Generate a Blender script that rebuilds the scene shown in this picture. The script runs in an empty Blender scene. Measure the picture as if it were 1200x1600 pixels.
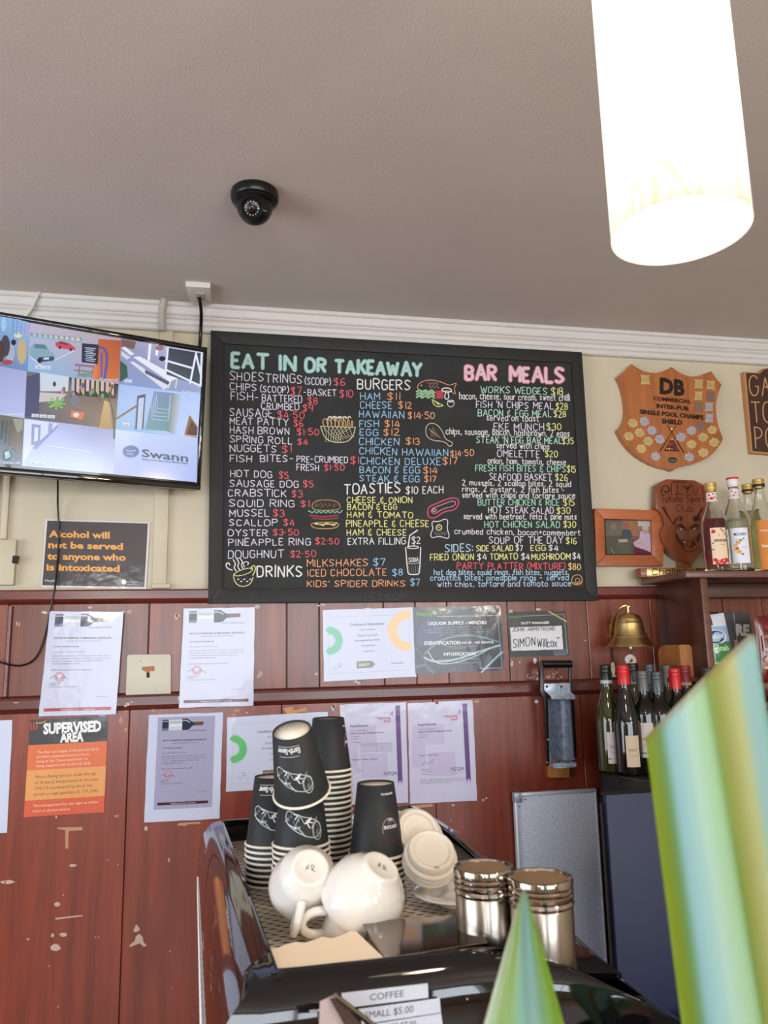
import bpy, bmesh, math, random
from math import sin, cos, pi, radians as R, sqrt, atan2, hypot
from mathutils import Vector as V, Matrix
random.seed(7)
sc = bpy.context.scene
col = sc.collection

# ------------------------------------------------------------------ camera
FPX, DIST, EYE = 1213.0, 2.35, 1.55           # focal length in pixels of a 1200x1600 frame
_p, _y, _r = R(10.056), R(11.464), R(-1.243)
FW = V((sin(_y)*cos(_p), cos(_y)*cos(_p), sin(_p)))
_rt = V((cos(_y), -sin(_y), 0)); _up = _rt.cross(FW)
RT = cos(_r)*_rt + sin(_r)*_up
UP = -sin(_r)*_rt + cos(_r)*_up
CP = V((0, -DIST, EYE))
cam = bpy.data.cameras.new('camera'); camo = bpy.data.objects.new('camera', cam); col.objects.link(camo)
cam.sensor_fit = 'VERTICAL'; cam.sensor_height = 36.0; cam.lens = FPX/1600*36
cam.clip_start = 0.05; cam.clip_end = 100
cam.dof.use_dof = True; cam.dof.focus_distance = 2.3; cam.dof.aperture_fstop = 8.0
camo.matrix_world = Matrix((( RT.x, UP.x, -FW.x, CP.x), (RT.y, UP.y, -FW.y, CP.y), (RT.z, UP.z, -FW.z, CP.z), (0,0,0,1)))
sc.camera = camo
# ------------------------------------------------------------------ world, lights, exposure
w = bpy.data.worlds.new('world'); sc.world = w; w.use_nodes = True
wn = w.node_tree.nodes; bg = wn['Background']
bg.inputs['Color'].default_value = (0.72, 0.86, 1.0, 1); bg.inputs['Strength'].default_value = 2.2
def area(name, loc, rot, sx, sy, power, color):
    l = bpy.data.lights.new(name, 'AREA'); l.shape = 'RECTANGLE'; l.size = sx; l.size_y = sy
    l.energy = power; l.color = color
    o = bpy.data.objects.new(name, l); col.objects.link(o); o.location = loc; o.rotation_euler = rot
    return o
# daylight through the front windows (behind the camera) and the window in the left wall
area('daylight_front', (0.6, -6.35, 1.75), (R(90), 0, 0), 4.4, 1.7, 166, (0.88, 0.94, 1.0))
area('daylight_left', (-3.35, -2.6, 1.35), (R(90), 0, R(-90)), 2.6, 1.7, 84, (0.84, 0.91, 1.0))
def lamp(name, loc, power, color, r=.07):
    l = bpy.data.lights.new(name, 'POINT'); l.energy = power; l.color = color; l.shadow_soft_size = r
    o = bpy.data.objects.new(name, l); col.objects.link(o); o.location = loc; return o
# the row of pendant lamps goes on behind the camera
lamp('pendant_light_behind', (1.5, -3.0, 1.95), 20, (1, .86, .68))
lamp('pendant_light_behind', (2.3, -4.4, 1.95), 20, (1, .86, .68))
lamp('pendant_light_behind', (-.9, -3.9, 1.95), 20, (1, .88, .72))
sc.view_settings.view_transform = 'Standard'; sc.view_settings.look = 'None'
sc.view_settings.gamma = 1; sc.view_settings.use_curve_mapping = False
sc.view_settings.exposure = 0.0

# ------------------------------------------------------------------ helpers: projection of the photo onto real planes
def ray(x, y): return RT*((x-600)/FPX) - UP*((y-800)/FPX) + FW
def PY(x, y, Y=0.0):
    d = ray(x, y); return CP + d*((Y-CP.y)/d.y)
def PZ(x, y, Z):
    d = ray(x, y); return CP + d*((Z-CP.z)/d.z)
def PD(x, y, D): return CP + ray(x, y)*D
def plane(Y): return lambda x, y, h=0.0: PY(x, y, Y-h)
def lin(c):
    c = c/255.0
    return c/12.92 if c <= 0.04045 else ((c+0.055)/1.055)**2.4
def C3(r, g, b): return (lin(r), lin(g), lin(b), 1.0)

# ------------------------------------------------------------------ materials
MATS = {}
def mat(name, rgb, rough=0.5, metal=0.0, coat=0.0, trans=0.0, ior=1.45, emit=None, estr=0.0, spec=0.5, noise=0.0, nscale=20, bump=0.0, bscale=60, coatr=0.05, sss=0.0, rvar=0.0):
    if name in MATS: return MATS[name]
    m = bpy.data.materials.new(name); m.use_nodes = True; nt = m.node_tree; b = nt.nodes['Principled BSDF']
    c = C3(*rgb); b.inputs['Base Color'].default_value = c
    b.inputs['Roughness'].default_value = rough; b.inputs['Metallic'].default_value = metal
    b.inputs['Coat Weight'].default_value = coat; b.inputs['Coat Roughness'].default_value = coatr
    b.inputs['Transmission Weight'].default_value = trans; b.inputs['IOR'].default_value = ior
    b.inputs['Specular IOR Level'].default_value = spec
    if emit: b.inputs['Emission Color'].default_value = C3(*emit); b.inputs['Emission Strength'].default_value = estr
    tc = nt.nodes.new('ShaderNodeTexCoord')
    if noise:
        n = nt.nodes.new('ShaderNodeTexNoise'); n.inputs['Scale'].default_value = nscale; n.inputs['Detail'].default_value = 5
        nt.links.new(tc.outputs['Object'], n.inputs['Vector'])
        r = nt.nodes.new('ShaderNodeValToRGB')
        r.color_ramp.elements[0].position = .3; r.color_ramp.elements[1].position = .7
        r.color_ramp.elements[0].color = tuple(max(0, x*(1-noise)) for x in c[:3])+(1,)
        r.color_ramp.elements[1].color = tuple(min(1, x*(1+noise)) for x in c[:3])+(1,)
        nt.links.new(n.outputs['Fac'], r.inputs['Fac']); nt.links.new(r.outputs['Color'], b.inputs['Base Color'])
        if rvar:
            mr = nt.nodes.new('ShaderNodeMapRange'); mr.inputs['To Min'].default_value = max(0, rough-rvar); mr.inputs['To Max'].default_value = rough+rvar
            nt.links.new(n.outputs['Fac'], mr.inputs['Value']); nt.links.new(mr.outputs['Result'], b.inputs['Roughness'])
    if bump:
        n2 = nt.nodes.new('ShaderNodeTexNoise'); n2.inputs['Scale'].default_value = bscale; n2.inputs['Detail'].default_value = 4
        nt.links.new(tc.outputs['Object'], n2.inputs['Vector'])
        bp = nt.nodes.new('ShaderNodeBump'); bp.inputs['Strength'].default_value = bump; bp.inputs['Distance'].default_value = 0.004
        nt.links.new(n2.outputs['Fac'], bp.inputs['Height']); nt.links.new(bp.outputs['Normal'], b.inputs['Normal'])
    MATS[name] = m; return m
def wood(name, dark, light, rough=0.35, coat=0.3, axis='Z', scale=1.0, spots=None, bump=0.15, coatr=.18):
    m = bpy.data.materials.new(name); m.use_nodes = True; nt = m.node_tree; b = nt.nodes['Principled BSDF']
    L = nt.links.new
    tc = nt.nodes.new('ShaderNodeTexCoord'); mp = nt.nodes.new('ShaderNodeMapping')
    s = {'Z': (14, 14, .9), 'X': (.9, 14, 14), 'Y': (14, .9, 14)}[axis]
    mp.inputs['Scale'].default_value = tuple(v*scale for v in s)
    oi = nt.nodes.new('ShaderNodeObjectInfo'); add = nt.nodes.new('ShaderNodeVectorMath'); add.operation = 'ADD'
    mul = nt.nodes.new('ShaderNodeMath'); mul.operation = 'MULTIPLY'; mul.inputs[1].default_value = 37.0
    L(oi.outputs['Random'], mul.inputs[0]); L(tc.outputs['Object'], mp.inputs['Vector']); L(mp.outputs['Vector'], add.inputs[0]); L(mul.outputs[0], add.inputs[1])
    n = nt.nodes.new('ShaderNodeTexNoise'); n.inputs['Scale'].default_value = 2.2; n.inputs['Detail'].default_value = 8; n.inputs['Roughness'].default_value = .62; n.inputs['Distortion'].default_value = .7
    L(add.outputs[0], n.inputs['Vector'])
    r = nt.nodes.new('ShaderNodeValToRGB'); r.color_ramp.elements[0].position = .28; r.color_ramp.elements[1].position = .74
    r.color_ramp.elements[0].color = C3(*dark); r.color_ramp.elements[1].color = C3(*light)
    L(n.outputs['Fac'], r.inputs['Fac'])
    hs = nt.nodes.new('ShaderNodeHueSaturation'); mr = nt.nodes.new('ShaderNodeMapRange'); mr.inputs['To Min'].default_value = .8; mr.inputs['To Max'].default_value = 1.2
    L(oi.outputs['Random'], mr.inputs['Value']); L(mr.outputs['Result'], hs.inputs['Value']); L(r.outputs['Color'], hs.inputs['Color'])
    out = hs.outputs['Color']
    if spots:
        n3 = nt.nodes.new('ShaderNodeTexNoise'); n3.inputs['Scale'].default_value = 26; n3.inputs['Detail'].default_value = 6
        L(tc.outputs['Object'], n3.inputs['Vector'])
        r3 = nt.nodes.new('ShaderNodeValToRGB'); r3.color_ramp.elements[0].position = .70; r3.color_ramp.elements[1].position = .73
        L(n3.outputs['Fac'], r3.inputs['Fac'])
        mx = nt.nodes.new('ShaderNodeMixRGB'); mx.inputs['Color2'].default_value = C3(*spots); L(r3.outputs['Color'], mx.inputs['Fac']); L(out, mx.inputs['Color1']); out = mx.outputs['Color']
    L(out, b.inputs['Base Color'])
    b.inputs['Roughness'].default_value = rough; b.inputs['Coat Weight'].default_value = coat; b.inputs['Coat Roughness'].default_value = coatr
    bp = nt.nodes.new('ShaderNodeBump'); bp.inputs['Strength'].default_value = bump; bp.inputs['Distance'].default_value = .002
    L(n.outputs['Fac'], bp.inputs['Height']); L(bp.outputs['Normal'], b.inputs['Normal'])
    return m
def print_mat(name, rough=.5, coat=0., chalk=0., emit=0., spec=.5, coatr=.08, wob=0.):
    m = bpy.data.materials.new(name); m.use_nodes = True; nt = m.node_tree; b = nt.nodes['Principled BSDF']; L = nt.links.new
    a = nt.nodes.new('ShaderNodeAttribute'); a.attribute_name = 'Col'; out = a.outputs['Color']
    if chalk:
        tc = nt.nodes.new('ShaderNodeTexCoord'); n = nt.nodes.new('ShaderNodeTexNoise'); n.inputs['Scale'].default_value = 650; n.inputs['Detail'].default_value = 3
        L(tc.outputs['Object'], n.inputs['Vector'])
        r = nt.nodes.new('ShaderNodeValToRGB'); r.color_ramp.elements[0].position = .36; r.color_ramp.elements[1].position = .58
        r.color_ramp.elements[0].color = (1-chalk,)*3+(1,); r.color_ramp.elements[1].color = (1, 1, 1, 1)
        L(n.outputs['Fac'], r.inputs['Fac'])
        mx = nt.nodes.new('ShaderNodeMixRGB'); mx.blend_type = 'MULTIPLY'; mx.inputs['Fac'].default_value = 1
        L(out, mx.inputs['Color1']); L(r.outputs['Color'], mx.inputs['Color2']); out = mx.outputs['Color']
    if emit:
        b.inputs['Base Color'].default_value = (.01, .01, .012, 1)
        L(out, b.inputs['Emission Color']); b.inputs['Emission Strength'].default_value = emit
    else: L(out, b.inputs['Base Color'])
    if wob:
        tc = nt.nodes.new('ShaderNodeTexCoord'); n = nt.nodes.new('ShaderNodeTexNoise'); n.inputs['Scale'].default_value = 22; n.inputs['Detail'].default_value = 2
        L(tc.outputs['Object'], n.inputs['Vector'])
        bp = nt.nodes.new('ShaderNodeBump'); bp.inputs['Strength'].default_value = wob; bp.inputs['Distance'].default_value = .004
        L(n.outputs['Fac'], bp.inputs['Height']); L(bp.outputs['Normal'], b.inputs['Normal']); L(bp.outputs['Normal'], b.inputs['Coat Normal'])
    b.inputs['Roughness'].default_value = rough; b.inputs['Coat Weight'].default_value = coat; b.inputs['Coat Roughness'].default_value = coatr
    b.inputs['Specular IOR Level'].default_value = spec
    return m
PAPER = print_mat('paper_print', .75, 0., spec=.2)
LAM = print_mat('laminated_print', .42, .55, coatr=.1, wob=.22)
MATTE = print_mat('matte_print', .7, spec=.2)
CHALK = print_mat('chalk_marks', .9, chalk=.35, spec=.05)
SCREEN = print_mat('screen_glow', .12, emit=1.0, spec=.5)
M_CEIL = mat('ceiling_paint', (206, 198, 192), .85, noise=.03, nscale=3, bump=.12, bscale=200)
M_CREAM = mat('cream_paint', (205, 195, 171), .55, noise=.05, nscale=6, bump=.12, bscale=30)
M_TRIM = mat('white_trim_paint', (214, 210, 206), .45, noise=.03, nscale=12, bump=.12, bscale=25)
M_TRIMD = mat('trim_patch_paint', (182, 176, 166), .6, noise=.1, nscale=30)
M_WOOD = wood('stained_red_wood', (86, 36, 23), (146, 72, 48), .38, .45, 'Z', 1.0, None, .2, .22)
M_WOODL = wood('stained_red_panel', (102, 39, 24), (150, 64, 40), .36, .5, 'Z', .8, None, .12, .2)
M_WOODX = wood('stained_red_rail', (72, 26, 19), (112, 48, 38), .36, .45, 'X', 1.0, None, .2, .2)
M_DWOOD = wood('dark_shelf_wood', (52, 22, 14), (82, 38, 26), .42, .25, 'Z', 1.0)
M_DWOODX = wood('dark_shelf_wood_cross', (78, 46, 36), (112, 72, 58), .4, .25, 'X', 1.0)
M_SHIELD = wood('rimu_shield_wood', (150, 84, 40), (188, 116, 64), .4, .35, 'Z', 1.3)
M_SHIELD2 = wood('carved_shield_wood', (112, 52, 24), (160, 84, 46), .4, .35, 'Z', 1.5)
M_FRAME = wood('photo_frame_wood', (160, 82, 42), (196, 112, 62), .5, .15, 'X', 1.4)
M_LWOOD = wood('pale_block_wood', (160, 96, 44), (192, 128, 70), .5, .2, 'Z', 1.5)
M_BLACKW = mat('blackboard_frame_paint', (36, 36, 36), .6, noise=.15, nscale=40, bump=.1)
M_BOARD = mat('blackboard_face', (50, 51, 52), .7, noise=.22, nscale=9, spec=.3)
M_GLOSS = mat('gloss_black', (9, 9, 11), .06, coat=.6, coatr=.02)
M_BPLAS = mat('black_plastic', (14, 14, 15), .3)
M_BMAT = mat('black_matte', (20, 20, 20), .6)
M_STEEL = mat('brushed_steel', (160, 150, 140), .24, 1.0, noise=.05, nscale=30, rvar=.06)
M_MIRROR = mat('polished_steel', (176, 166, 156), .10, 1.0)
M_STEELR = mat('worn_steel', (168, 178, 196), .42, .4, noise=.35, nscale=70, rvar=.12)
M_BRASS = mat('brass', (214, 186, 128), .32, 1.0, noise=.15, nscale=25)
M_IVORY = mat('ivory_plastic', (206, 202, 184), .4)
M_WHITEP = mat('white_plastic', (218, 214, 206), .4)
M_CERAM = mat('white_glaze', (232, 228, 222), .12, coat=.5)
M_CUPB = mat('black_paper_cup', (42, 45, 47), .55, spec=.35)
M_CUPR = mat('cream_cup_rim', (240, 232, 218), .5)
M_NAVY = mat('navy_panel', (22, 32, 66), .5, noise=.06, nscale=300)
M_LID = mat('white_lid_plastic', (226, 218, 206), .4, trans=.0)
M_NAPKIN = mat('cream_napkin', (255, 238, 214), .9, spec=.1)
M_FLOOR = wood('floor_boards', (110, 72, 44), (142, 98, 64), .45, .3, 'Y', .6)

# ------------------------------------------------------------------ helpers: objects
def link(name, me, m, parent=None, smooth=True, ang=32):
    if smooth:
        bm = bmesh.new(); bm.from_mesh(me)
        lim = R(ang)
        for f in bm.faces: f.smooth = True
        for e in bm.edges:
            if len(e.link_faces) != 2 or e.calc_face_angle(0) > lim: e.smooth = False
        bm.to_mesh(me); bm.free()
    if isinstance(m, (list, tuple)):
        for x in m: me.materials.append(x)
    elif m: me.materials.append(m)
    o = bpy.data.objects.new(name, me); col.objects.link(o)
    if parent is not None: o.parent = parent
    return o
def obj(name, bm, m, parent=None, smooth=True, ang=32, rec=True):
    if rec: bmesh.ops.recalc_face_normals(bm, faces=bm.faces)
    me = bpy.data.meshes.new(name); bm.to_mesh(me); bm.free()
    return link(name, me, m, parent, smooth, ang)
def thing(name, label, cat, loc=(0, 0, 0), group=None):
    o = bpy.data.objects.new(name, None); col.objects.link(o); o.location = loc
    o.empty_display_size = .05
    o['label'] = label; o['category'] = cat
    if group: o['group'] = group
    return o
def tag(o, label, cat, group=None):
    o['label'] = label; o['category'] = cat
    if group: o['group'] = group
    return o
def rebase(t, loc=None):
    """move a thing's origin to its base while its parts stay where they are"""
    t.location = loc
    for c in t.children:
        c.location = V(c.location) - V(loc)
    return t
def box_bm(bm, x0, x1, y0, y1, z0, z1, bev=0.0, seg=2, M=None):
    vs = [bm.verts.new((x, y, z)) for x in (x0, x1) for y in (y0, y1) for z in (z0, z1)]
    fs = [bm.faces.new([vs[i] for i in q]) for q in ((0,1,3,2),(4,6,7,5),(0,4,5,1),(2,3,7,6),(0,2,6,4),(1,5,7,3))]
    if M is not None:
        for v in vs: v.co = M @ v.co
    if bev:
        es = list({e for f in fs for e in f.edges})
        bmesh.ops.bevel(bm, geom=es, offset=bev, segments=seg, profile=.5, affect='EDGES')
    return bm
def bx(x0, x1, y0, y1, z0, z1, bev=0.0, seg=2, M=None): return box_bm(bmesh.new(), x0, x1, y0, y1, z0, z1, bev, seg, M)
def loft(bm, rings, closed=True, cap0=True, cap1=True):
    R_ = [[bm.verts.new(p) for p in r] for r in rings]; n = len(rings[0])
    for a, b in zip(R_, R_[1:]):
        for i in range(n if closed else n-1):
            j = (i+1) % n; bm.faces.new((a[i], a[j], b[j], b[i]))
    if closed and cap0: bm.faces.new(list(reversed(R_[0])))
    if closed and cap1: bm.faces.new(R_[-1])
    return bm
def lathe(prof, seg=32, M=None, a0=0.0, a1=2*pi):
    """profile of (radius, z)"""
    bm = bmesh.new(); full = abs(a1-a0-2*pi) < 1e-6; n = seg if full else seg+1; prev = None
    for (r, z) in prof:
        if r < 1e-6: cur = [bm.verts.new((0, 0, z))]
        else: cur = [bm.verts.new((r*cos(a0+(a1-a0)*i/seg), r*sin(a0+(a1-a0)*i/seg), z)) for i in range(n)]
        if prev is not None:
            m_ = n if full else n-1
            for i in range(m_):
                j = (i+1) % n
                if len(prev) == 1 and len(cur) > 1: bm.faces.new((prev[0], cur[i], cur[j]))
                elif len(cur) == 1 and len(prev) > 1: bm.faces.new((prev[i], cur[0], prev[j]))
                elif len(cur) > 1: bm.faces.new((prev[i], cur[i], cur[j], prev[j]))
        prev = cur
    if M is not None: bm.transform(M)
    return bm
def tube(pts, r, seg=10, cap=True, bm=None, smooth=3, M=None, close=False):
    pts = [V(p) for p in pts]
    if smooth and len(pts) > 2:
        for _ in range(smooth if smooth < 4 else 3): pts = chaikin(pts, close)
    bm = bm or bmesh.new(); rings = []; n = len(pts); up = V((0, 0, 1)); prevn = None
    for i, p in enumerate(pts):
        t = (pts[(i+1) % n]-pts[i-1]) if close else (pts[min(i+1, n-1)]-pts[max(i-1, 0)])
        t.normalize()
        if prevn is None:
            a = t.cross(up)
            if a.length < .1: a = t.cross(V((1, 0, 0)))
        else: a = prevn - t*prevn.dot(t)
        a.normalize(); prevn = a; b = t.cross(a)
        rr = r(i/(n-1)) if callable(r) else r
        rings.append([p + a*(cos(2*pi*k/seg)*rr) + b*(sin(2*pi*k/seg)*rr) for k in range(seg)])
    if close: rings.append(rings[0])
    loft(bm, rings, True, cap and not close, cap and not close)
    if M is not None: bm.transform(M)
    return bm
def chaikin(p, closed=False):
    o = []; n = len(p)
    if not closed: o.append(p[0])
    for i in range(n if closed else n-1):
        a, b = p[i], p[(i+1) % n]
        o.append(a*.75+b*.25); o.append(a*.25+b*.75)
    if not closed: o.append(p[-1])
    return o
def prism(front, back, bev=0.0):
    """solid between two matching outlines of 3D points"""
    bm = bmesh.new(); a = [bm.verts.new(p) for p in front]; b = [bm.verts.new(p) for p in back]; n = len(a)
    f = bm.faces.new(a); bm.faces.new(list(reversed(b)))
    for i in range(n): bm.faces.new((a[i], b[i], b[(i+1) % n], a[(i+1) % n]))
    if bev:
        bmesh.ops.bevel(bm, geom=list(f.edges), offset=bev, segments=2, profile=.5, affect='EDGES')
    return bm
def px_prism(pts, Yf, Yb, bev=0.0):
    fr = [PY(x, y, Yf) for x, y in pts]
    return prism(fr, [V((p.x, Yb, p.z)) for p in fr], bev)
def axisM(base, axis, roll=0.0):
    z = V(axis).normalized(); x = V((1, 0, 0)) - z*z.x
    if x.length < .1: x = V((0, 1, 0)) - z*z.y
    x.normalize(); y = z.cross(x)
    M = Matrix(((x.x, y.x, z.x, base[0]), (x.y, y.y, z.y, base[1]), (x.z, y.z, z.z, base[2]), (0, 0, 0, 1)))
    return M @ Matrix.Rotation(roll, 4, 'Z')

# ------------------------------------------------------------------ flat print: coloured shapes and lettering on a surface
_tc = {}
def glyph_mesh(s, bold=0.0):
    k = (s, bold)
    if k in _tc: return _tc[k]
    cu = bpy.data.curves.new('t', 'FONT'); cu.body = s; cu.size = 1; cu.resolution_u = 2; cu.offset = bold; cu.dimensions = '2D'
    o = bpy.data.objects.new('t', cu); me = o.to_mesh()
    vs = [(v.co.x, v.co.y) for v in me.vertices]; fs = [tuple(p.vertices) for p in me.polygons]
    o.to_mesh_clear(); bpy.data.objects.remove(o); bpy.data.curves.remove(cu)
    _tc[k] = (vs, fs); return _tc[k]
FONT = dict(A=(6,'003860 1353'),B=(5,'0008 s083857553404 s044453514000'),C=(5,'s5738180602103051'),D=(5,'0008 s083857513000'),E=(4,'48080040 0434'),F=(4,'480800 0434'),
G=(5,'s5738180602103051 515434'),H=(5,'0008 5058 0454'),I=(0,'0008'),J=(4,'s4841200102'),K=(5,'0008 5803 1550'),L=(4,'080040'),M=(6,'0008336860'),N=(5,'00085058'),
O=(6,'o1848666240100206'),P=(5,'0008 s083857553404'),Q=(6,'o1848666240100206 4260'),R=(5,'0008 s083857553404 2450'),S=(5,'s57381806154352412001'),T=(6,'0868 3830'),
U=(5,'s080210405258'),V=(6,'083068'),W=(8,'0820466088'),X=(5,'0850 0058'),Y=(6,'083468 3430'),Z=(5,'08580050'),
a=(4,'o1535444130100104 4540'),b=(4,'0800 o1535444130100104'),c=(4,'s4435150401103041'),d=(4,'o1535444130100104 4840'),e=(4,'0343 s44351504011030 3041'),
f=(3,'s37281710 0535'),g=(4,'o1535444130100104 s454a3b1b0a'),h=(4,'0800 s0415354440'),i=(0,'0500 0706'),j=(1,'s151a0b 1716'),k=(4,'0800 3502 1330'),l=(0,'0800'),
m=(6,'0500 s0415253430 s3445556460'),n=(4,'0500 s0415354440'),o=(4,'o1535444130100104'),p=(4,'050c o1535444130100104'),q=(4,'454c o1535444130100104'),r=(3,'0500 s03153534'),
s=(3,'s342515041322312001'),t=(3,'s17112030 0535'),u=(4,'s0501103041 4540'),v=(4,'052045'),w=(6,'0520344065'),x=(4,'0540 0045'),y=(4,'0521 451c'),z=(4,'05450040'))
FONT.update({'0':(5,'o1838565230100206'),'1':(1,'1018'),'2':(5,'s0718384745 450050'),'3':(5,'s07183847453424 s24345341301001'),'4':(5,'380252 4640'),'5':(5,'480805 s0535445241301001'),
'6':(5,'s48280602104052441403'),'7':(5,'085820'),'8':(5,'o1838474514050618 o1434534130100103'),'9':(5,'s5414051838485740'),'$':(5,'s57381806154352412001 393a'),
'&':(5,'s4737170624 s34140201304142 3938 303a'),'-':(4,'0434'),"'":(0,'0806'),':':(0,'0605 0201'),'.':(0,'0001'),',':(1,'110a'),'(':(2,'s29060220'),')':(2,'s09262200'),'+':(4,'0444 2622'),
'*':(1,'0405'),'!':(0,'0803 0100')})
_dg = {c: i for i, c in enumerate('0123456789')}; _dg.update(a=-1, b=-2, c=-3)
def strokes(ch):
    w_, s = FONT[ch]; out = []
    for st in s.split():
        md = st[0] if st[0] in 'so' else ''
        q = st[1:] if md else st
        pts = [V((_dg[q[i]], _dg[q[i+1]])) for i in range(0, len(q)-1, 2)]
        if not md:
            out += [[a, b] for a, b in zip(pts, pts[1:])]; continue
        if md:
            for _ in range(2): pts = chaikin(pts, md == 'o')
            if md == 'o': pts.append(pts[0].copy())
        out.append(pts)
    return w_, out
class Print:
    def __init__(s, M): s.M = M; s.v = []; s.f = []; s.c = []; s.h = 0.0003; s.dh = 0.00006
    def lay(s, n=1): s.h += s.dh*n
    def poly(s, pts, c, lay=True):
        if lay: s.lay()
        b = len(s.v); s.v += [s.M(x, y, s.h) for x, y in pts]; s.f.append(tuple(range(b, b+len(pts)))); s.c.append([c]*len(pts))
    def grad(s, pts, cs):
        s.lay(); b = len(s.v); s.v += [s.M(x, y, s.h) for x, y in pts]; s.f.append(tuple(range(b, b+len(pts)))); s.c.append(list(cs))
    def disc(s, x, y, rx, ry, c, n=20, rot=0):
        s.poly([(x+rx*cos(a)*cos(rot)-ry*sin(a)*sin(rot), y+rx*cos(a)*sin(rot)+ry*sin(a)*cos(rot)) for a in (2*pi*i/n for i in range(n))], c)
    def line(s, pts, wd, c, smooth=0, closed=False, lay=True):
        pts = [V(p) for p in pts]
        for _ in range(smooth): pts = chaikin(pts, closed)
        if closed: pts.append(pts[0].copy())
        if lay: s.lay()
        h = wd/2; L, Rr = [], []; n = len(pts)
        for i, p in enumerate(pts):
            if closed: t = pts[(i+1) % (n-1)]-pts[(i-1) % (n-1)]
            else: t = pts[min(i+1, n-1)]-pts[max(i-1, 0)]
            if t.length < 1e-6: t = V((1, 0))
            t.normalize(); nn = V((-t.y, t.x)); L.append(p+nn*h); Rr.append(p-nn*h)
        b = len(s.v)
        if not closed:
            t = (pts[0]-pts[1]).normalized(); c0 = pts[0]+t*h*.8; t = (pts[-1]-pts[-2]).normalized(); c1 = pts[-1]+t*h*.8
            s.v += [s.M(c0.x, c0.y, s.h), s.M(c1.x, c1.y, s.h)]
        b2 = len(s.v)
        for a_, b_ in zip(L, Rr): s.v += [s.M(a_.x, a_.y, s.h), s.M(b_.x, b_.y, s.h)]
        for i in range(n-1): s.f.append((b2+2*i, b2+2*i+1, b2+2*i+3, b2+2*i+2)); s.c.append([c]*4)
        if not closed:
            s.f.append((b, b2+1, b2)); s.c.append([c]*3); e = b2+2*(n-1); s.f.append((b+1, e, e+1)); s.c.append([c]*3)
    def arc(s, x, y, rx, ry, a0, a1, wd, c, n=20):
        s.line([(x+rx*cos(R(a0+(a1-a0)*i/n)), y+ry*sin(R(a0+(a1-a0)*i/n))) for i in range(n+1)], wd, c)
    def text(s, t, x0, y0, x1, y1, hh, c, bold=0.0, lay=True, flip=False):
        """printed lettering: baseline (x0,y0)-(x1,y1), cap height hh, in surface units"""
        vs, fs = glyph_mesh(t, bold)
        if not vs: return
        xs = [p[0] for p in vs]; a, b_ = min(xs), max(xs); k = 1/max(b_-a, 1e-6); cap = .73
        b = len(s.v); H = s.h+s.dh
        dx, dy = x1-x0, y1-y0
        L = hypot(dx, dy) or 1; nx, ny = dy/L*.0, -1.0
        sg = -1 if flip else 1
        for (u, v_) in vs:
            q = (u-a)*k; s.v.append(s.M(x0+dx*q+nx*hh*v_/cap*sg, y0+dy*q+ny*hh*v_/cap*sg, H))
        for f in fs: s.f.append(tuple(i+b for i in f)); s.c.append([c]*len(f))
    def hand(s, t, x0, y0, x1, y1, hh, wd, c, jit=1.0, outline=None, taper=1.0, rnd=random):
        """hand lettering drawn stroke by stroke"""
        xs = 0.0; lay = []
        for ch in t:
            if ch == ' ': xs += 4.2; continue
            w_, st = strokes(ch); lay.append((xs, st)); xs += w_ + 2.3
        tot = max(xs-2.3, 1); dx, dy = x1-x0, y1-y0
        passes = [(wd, c)] if outline is None else [(wd*outline[0], outline[1]), (wd, c)]
        seeds = [(rnd.uniform(-.35, .35)*jit, rnd.uniform(-.35, .35)*jit, rnd.uniform(.93, 1.07), rnd.uniform(-.04, .04)*jit) for _ in lay]
        h_keep = s.h; s.h += s.dh
        for pw, pc in passes:
            s.h += s.dh
            for (gx, st), (jx, jy, js, jr) in zip(lay, seeds):
                for q in st:
                    pp = []
                    for p in q:
                        X = gx + p.x*js + jx*.5 - p.y*jr; Yy = p.y*js + jy + p.x*jr
                        f = X/tot; ht = hh*(1+(taper-1)*f)
                        pp.append((x0+dx*f, y0+dy*f - Yy/8*ht))
                    s.h += .000002
                    s.line(pp, pw, pc, lay=False)
        s.h = h_keep
    def build(s, name, m, parent=None):
        me = bpy.data.meshes.new(name); me.from_pydata([tuple(p) for p in s.v], [], s.f)
        ca = me.color_attributes.new('Col', 'FLOAT_COLOR', 'CORNER'); fl = []
        for cc in s.c:
            for c in cc: fl += list(c[:4]) if len(c) > 3 else list(c)+[1.0]
        ca.data.foreach_set('color', fl)
        me.materials.append(m); me.update()
        o = bpy.data.objects.new(name, me); col.objects.link(o)
        if parent is not None: o.parent = parent
        return o
def bil(q, u, v):
    a = V(q[0])*(1-u)+V(q[1])*u; b = V(q[3])*(1-u)+V(q[2])*u; p = a*(1-v)+b*v; return (p.x, p.y)
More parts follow.
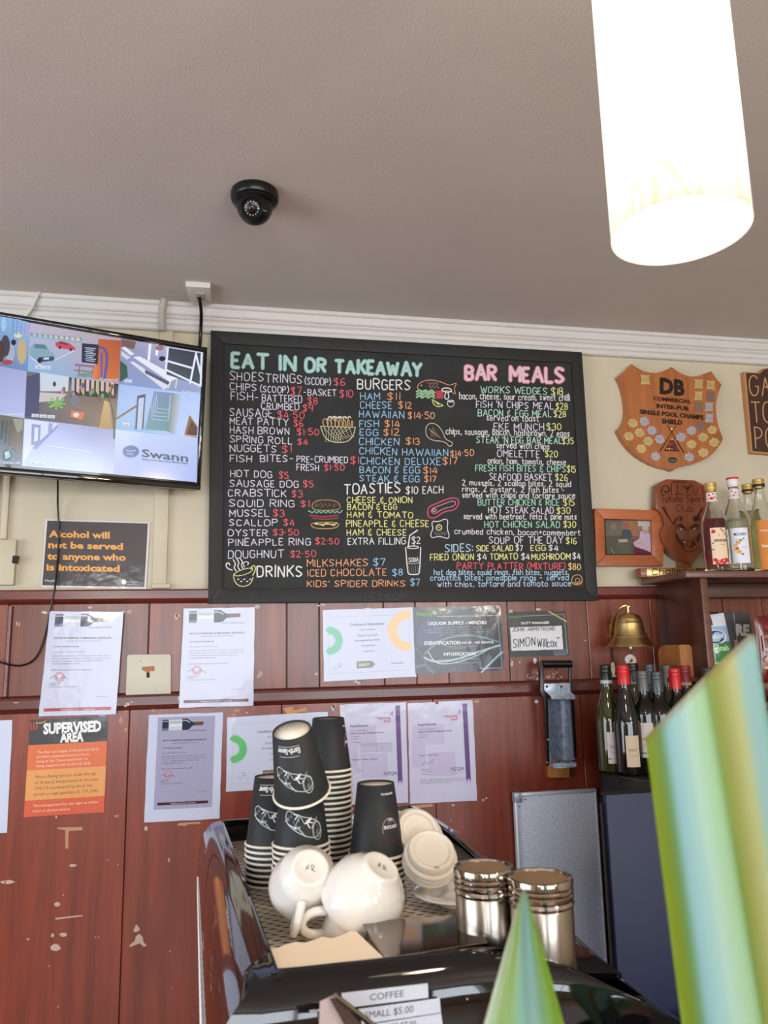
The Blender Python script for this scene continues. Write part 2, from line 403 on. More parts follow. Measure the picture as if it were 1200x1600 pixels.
def sheet(q, Y, color, parent, name='sheet', m=None, thick=.0006, nu=8, nv=10, curl=0.0, seed=0):
    """a real sheet of paper from its four corners, on the plane Y, very slightly wavy at the rim"""
    rn = random.Random(seed); bm = bmesh.new(); cl = bm.loops.layers.float_color.new('Col')
    g = []
    for j in range(nv+1):
        row = []
        for i in range(nu+1):
            u, v = i/nu, j/nv; e = max(abs(2*u-1), abs(2*v-1))
            x, y = bil(q, u, v)
            if e > .99: x += rn.uniform(-.35, .35); y += rn.uniform(-.35, .35)
            row.append(bm.verts.new(PY(x, y, Y - (curl*rn.random() if e > .99 else 0))))
        g.append(row)
    for j in range(nv):
        for i in range(nu): bm.faces.new((g[j][i], g[j+1][i], g[j+1][i+1], g[j][i+1]))
    r = bmesh.ops.extrude_face_region(bm, geom=bm.faces[:])
    for e in r['geom']:
        if isinstance(e, bmesh.types.BMVert): e.co.y += thick
    for f in bm.faces:
        for l in f.loops: l[cl] = color
    return obj(name, bm, m or PAPER, parent)
# ================================================================== the room
CZ = PY(860, 509, -.055).z                  # ceiling height
XL, XR, YF = -3.2, 4.2, -6.2                # left wall, right wall, front wall (behind the camera)
def struct(name, bm, m, parent=None, kind=True, **k):
    o = obj(name, bm, m, parent, **k)
    if parent is None: o['kind'] = 'structure'
    return o
def holder(name):
    o = bpy.data.objects.new(name, None); col.objects.link(o); o['kind'] = 'structure'; return o
struct('floor', bx(XL-.1, XR+.1, YF-.1, .15, -.1, 0), M_FLOOR)
struct('ceiling', bx(XL-.1, XR+.1, YF-.1, .15, CZ, CZ+.1), M_CEIL)
def wall_hole(name, axis, pos, th, a0, a1, h0, h1, m):
    """wall with one window opening; axis 'y': wall at y=pos, 'x': wall at x=pos"""
    bm = bmesh.new(); A0, A1 = (XL-.1, XR+.1) if axis == 'y' else (YF, 0)
    for (p0, p1, z0, z1) in ((A0, a0, 0, CZ), (a1, A1, 0, CZ), (a0, a1, 0, h0), (a0, a1, h1, CZ)):
        if axis == 'y': box_bm(bm, p0, p1, pos, pos+th, z0, z1)
        else: box_bm(bm, pos, pos+th, p0, p1, z0, z1)
    return struct(name, bm, m, smooth=False)
wall_hole('wall_front', 'y', YF-.1, .1, -1.7, 2.9, .85, 2.35, M_CREAM)
wall_hole('wall_left', 'x', XL-.1, .1, -3.9, -1.2, .55, 2.15, M_CREAM)
struct('wall_right', bx(XR, XR+.1, YF, 0, 0, CZ), M_CREAM)
def window(name, axis, pos, a0, a1, h0, h1, n):
    w_ = holder(name)
    def bar(nm, p0, p1, z0, z1, d=.05):
        if axis == 'y': obj(nm, bx(p0, p1, pos-.02, pos-.02+d, z0, z1, .004), M_TRIM, w_)
        else: obj(nm, bx(pos-.02, pos-.02+d, p0, p1, z0, z1, .004), M_TRIM, w_)
    bar('window_rail', a0, a1, h0, h0+.05); bar('window_rail', a0, a1, h1-.05, h1)
    for i in range(n+1):
        x = a0+.02+(a1-a0-.04)*i/n; bar('window_mullion', x-.02, x+.02, h0+.05, h1-.05)
    return w_
window('window_1', 'y', YF-.06, -1.7, 2.9, .85, 2.35, 4)
window('window_2', 'x', XL-.06, -3.9, -1.2, .55, 2.15, 2)

# ---- the far wall: cream upper wall
struct('wall_far', bx(XL, XR, .012, .13, 0, CZ), M_CREAM)
wf = bpy.data.objects['wall_far']
Z1, Z0 = 1.735, 1.695        # dado cap
RZ1, RZ0 = 1.446, 1.398      # middle rail
obj('upper_wall_lining', bx(XL, XR, 0, .012, Z1, CZ), M_CREAM, wf)
def batten(x0p, x1p, yp, y0p, y1p, m=M_CREAM, t=.012, nm='cover_batten'):
    x0, x1 = PY(x0p, yp, -t).x, PY(x1p, yp, -t).x
    z1, z0 = PY((x0p+x1p)/2, y0p, -t).z, PY((x0p+x1p)/2, y1p, -t).z
    return obj(nm, bx(x0, x1, -t, 0, z0, z1, .002), m, wf)
batten(241, 263, 800, 516, 912); batten(237, 266, 914, 912, 919, t=.016, nm='batten_foot')
batten(3, 13, 790, 560, 842); batten(-18, -6, 790, 560, 842)
b = batten(-60, 23, 880, 843, 914, t=.02, nm='cover_box')
# stuck black tape patch and painted cable clip on the cornice
tag(obj('tape_patch', px_prism([(20, 868), (30.5, 868.5), (28, 881), (18.5, 880)], -.0215, -.0201), M_BMAT), 'small black tape patch stuck on the cream cover box at left', 'tape')

# ---- wainscot boards between dado cap and middle rail
def wx(px, py=1000): return PY(px, py, -.012).x
joints = [-3.2, -2.3, -1.6, -1.15] + [wx(-90), wx(11, 1000), wx(232), wx(448), wx(499), wx(600), wx(650), wx(700), wx(795), wx(840), wx(919.5), wx(1019), wx(1075), wx(1134), wx(1197)]
x = joints[-1]
while x < XR-.12: x += .115; joints.append(min(x, XR))
if joints[-1] < XR: joints.append(XR)
g = .0022
for i, (a, b_) in enumerate(zip(joints, joints[1:])):
    o = obj('board', bx(a+g/2, b_-g/2, -.012, .011, RZ1-.02, Z0+.02, .0018, 1), M_WOOD, wf)
# lower panels
low = [-3.2, -2.1, -1.2, PY(-160, 1300, -.012).x, PY(202, 1130, -.012).x, PY(440, 1200, -.012).x, PY(682, 1270, -.012).x, 1.09, 1.7, 2.6, 3.4, XR]
for a, b_ in zip(low, low[1:]):
    obj('panel', bx(a+.001, b_-.001, -.012, .011, .12, RZ0+.02, .0015, 1), M_WOODL, wf)
bm = bmesh.new(); box_bm(bm, XL, XR, .0, .0118, 0.05, RZ0+.3); obj('backing', bm, M_DWOOD, wf)
# left framed section: half-round mouldings
hx = wx(14, 1000)
def mould(p0, p1, r, m, nm='half_round_moulding'):
    return obj(nm, tube([p0, p1], r, 12, smooth=0), m, wf)
mould((hx, -.012, RZ1), (hx, -.012, Z0-.004), .0075, M_WOODX)
# rails as profiles swept along X
def rail(name, prof, x0, x1, m):
    bm = bmesh.new(); loft(bm, [[V((x, y, z)) for y, z in prof] for x in (x0, x1)], True)
    return struct(name, bm, m, ang=14)
xl1 = wx(8, 930)
rail('trim_1', [(-.0, Z1), (-.030, Z1), (-.033, Z1-.004), (-.033, Z0+.014), (-.028, Z0+.008), (-.022, Z0+.004), (-.0125, Z0), (0, Z0)], XL, XR, M_WOODX)
rail('trim_2', [(0, RZ1), (-.0125, RZ1), (-.026, RZ1-.006), (-.028, RZ1-.012), (-.028, RZ0+.014), (-.022, RZ0+.004), (-.0125, RZ0), (0, RZ0)], XL, XR, M_WOODX)
rail('baseboard_far', [(0, .14), (-.02, .14), (-.026, .12), (-.026, 0), (0, 0)], XL, XR, M_WOODX)
# cornice
c = CZ
rail('trim_3', [(.0, c), (-.057, c), (-.057, c-.010), (-.053, c-.013), (-.050, c-.013), (-.050, c-.017), (-.044, c-.032), (-.040, c-.036), (-.036, c-.036), (-.036, c-.041),
                (-.029, c-.047), (-.027, c-.058), (-.022, c-.062), (-.020, c-.066), (-.020, PY(1057, 561, -.02).z+.004), (-.016, PY(1057, 561, -.02).z), (0, PY(1057, 561, -.02).z)], XL, XR, M_TRIM)
# painted-over pipe clip crossing the cornice, and the seam at the far left
bm = tube([PY(254, 516, -.03), PY(253, 500, -.04), PY(254, 480, -.062), PY(257, 466, -.066)], .0105, 10)
tag(obj('painted_conduit_stub', bm, M_TRIMD), 'painted-over conduit stub crossing the white cornice beside the ceiling socket', 'conduit')
bm = tube([PY(40, 494, -.03), PY(50, 482, -.045), PY(58, 463, -.058), PY(63, 455, -.06)], .005, 8)
obj('caulk_seam', bm, M_TRIM, bpy.data.objects['trim_3'])

# ---- wear on the wood: flakes and bare patches
bare = C3(196, 150, 118); pale = C3(204, 178, 164)
P = Print(plane(-.0122))
def blob(P, x, y, rx, ry, c, rnd, n=11, rot=0):
    P.h = .0002
    P.poly([(x+rx*(.6+.55*rnd.random())*cos(a)*cos(rot)-ry*(.6+.55*rnd.random())*sin(a)*sin(rot), y+rx*(.6+.55*rnd.random())*cos(a)*sin(rot)+ry*(.6+.55*rnd.random())*sin(a)*cos(rot)) for a in (2*pi*i/n for i in range(n))], c)
rn = random.Random(5)
def K(u, v): return (u/3.0765, 1080+v/3.077)
for (u, v, rx, ry) in [(275, 1025, 5, 4), (253, 1175, 3.5, 3.5), (305, 1172, 7, 4.2), (265, 1232, 10, 5.5), (40, 917, 10, 4), (18, 918, 5, 2.6), (605, 185, 2.5, 4), (703, 660, 3, 4), (350, 838, 7, 2.5), (135, 1192, 3, 1.5), (235, 1322, 2, 1),
    (460, 1182, 1.2, 1.2), (475, 1182, 1.2, 1.2), (817, 1250, 1.6, 1.6), (812, 810, 1.5, 4), (560, 600, 4, 1.6), (580, 140, 3, 7), (270, 605, 2, 2), (280, 1518, 2, 1), (828, 1425, 1, 1.2), (305, 980, 1.2, 1.2), (517, 813, 1, 1.4), (567, 833, 1, 1.4)]:
    x_, y_ = K(u, v); blob(P, x_, y_, rx, ry, pale if v > 600 else bare, rn)
P.h = .0002
P.poly([K(*q) for q in ((275, 655), (395, 652), (398, 668), (330, 672), (328, 757), (314, 757), (314, 668), (275, 662))], bare)
P.poly([K(*q) for q in ((265, 1090), (395, 1076), (397, 1082), (268, 1098))], pale)
P.poly([K(*q) for q in ((655, 1120), (668, 1135), (672, 1150), (650, 1160), (640, 1152))], pale)
P.poly([K(*q) for q in ((668, 1165), (685, 1180), (690, 1205), (706, 1225), (690, 1228), (672, 1212), (645, 1222), (625, 1230), (622, 1222), (648, 1200), (652, 1180))], pale)
P.poly([K(*q) for q in ((860, 634), (962, 628), (965, 638), (900, 640), (898, 646), (850, 646))], bare)
P.poly([(442, 1107), (456, 1104), (460, 1110), (478, 1105), (481, 1111), (466, 1113), (460, 1116), (449, 1116)], C3(206, 152, 104))
P.poly([(618, 1262), (652, 1258), (676, 1256), (676, 1260), (650, 1263), (628, 1272), (616, 1268)], bare)
for (x_, y_, rx, ry) in [(745, 1096, 5, 3), (838, 1096, 3.5, 3.5), (708, 1258, 3, 1.5), (755, 1250, 3, 2.5), (760, 1247, 2, 1.5), (522, 1103, 4, 4), (520, 1106, 3, 6), (240, 1110, 4, 2), (195, 1112, 4, 2), (160, 1118, 6, 2), (370, 1110, 5, 3), (386, 1114, 3, 2), (365, 1117, 4, 2), (683, 1293, 2, 1.5), (705, 1282, 1, 1.5)]:
    blob(P, x_, y_, rx, ry, bare if rn.random() < .5 else C3(190, 190, 205), rn)
for i in range(46):
    blob(P, rn.uniform(820, 880) if i < 26 else rn.uniform(712, 770), rn.uniform(1048, 1062) if i < 26 else rn.uniform(1098, 1120), rn.uniform(.5, 2.0), rn.uniform(.6, 2.2), C3(196, 178, 170) if i < 26 else C3(170, 110, 100), rn, 7)
for (x_, y_, rx, ry) in [(141, 949, 4, 2), (202, 956, 6, 3.5), (193, 956, 3, 2), (275, 964, 3, 6), (279, 962, 4, 3), (402, 948, 4, 3.5), (407, 1052, 3, 5), (404, 1056, 2, 4), (467, 1077, 3.5, 1.2), (494, 1053, 3, 2.5), (498, 946, 3, 1.5), (505, 945, 3, 1.8), (575, 951, 6, 1.6), (556, 1065, 3, 1.8), (560, 1067, 4, 2), (841, 952, 6, 2), (800, 1037, 2, 5), (836, 1032, 3, 5), (70, 957, 5, 2.5), (812, 1035, 1.6, 1.2), (403, 1085, 1, 2), (915, 1001, 1.4, 1.4), (187, 960, 3, 2), (26, 974, 1, 4), (30, 976, 1, 4), (471, 972, 1.2, 1.2)]:
    blob(P, x_, y_, rx, ry, pale if rn.random() < .6 else C3(205, 205, 215), rn, 9)
o = P.build('paint_flakes', MATTE, wf); o['kind'] = 'stuff'
P = Print(plane(-.0283))
for i in range(40): blob(P, rn.uniform(772, 832), 1073+rn.uniform(-1.6, 1.6), rn.uniform(.6, 2.6), rn.uniform(.4, .9), C3(110, 50, 45), rn, 6)
for (x_, y_, rx, ry) in [(200, 1100, 4, 3), (196, 1103, 3, 2), (206, 1097, 2.4, 1.4), (25, 1098, 5, 1), (521, 1083, 1, 1), (280, 1092, 3, 4)]: blob(P, x_, y_, rx, ry, pale, rn, 8)
o = P.build('rail_scuffs', MATTE, bpy.data.objects['trim_2'])

# ================================================================== the menu board
BY = -.034
mb = thing('menu_board', 'large black framed chalkboard menu headed eat in or takeaway', 'menu board', (0, 0, 0))
oc = [PY(*q, BY) for q in ((329.5, 516), (909.5, 550), (935, 938), (325, 942.5))]
TL, TR, BR, BL = oc
fwid = .041
def inset(q, d):
    c_ = (q[0]+q[1]+q[2]+q[3])/4; W_ = ((q[1]-q[0]).length+(q[2]-q[3]).length)/2; H_ = ((q[3]-q[0]).length+(q[2]-q[1]).length)/2
    ux, uz = (q[1]-q[0]).normalized(), (q[0]-q[3]).normalized()
    return [q[0]+ux*d-uz*d, q[1]-ux*d-uz*d, q[2]-ux*d+uz*d, q[3]+ux*d+uz*d]
ic = inset(oc, fwid)
for k in range(4):
    a, b_, c_, d_ = oc[k], oc[(k+1) % 4], ic[(k+1) % 4], ic[k]
    e_ = .0002
    fr = [a, b_, c_, d_]; cen = (a+b_+c_+d_)/4; fr = [p+(cen-p).normalized()*e_ for p in fr]
    obj('frame_rail', prism(fr, [V((p.x, -.0005, p.z)) for p in fr], .0016), M_BLACKW, mb)
bd = inset(oc, fwid-.02)
FY = BY+.006
obj('chalkboard_panel', prism([V((p.x, FY, p.z)) for p in bd], [V((p.x, -.004, p.z)) for p in bd]), M_BOARD, mb)
_pl = plane(FY)
def mapA(u, v, h=0): return _pl(330+u/3.637, 510+v/3.637, h)
def mapB(u, v, h=0): return _pl(620+u/3.6375, 510+v/3.6375, h)
LIL = C3(232, 228, 244); WHT = C3(246, 246, 244); RED = C3(240, 112, 122); BLU = C3(160, 206, 244); ORG = C3(246, 176, 128); YEL = C3(238, 236, 156); MNT = C3(188, 232, 212); LBL = C3(186, 216, 240)
PRP = C3(232, 224, 240); SHR = C3(236, 236, 238); GRN = C3(172, 224, 200); RED2 = C3(240, 104, 112); ORY = C3(244, 214, 140)
hd = random.Random(11)
def chalk(M, items, name, wd=5.0):
    P = Print(M)
    for it in items:
        t, x0, y0, x1, y1, hh, c = it[:7]; w_ = it[7] if len(it) > 7 else wd
        P.h = .0003; P.hand(t, x0, y0, x1, y1, hh, w_, c, rnd=hd)
    o = P.build(name, CHALK, mb); o['kind'] = 'stuff'; return o
chalk(mapA, [
 ('SHOESTRINGS', 107, 305, 515, 325, 48, LIL), ('(SCOOP)', 533, 330, 678, 334, 38, LIL), ('$6', 699, 335, 762, 335, 40, RED),
 ('CHIPS', 107, 360, 258, 368, 40, LIL), ('(SCOOP)', 280, 374, 440, 380, 36, LIL), ('$7', 455, 388, 512, 388, 42, RED), ('-BASKET', 525, 390, 712, 397, 36, LIL), ('$10', 732, 403, 805, 403, 38, RED),
 ('FISH', 113, 418, 235, 420, 43, LIL), ('-', 250, 422, 272, 422, 34, LIL), ('BATTERED', 290, 424, 515, 434, 38, LIL), ('$8', 547, 440, 607, 441, 36, RED),
 ('CRUMBED', 285, 468, 498, 476, 36, LIL), ('$9', 520, 480, 578, 483, 36, RED),
 ('SAUSAGE', 107, 508, 345, 516, 42, LIL), ('$4*50', 379, 520, 527, 522, 35, RED), ('MEAT PATTY', 107, 556, 437, 564, 38, LIL), ('$6', 470, 568, 522, 568, 35, RED),
 ('HASH BROWN', 107, 607, 443, 614, 39, LIL), ('$1*50', 487, 617, 612, 618, 34, RED), ('SPRING ROLL', 107, 657, 458, 669, 37, LIL), ('$4', 492, 672, 547, 672, 33, RED),
 ('NUGGETS', 107, 712, 370, 715, 38, LIL), ('$1', 404, 717, 455, 717, 36, RED), ('FISH', 107, 769, 232, 770, 38, LIL), ('BITES-', 280, 768, 468, 770, 38, LIL), ('PRE-CRUMBED', 487, 770, 775, 776, 34, LIL),
 ('$1', 792, 780, 836, 780, 37, RED), ('FRESH', 487, 818, 612, 820, 34, LIL), ('$1*50', 642, 818, 755, 818, 32, RED), ('HOT DOG', 110, 855, 345, 860, 38, LIL), ('$5', 387, 862, 440, 864, 36, RED),
 ('SAUSAGE DOG', 107, 910, 495, 915, 37, LIL), ('$5', 524, 912, 583, 914, 35, RED), ('CRABSTICK', 97, 965, 427, 968, 38, LIL), ('$3', 459, 970, 520, 972, 37, RED),
 ('SQUID RING', 105, 1023, 473, 1027, 38, LIL), ('$1', 509, 1024, 557, 1026, 36, RED), ('MUSSEL', 105, 1080, 327, 1080, 38, LIL), ('$3', 352, 1078, 415, 1080, 36, RED),
 ('SCALLOP', 105, 1132, 375, 1134, 36, LIL), ('$4', 412, 1130, 472, 1132, 35, RED), ('OYSTER', 95, 1190, 318, 1190, 36, LIL), ('$3*50', 352, 1187, 498, 1187, 33, RED),
 ('PINEAPPLE RING', 100, 1247, 563, 1242, 38, LIL), ('$2*50', 594, 1237, 725, 1237, 33, RED), ('DOUGHNUT', 97, 1317, 412, 1315, 42, LIL), ('$2*50', 450, 1311, 594, 1310, 35, RED)], 'takeaway_lettering')
chalk(mapA, [('DRINKS', 262, 1425, 518, 1420, 62, WHT, 8), ('MILKSHAKES', 547, 1365, 890, 1360, 38, ORG), ('$7', 922, 1360, 987, 1358, 37, BLU), ('ICED CHOCOLATE', 550, 1420, 995, 1415, 38, ORG), ('$8', 1030, 1416, 1090, 1414, 36, BLU),
 ("KIDS' SPIDER DRINKS", 547, 1480, 1102, 1477, 34, ORG), ('$7', 1132, 1473, 1185, 1472, 36, BLU)], 'drinks_lettering')
chalk(mapA, [('BURGERS', 832, 354, 1130, 360, 56, WHT, 7), ('HAM', 848, 415, 960, 417, 38, BLU), ('$11', 1002, 415, 1072, 415, 38, ORG), ('CHEESE', 848, 465, 1025, 467, 38, BLU), ('$12', 1065, 467, 1140, 465, 37, ORG),
 ('HAWAIIAN', 842, 515, 1095, 522, 38, BLU), ('$14*50', 1119, 524, 1270, 524, 36, ORG), ('FISH', 842, 570, 952, 572, 38, BLU), ('$14', 987, 570, 1070, 572, 36, ORG), ('EGG', 845, 618, 948, 620, 36, BLU), ('$12', 982, 618, 1068, 620, 36, ORG),
 ('CHICKEN', 842, 672, 1065, 676, 38, BLU), ('$13', 1107, 670, 1187, 670, 36, ORG), ('CHICKEN HAWAIIAN', 842, 724, 1345, 738, 38, BLU), ('$14*50', 1359, 737, 1490, 735, 33, ORG), ('CHICKEN DELUXE', 848, 782, 1302, 788, 38, BLU), ('$17', 1315, 784, 1397, 783, 36, ORG),
 ('BACON & EGG', 845, 832, 1183, 836, 36, BLU), ('$14', 1205, 835, 1283, 835, 33, ORG), ('STEAK & EGG', 845, 880, 1183, 885, 35, BLU), ('$17', 1212, 883, 1277, 883, 34, ORG)], 'burgers_lettering')
chalk(mapA, [('TOASTIES', 755, 955, 1072, 945, 56, WHT, 7.5), ('$10 EACH', 1107, 950, 1317, 948, 40, WHT), ('CHEESE & ONION', 772, 1003, 1142, 1003, 33, YEL), ('BACON & EGG', 775, 1042, 1055, 1040, 32, YEL), ('HAM & TOMATO', 775, 1085, 1147, 1088, 33, YEL),
 ('PINEAPPLE & CHEESE', 768, 1138, 1235, 1138, 36, YEL), ('HAM & CHEESE', 772, 1187, 1108, 1188, 34, YEL), ('EXTRA FILLING', 777, 1240, 1103, 1237, 36, SHR), ('$2', 1140, 1235, 1188, 1235, 36, SHR)], 'toasties_lettering')
chalk(mapB, [('WORKS WEDGES', 477, 375, 852, 388, 37, MNT), ('$18', 877, 388, 945, 388, 37, YEL), ('bacon, cheese, sour cream, sweet chilli', 355, 412, 982, 423, 38, SHR, 4.6), ("FISH 'N CHIPS MEAL", 452, 460, 890, 470, 37, LIL), ('$28', 904, 472, 972, 472, 35, YEL),
 ('BACON & EGG MEAL', 462, 508, 877, 516, 36, MNT), ('$28', 892, 516, 963, 516, 35, YEL), ('served on toast', 512, 535, 805, 541, 35, SHR, 4.6), ('EKE MUNCH', 552, 588, 835, 592, 39, PRP), ('$30', 852, 588, 935, 588, 36, YEL),
 ('chips, sausage, bacon, hashbrown, 2 eggs', 280, 612, 980, 627, 36, SHR, 4.6), ("STEAK 'N EGG BAR MEAL", 453, 662, 937, 668, 37, MNT), ('$35', 942, 668, 1005, 668, 35, YEL), ('served with chips', 568, 690, 865, 698, 34, SHR, 4.6),
 ('OMELETTE', 572, 740, 810, 745, 38, PRP), ('$20', 842, 742, 915, 742, 35, YEL), ('onion, ham, tomato, cheese', 518, 778, 960, 787, 33, SHR, 4.6), ('FRESH FISH BITES & CHIPS', 447, 822, 960, 828, 36, GRN), ('$15', 967, 828, 1017, 828, 35, YEL),
 ('SEAFOOD BASKET', 528, 872, 880, 876, 37, PRP), ('$26', 902, 876, 970, 876, 35, YEL), ('2 mussels, 2 scallop bites, 2 squid', 373, 902, 990, 912, 32, SHR, 4.6), ('rings, 2 oysters, 2 fish bites -', 373, 938, 955, 946, 32, SHR, 4.6),
 ('served with chips and tartare sauce', 373, 972, 1012, 977, 32, SHR, 4.6), ('BUTTER CHICKEN & RICE', 462, 1017, 922, 1018, 35, GRN), ('$15', 947, 1018, 1010, 1018, 34, YEL), ('HOT STEAK SALAD', 522, 1060, 890, 1064, 35, PRP), ('$30', 909, 1064, 985, 1064, 34, YEL),
 ('served with beetroot, feta & pine nuts', 380, 1095, 1020, 1098, 33, SHR, 4.6), ('HOT CHICKEN SALAD', 500, 1142, 925, 1143, 35, GRN), ('$30', 947, 1143, 1018, 1143, 34, YEL), ('crumbed chicken, bacon+camembert', 330, 1180, 1042, 1188, 32, SHR, 4.4),
 ('SOUP OF THE DAY', 525, 1235, 945, 1233, 38, PRP), ('$16', 962, 1235, 1022, 1235, 34, YEL), ('SIDES:', 275, 1283, 430, 1280, 43, LBL, 6), ('SIDE SALAD', 452, 1278, 660, 1275, 31, YEL), ('$7', 677, 1275, 715, 1275, 31, SHR), ('EGG', 762, 1275, 845, 1275, 31, YEL), ('$4', 864, 1274, 918, 1274, 31, SHR),
 ('FRIED ONION', 190, 1330, 437, 1326, 35, YEL), ('$4', 459, 1326, 508, 1326, 33, SHR), ('TOMATO', 530, 1325, 685, 1324, 33, YEL), ('$4', 707, 1324, 755, 1324, 33, SHR), ('MUSHROOM', 767, 1325, 985, 1324, 33, YEL, 5.5), ('$4', 999, 1322, 1043, 1322, 32, SHR),
 ('PARTY PLATTER (MIXTURE)', 343, 1378, 957, 1382, 36, RED2), ('$80', 975, 1382, 1045, 1382, 34, ORY), ('hot dog bites, squid rings, fish bites, nuggets,', 212, 1412, 978, 1412, 32, LBL, 4.6), ('crabstick bites, pineapple rings - served', 192, 1443, 975, 1443, 32, LBL, 4.6),
 ('with chips, tartare and tomato sauce', 232, 1480, 990, 1475, 32, LBL, 4.6)], 'bar_meals_lettering')
for s_, x0, y0, x1, y1, hh in (('EAT', 118, 230, 322, 241, 80), ('IN', 392, 246, 476, 250, 78), ('OR', 536, 254, 648, 258, 74), ('TAKEAWAY', 706, 262, 1194, 282, 72)):
    P = Print(mapA); P.h = .0003; P.hand(s_, x0, y0, x1, y1, hh, 15, C3(196, 230, 218), jit=.5, outline=(1.5, C3(130, 190, 200)), rnd=hd); P.build('heading_word', CHALK, mb)
for s_, x0, y0, x1, y1 in (('BAR', 392, 300, 562, 306), ('MEALS', 645, 310, 946, 322)):
    P = Print(mapB); P.h = .0003; P.hand(s_, x0, y0, x1, y1, 80, 16, C3(244, 214, 224), jit=.5, outline=(1.55, C3(222, 120, 146)), rnd=hd); P.build('heading_word', CHALK, mb)
# ---- chalk drawings
def drawing(M, name, items):
    P = Print(M)
    for it in items:
        pts, w_, c = it[:3]; sm = it[3] if len(it) > 3 else 2; cl = it[4] if len(it) > 4 else False
        P.line(pts, w_, c, sm, cl)
    P.build(name, CHALK, mb)
TAN = C3(214, 170, 118); CRM = C3(226, 220, 184)
it = [([(622, 568), (640, 625), (680, 658), (765, 660), (805, 630), (820, 572)], 5, CRM), ([(620, 568), (820, 574)], 4, CRM, 0)]
for k in range(7): it += [([(640+k*26, 572), (625+k*14+30, 610), (650+k*14, 656)], 2.6, CRM, 0), ([(640+k*24, 572), (680+k*20, 620), (min(812, 720+k*16), 650-k*4)], 2.6, CRM, 0)]
for k in range(8): it += [([(640+k*22, 568), (632+k*24, 535), (650+k*21, 520+(k % 2)*10), (666+k*20, 545), (662+k*20, 568)], 6, TAN)]
for k in range(9): it += [([(660+k*15, 530-(k % 3)*5), (672+k*14, 508+(k % 2)*6), (690+k*13, 520)], 6, C3(236, 232, 220))]
drawing(mapA, 'chip_basket_drawing', it)
it = [([(572, 1035), (575, 1005), (610, 986), (690, 986), (730, 1005), (735, 1035), (700, 1045), (600, 1045)], 4, TAN, 2, True)]
for k in range(16): it += [([(585+k*9, 1030-(k % 4)*4), (600+k*8, 1000+(k % 3)*8)], 2.2, C3(170, 130, 92), 0)]
it += [([(552, 1052)]+[(560+k*13, 1046+(k % 2)*18) for k in range(14)]+[(745, 1045)], 7, C3(130, 190, 170)), ([(560, 1075), (640, 1084), (720, 1074)], 9, C3(186, 70, 96)), ([(575, 1090), (650, 1098), (722, 1088)], 5, C3(170, 112, 76)),
  ([(568, 1115), (725, 1112), (722, 1140), (680, 1150), (600, 1149), (570, 1138)], 5, TAN, 2, True), ([(590, 1118), (640, 1132), (650, 1118)], 6, YEL, 0), ([(655, 1118), (700, 1132), (712, 1116)], 6, YEL, 0), ([(590, 1125), (705, 1124)], 5, C3(226, 214, 120), 0)]
drawing(mapA, 'burger_drawing', it)
it = [([(128, 1408), (128, 1440), (150, 1472), (190, 1480), (225, 1462), (238, 1425)], 5, YEL), ([(128, 1408), (150, 1392), (200, 1375), (238, 1372), (232, 1392), (190, 1412), (140, 1420)], 4, YEL, 2, True),
  ([(236, 1415), (252, 1385), (248, 1358), (232, 1362), (226, 1380)], 6, YEL)]
for k in range(5): it += [([(150+k*17, 1438+(k % 2)*12), (158+k*17, 1436+(k % 2)*12)], 6, WHT, 0)]
it += [([(142, 1390), (128, 1370), (140, 1350), (125, 1325)], 6, WHT), ([(163, 1385), (148, 1362), (160, 1345), (146, 1322)], 6, WHT), ([(182, 1378), (170, 1358), (180, 1338), (165, 1320)], 6, WHT), ([(120, 1385), (90, 1375), (82, 1350), (98, 1342), (106, 1356)], 6, WHT), ([(190, 1368), (180, 1345), (200, 1335), (215, 1345), (206, 1355)], 5, WHT)]
drawing(mapA, 'steaming_cup_drawing', it)
it = [([(50, 1255), (62, 1400), (72, 1410), (120, 1410), (130, 1398), (136, 1255)], 6, WHT, 1), ([(50, 1255), (92, 1246), (136, 1255), (92, 1266)], 5, WHT, 2, True), ([(65, 1250), (74, 1188), (118, 1158)], 7, WHT, 0), ([(60, 1345), (95, 1352), (130, 1342)], 3, SHR)]
for k in range(5): it += [([(68+k*13, 1360), (72+k*12, 1400)], 2.5, C3(150, 150, 150), 0)]
drawing(mapB, 'soda_glass_drawing', it)
P = Print(mapB); P.hand('SODA', 68, 1340, 122, 1336, 24, 3.6, WHT, rnd=hd); P.build('soda_lettering', CHALK, mb)
it = [([(112, 345), (140, 312), (200, 302), (260, 318), (300, 338), (345, 316), (325, 352), (338, 392), (300, 362), (250, 372), (180, 376), (130, 362)], 4, ORG, 2, True), ([(138, 334), (142, 336)], 7, YEL, 0)]
for k in range(3): it += [([(175+k*20, 325), (186+k*20, 318), (196+k*20, 326), (182+k*20, 340), (200+k*20, 350)], 3.5, C3(190, 150, 130))]
LG = C3(160, 208, 160)
for k in range(9): it += [([(112+(k % 3)*35, 372+(k//3)*16), (130+(k % 3)*35, 360+(k//3)*16), (145+(k % 3)*34, 378+(k//3)*15)], 11, LG)]
for k in range(4): it += [([(225, 370+k*12), (262, 372+k*11)], 11, C3(206, 84, 100), 0)]
it += [([(252, 365), (262, 350), (300, 350), (316, 368), (290, 375)], 6, WHT, 2, True), ([(278, 375), (270, 405), (284, 416), (298, 404), (290, 375)], 6, WHT), ([(200, 415), (210, 445), (235, 458), (265, 450)], 5, YEL), ([(200, 415), (265, 450)], 4, YEL, 0), ([(215, 425), (240, 445)], 7, C3(226, 226, 170), 0),
  ([(284, 426), (328, 426), (322, 456), (294, 458)], 4, WHT, 1, True), ([(284, 424), (306, 418), (330, 424), (306, 432)], 4, WHT, 2, True)]
drawing(mapB, 'fish_and_vegetables_drawing', it)
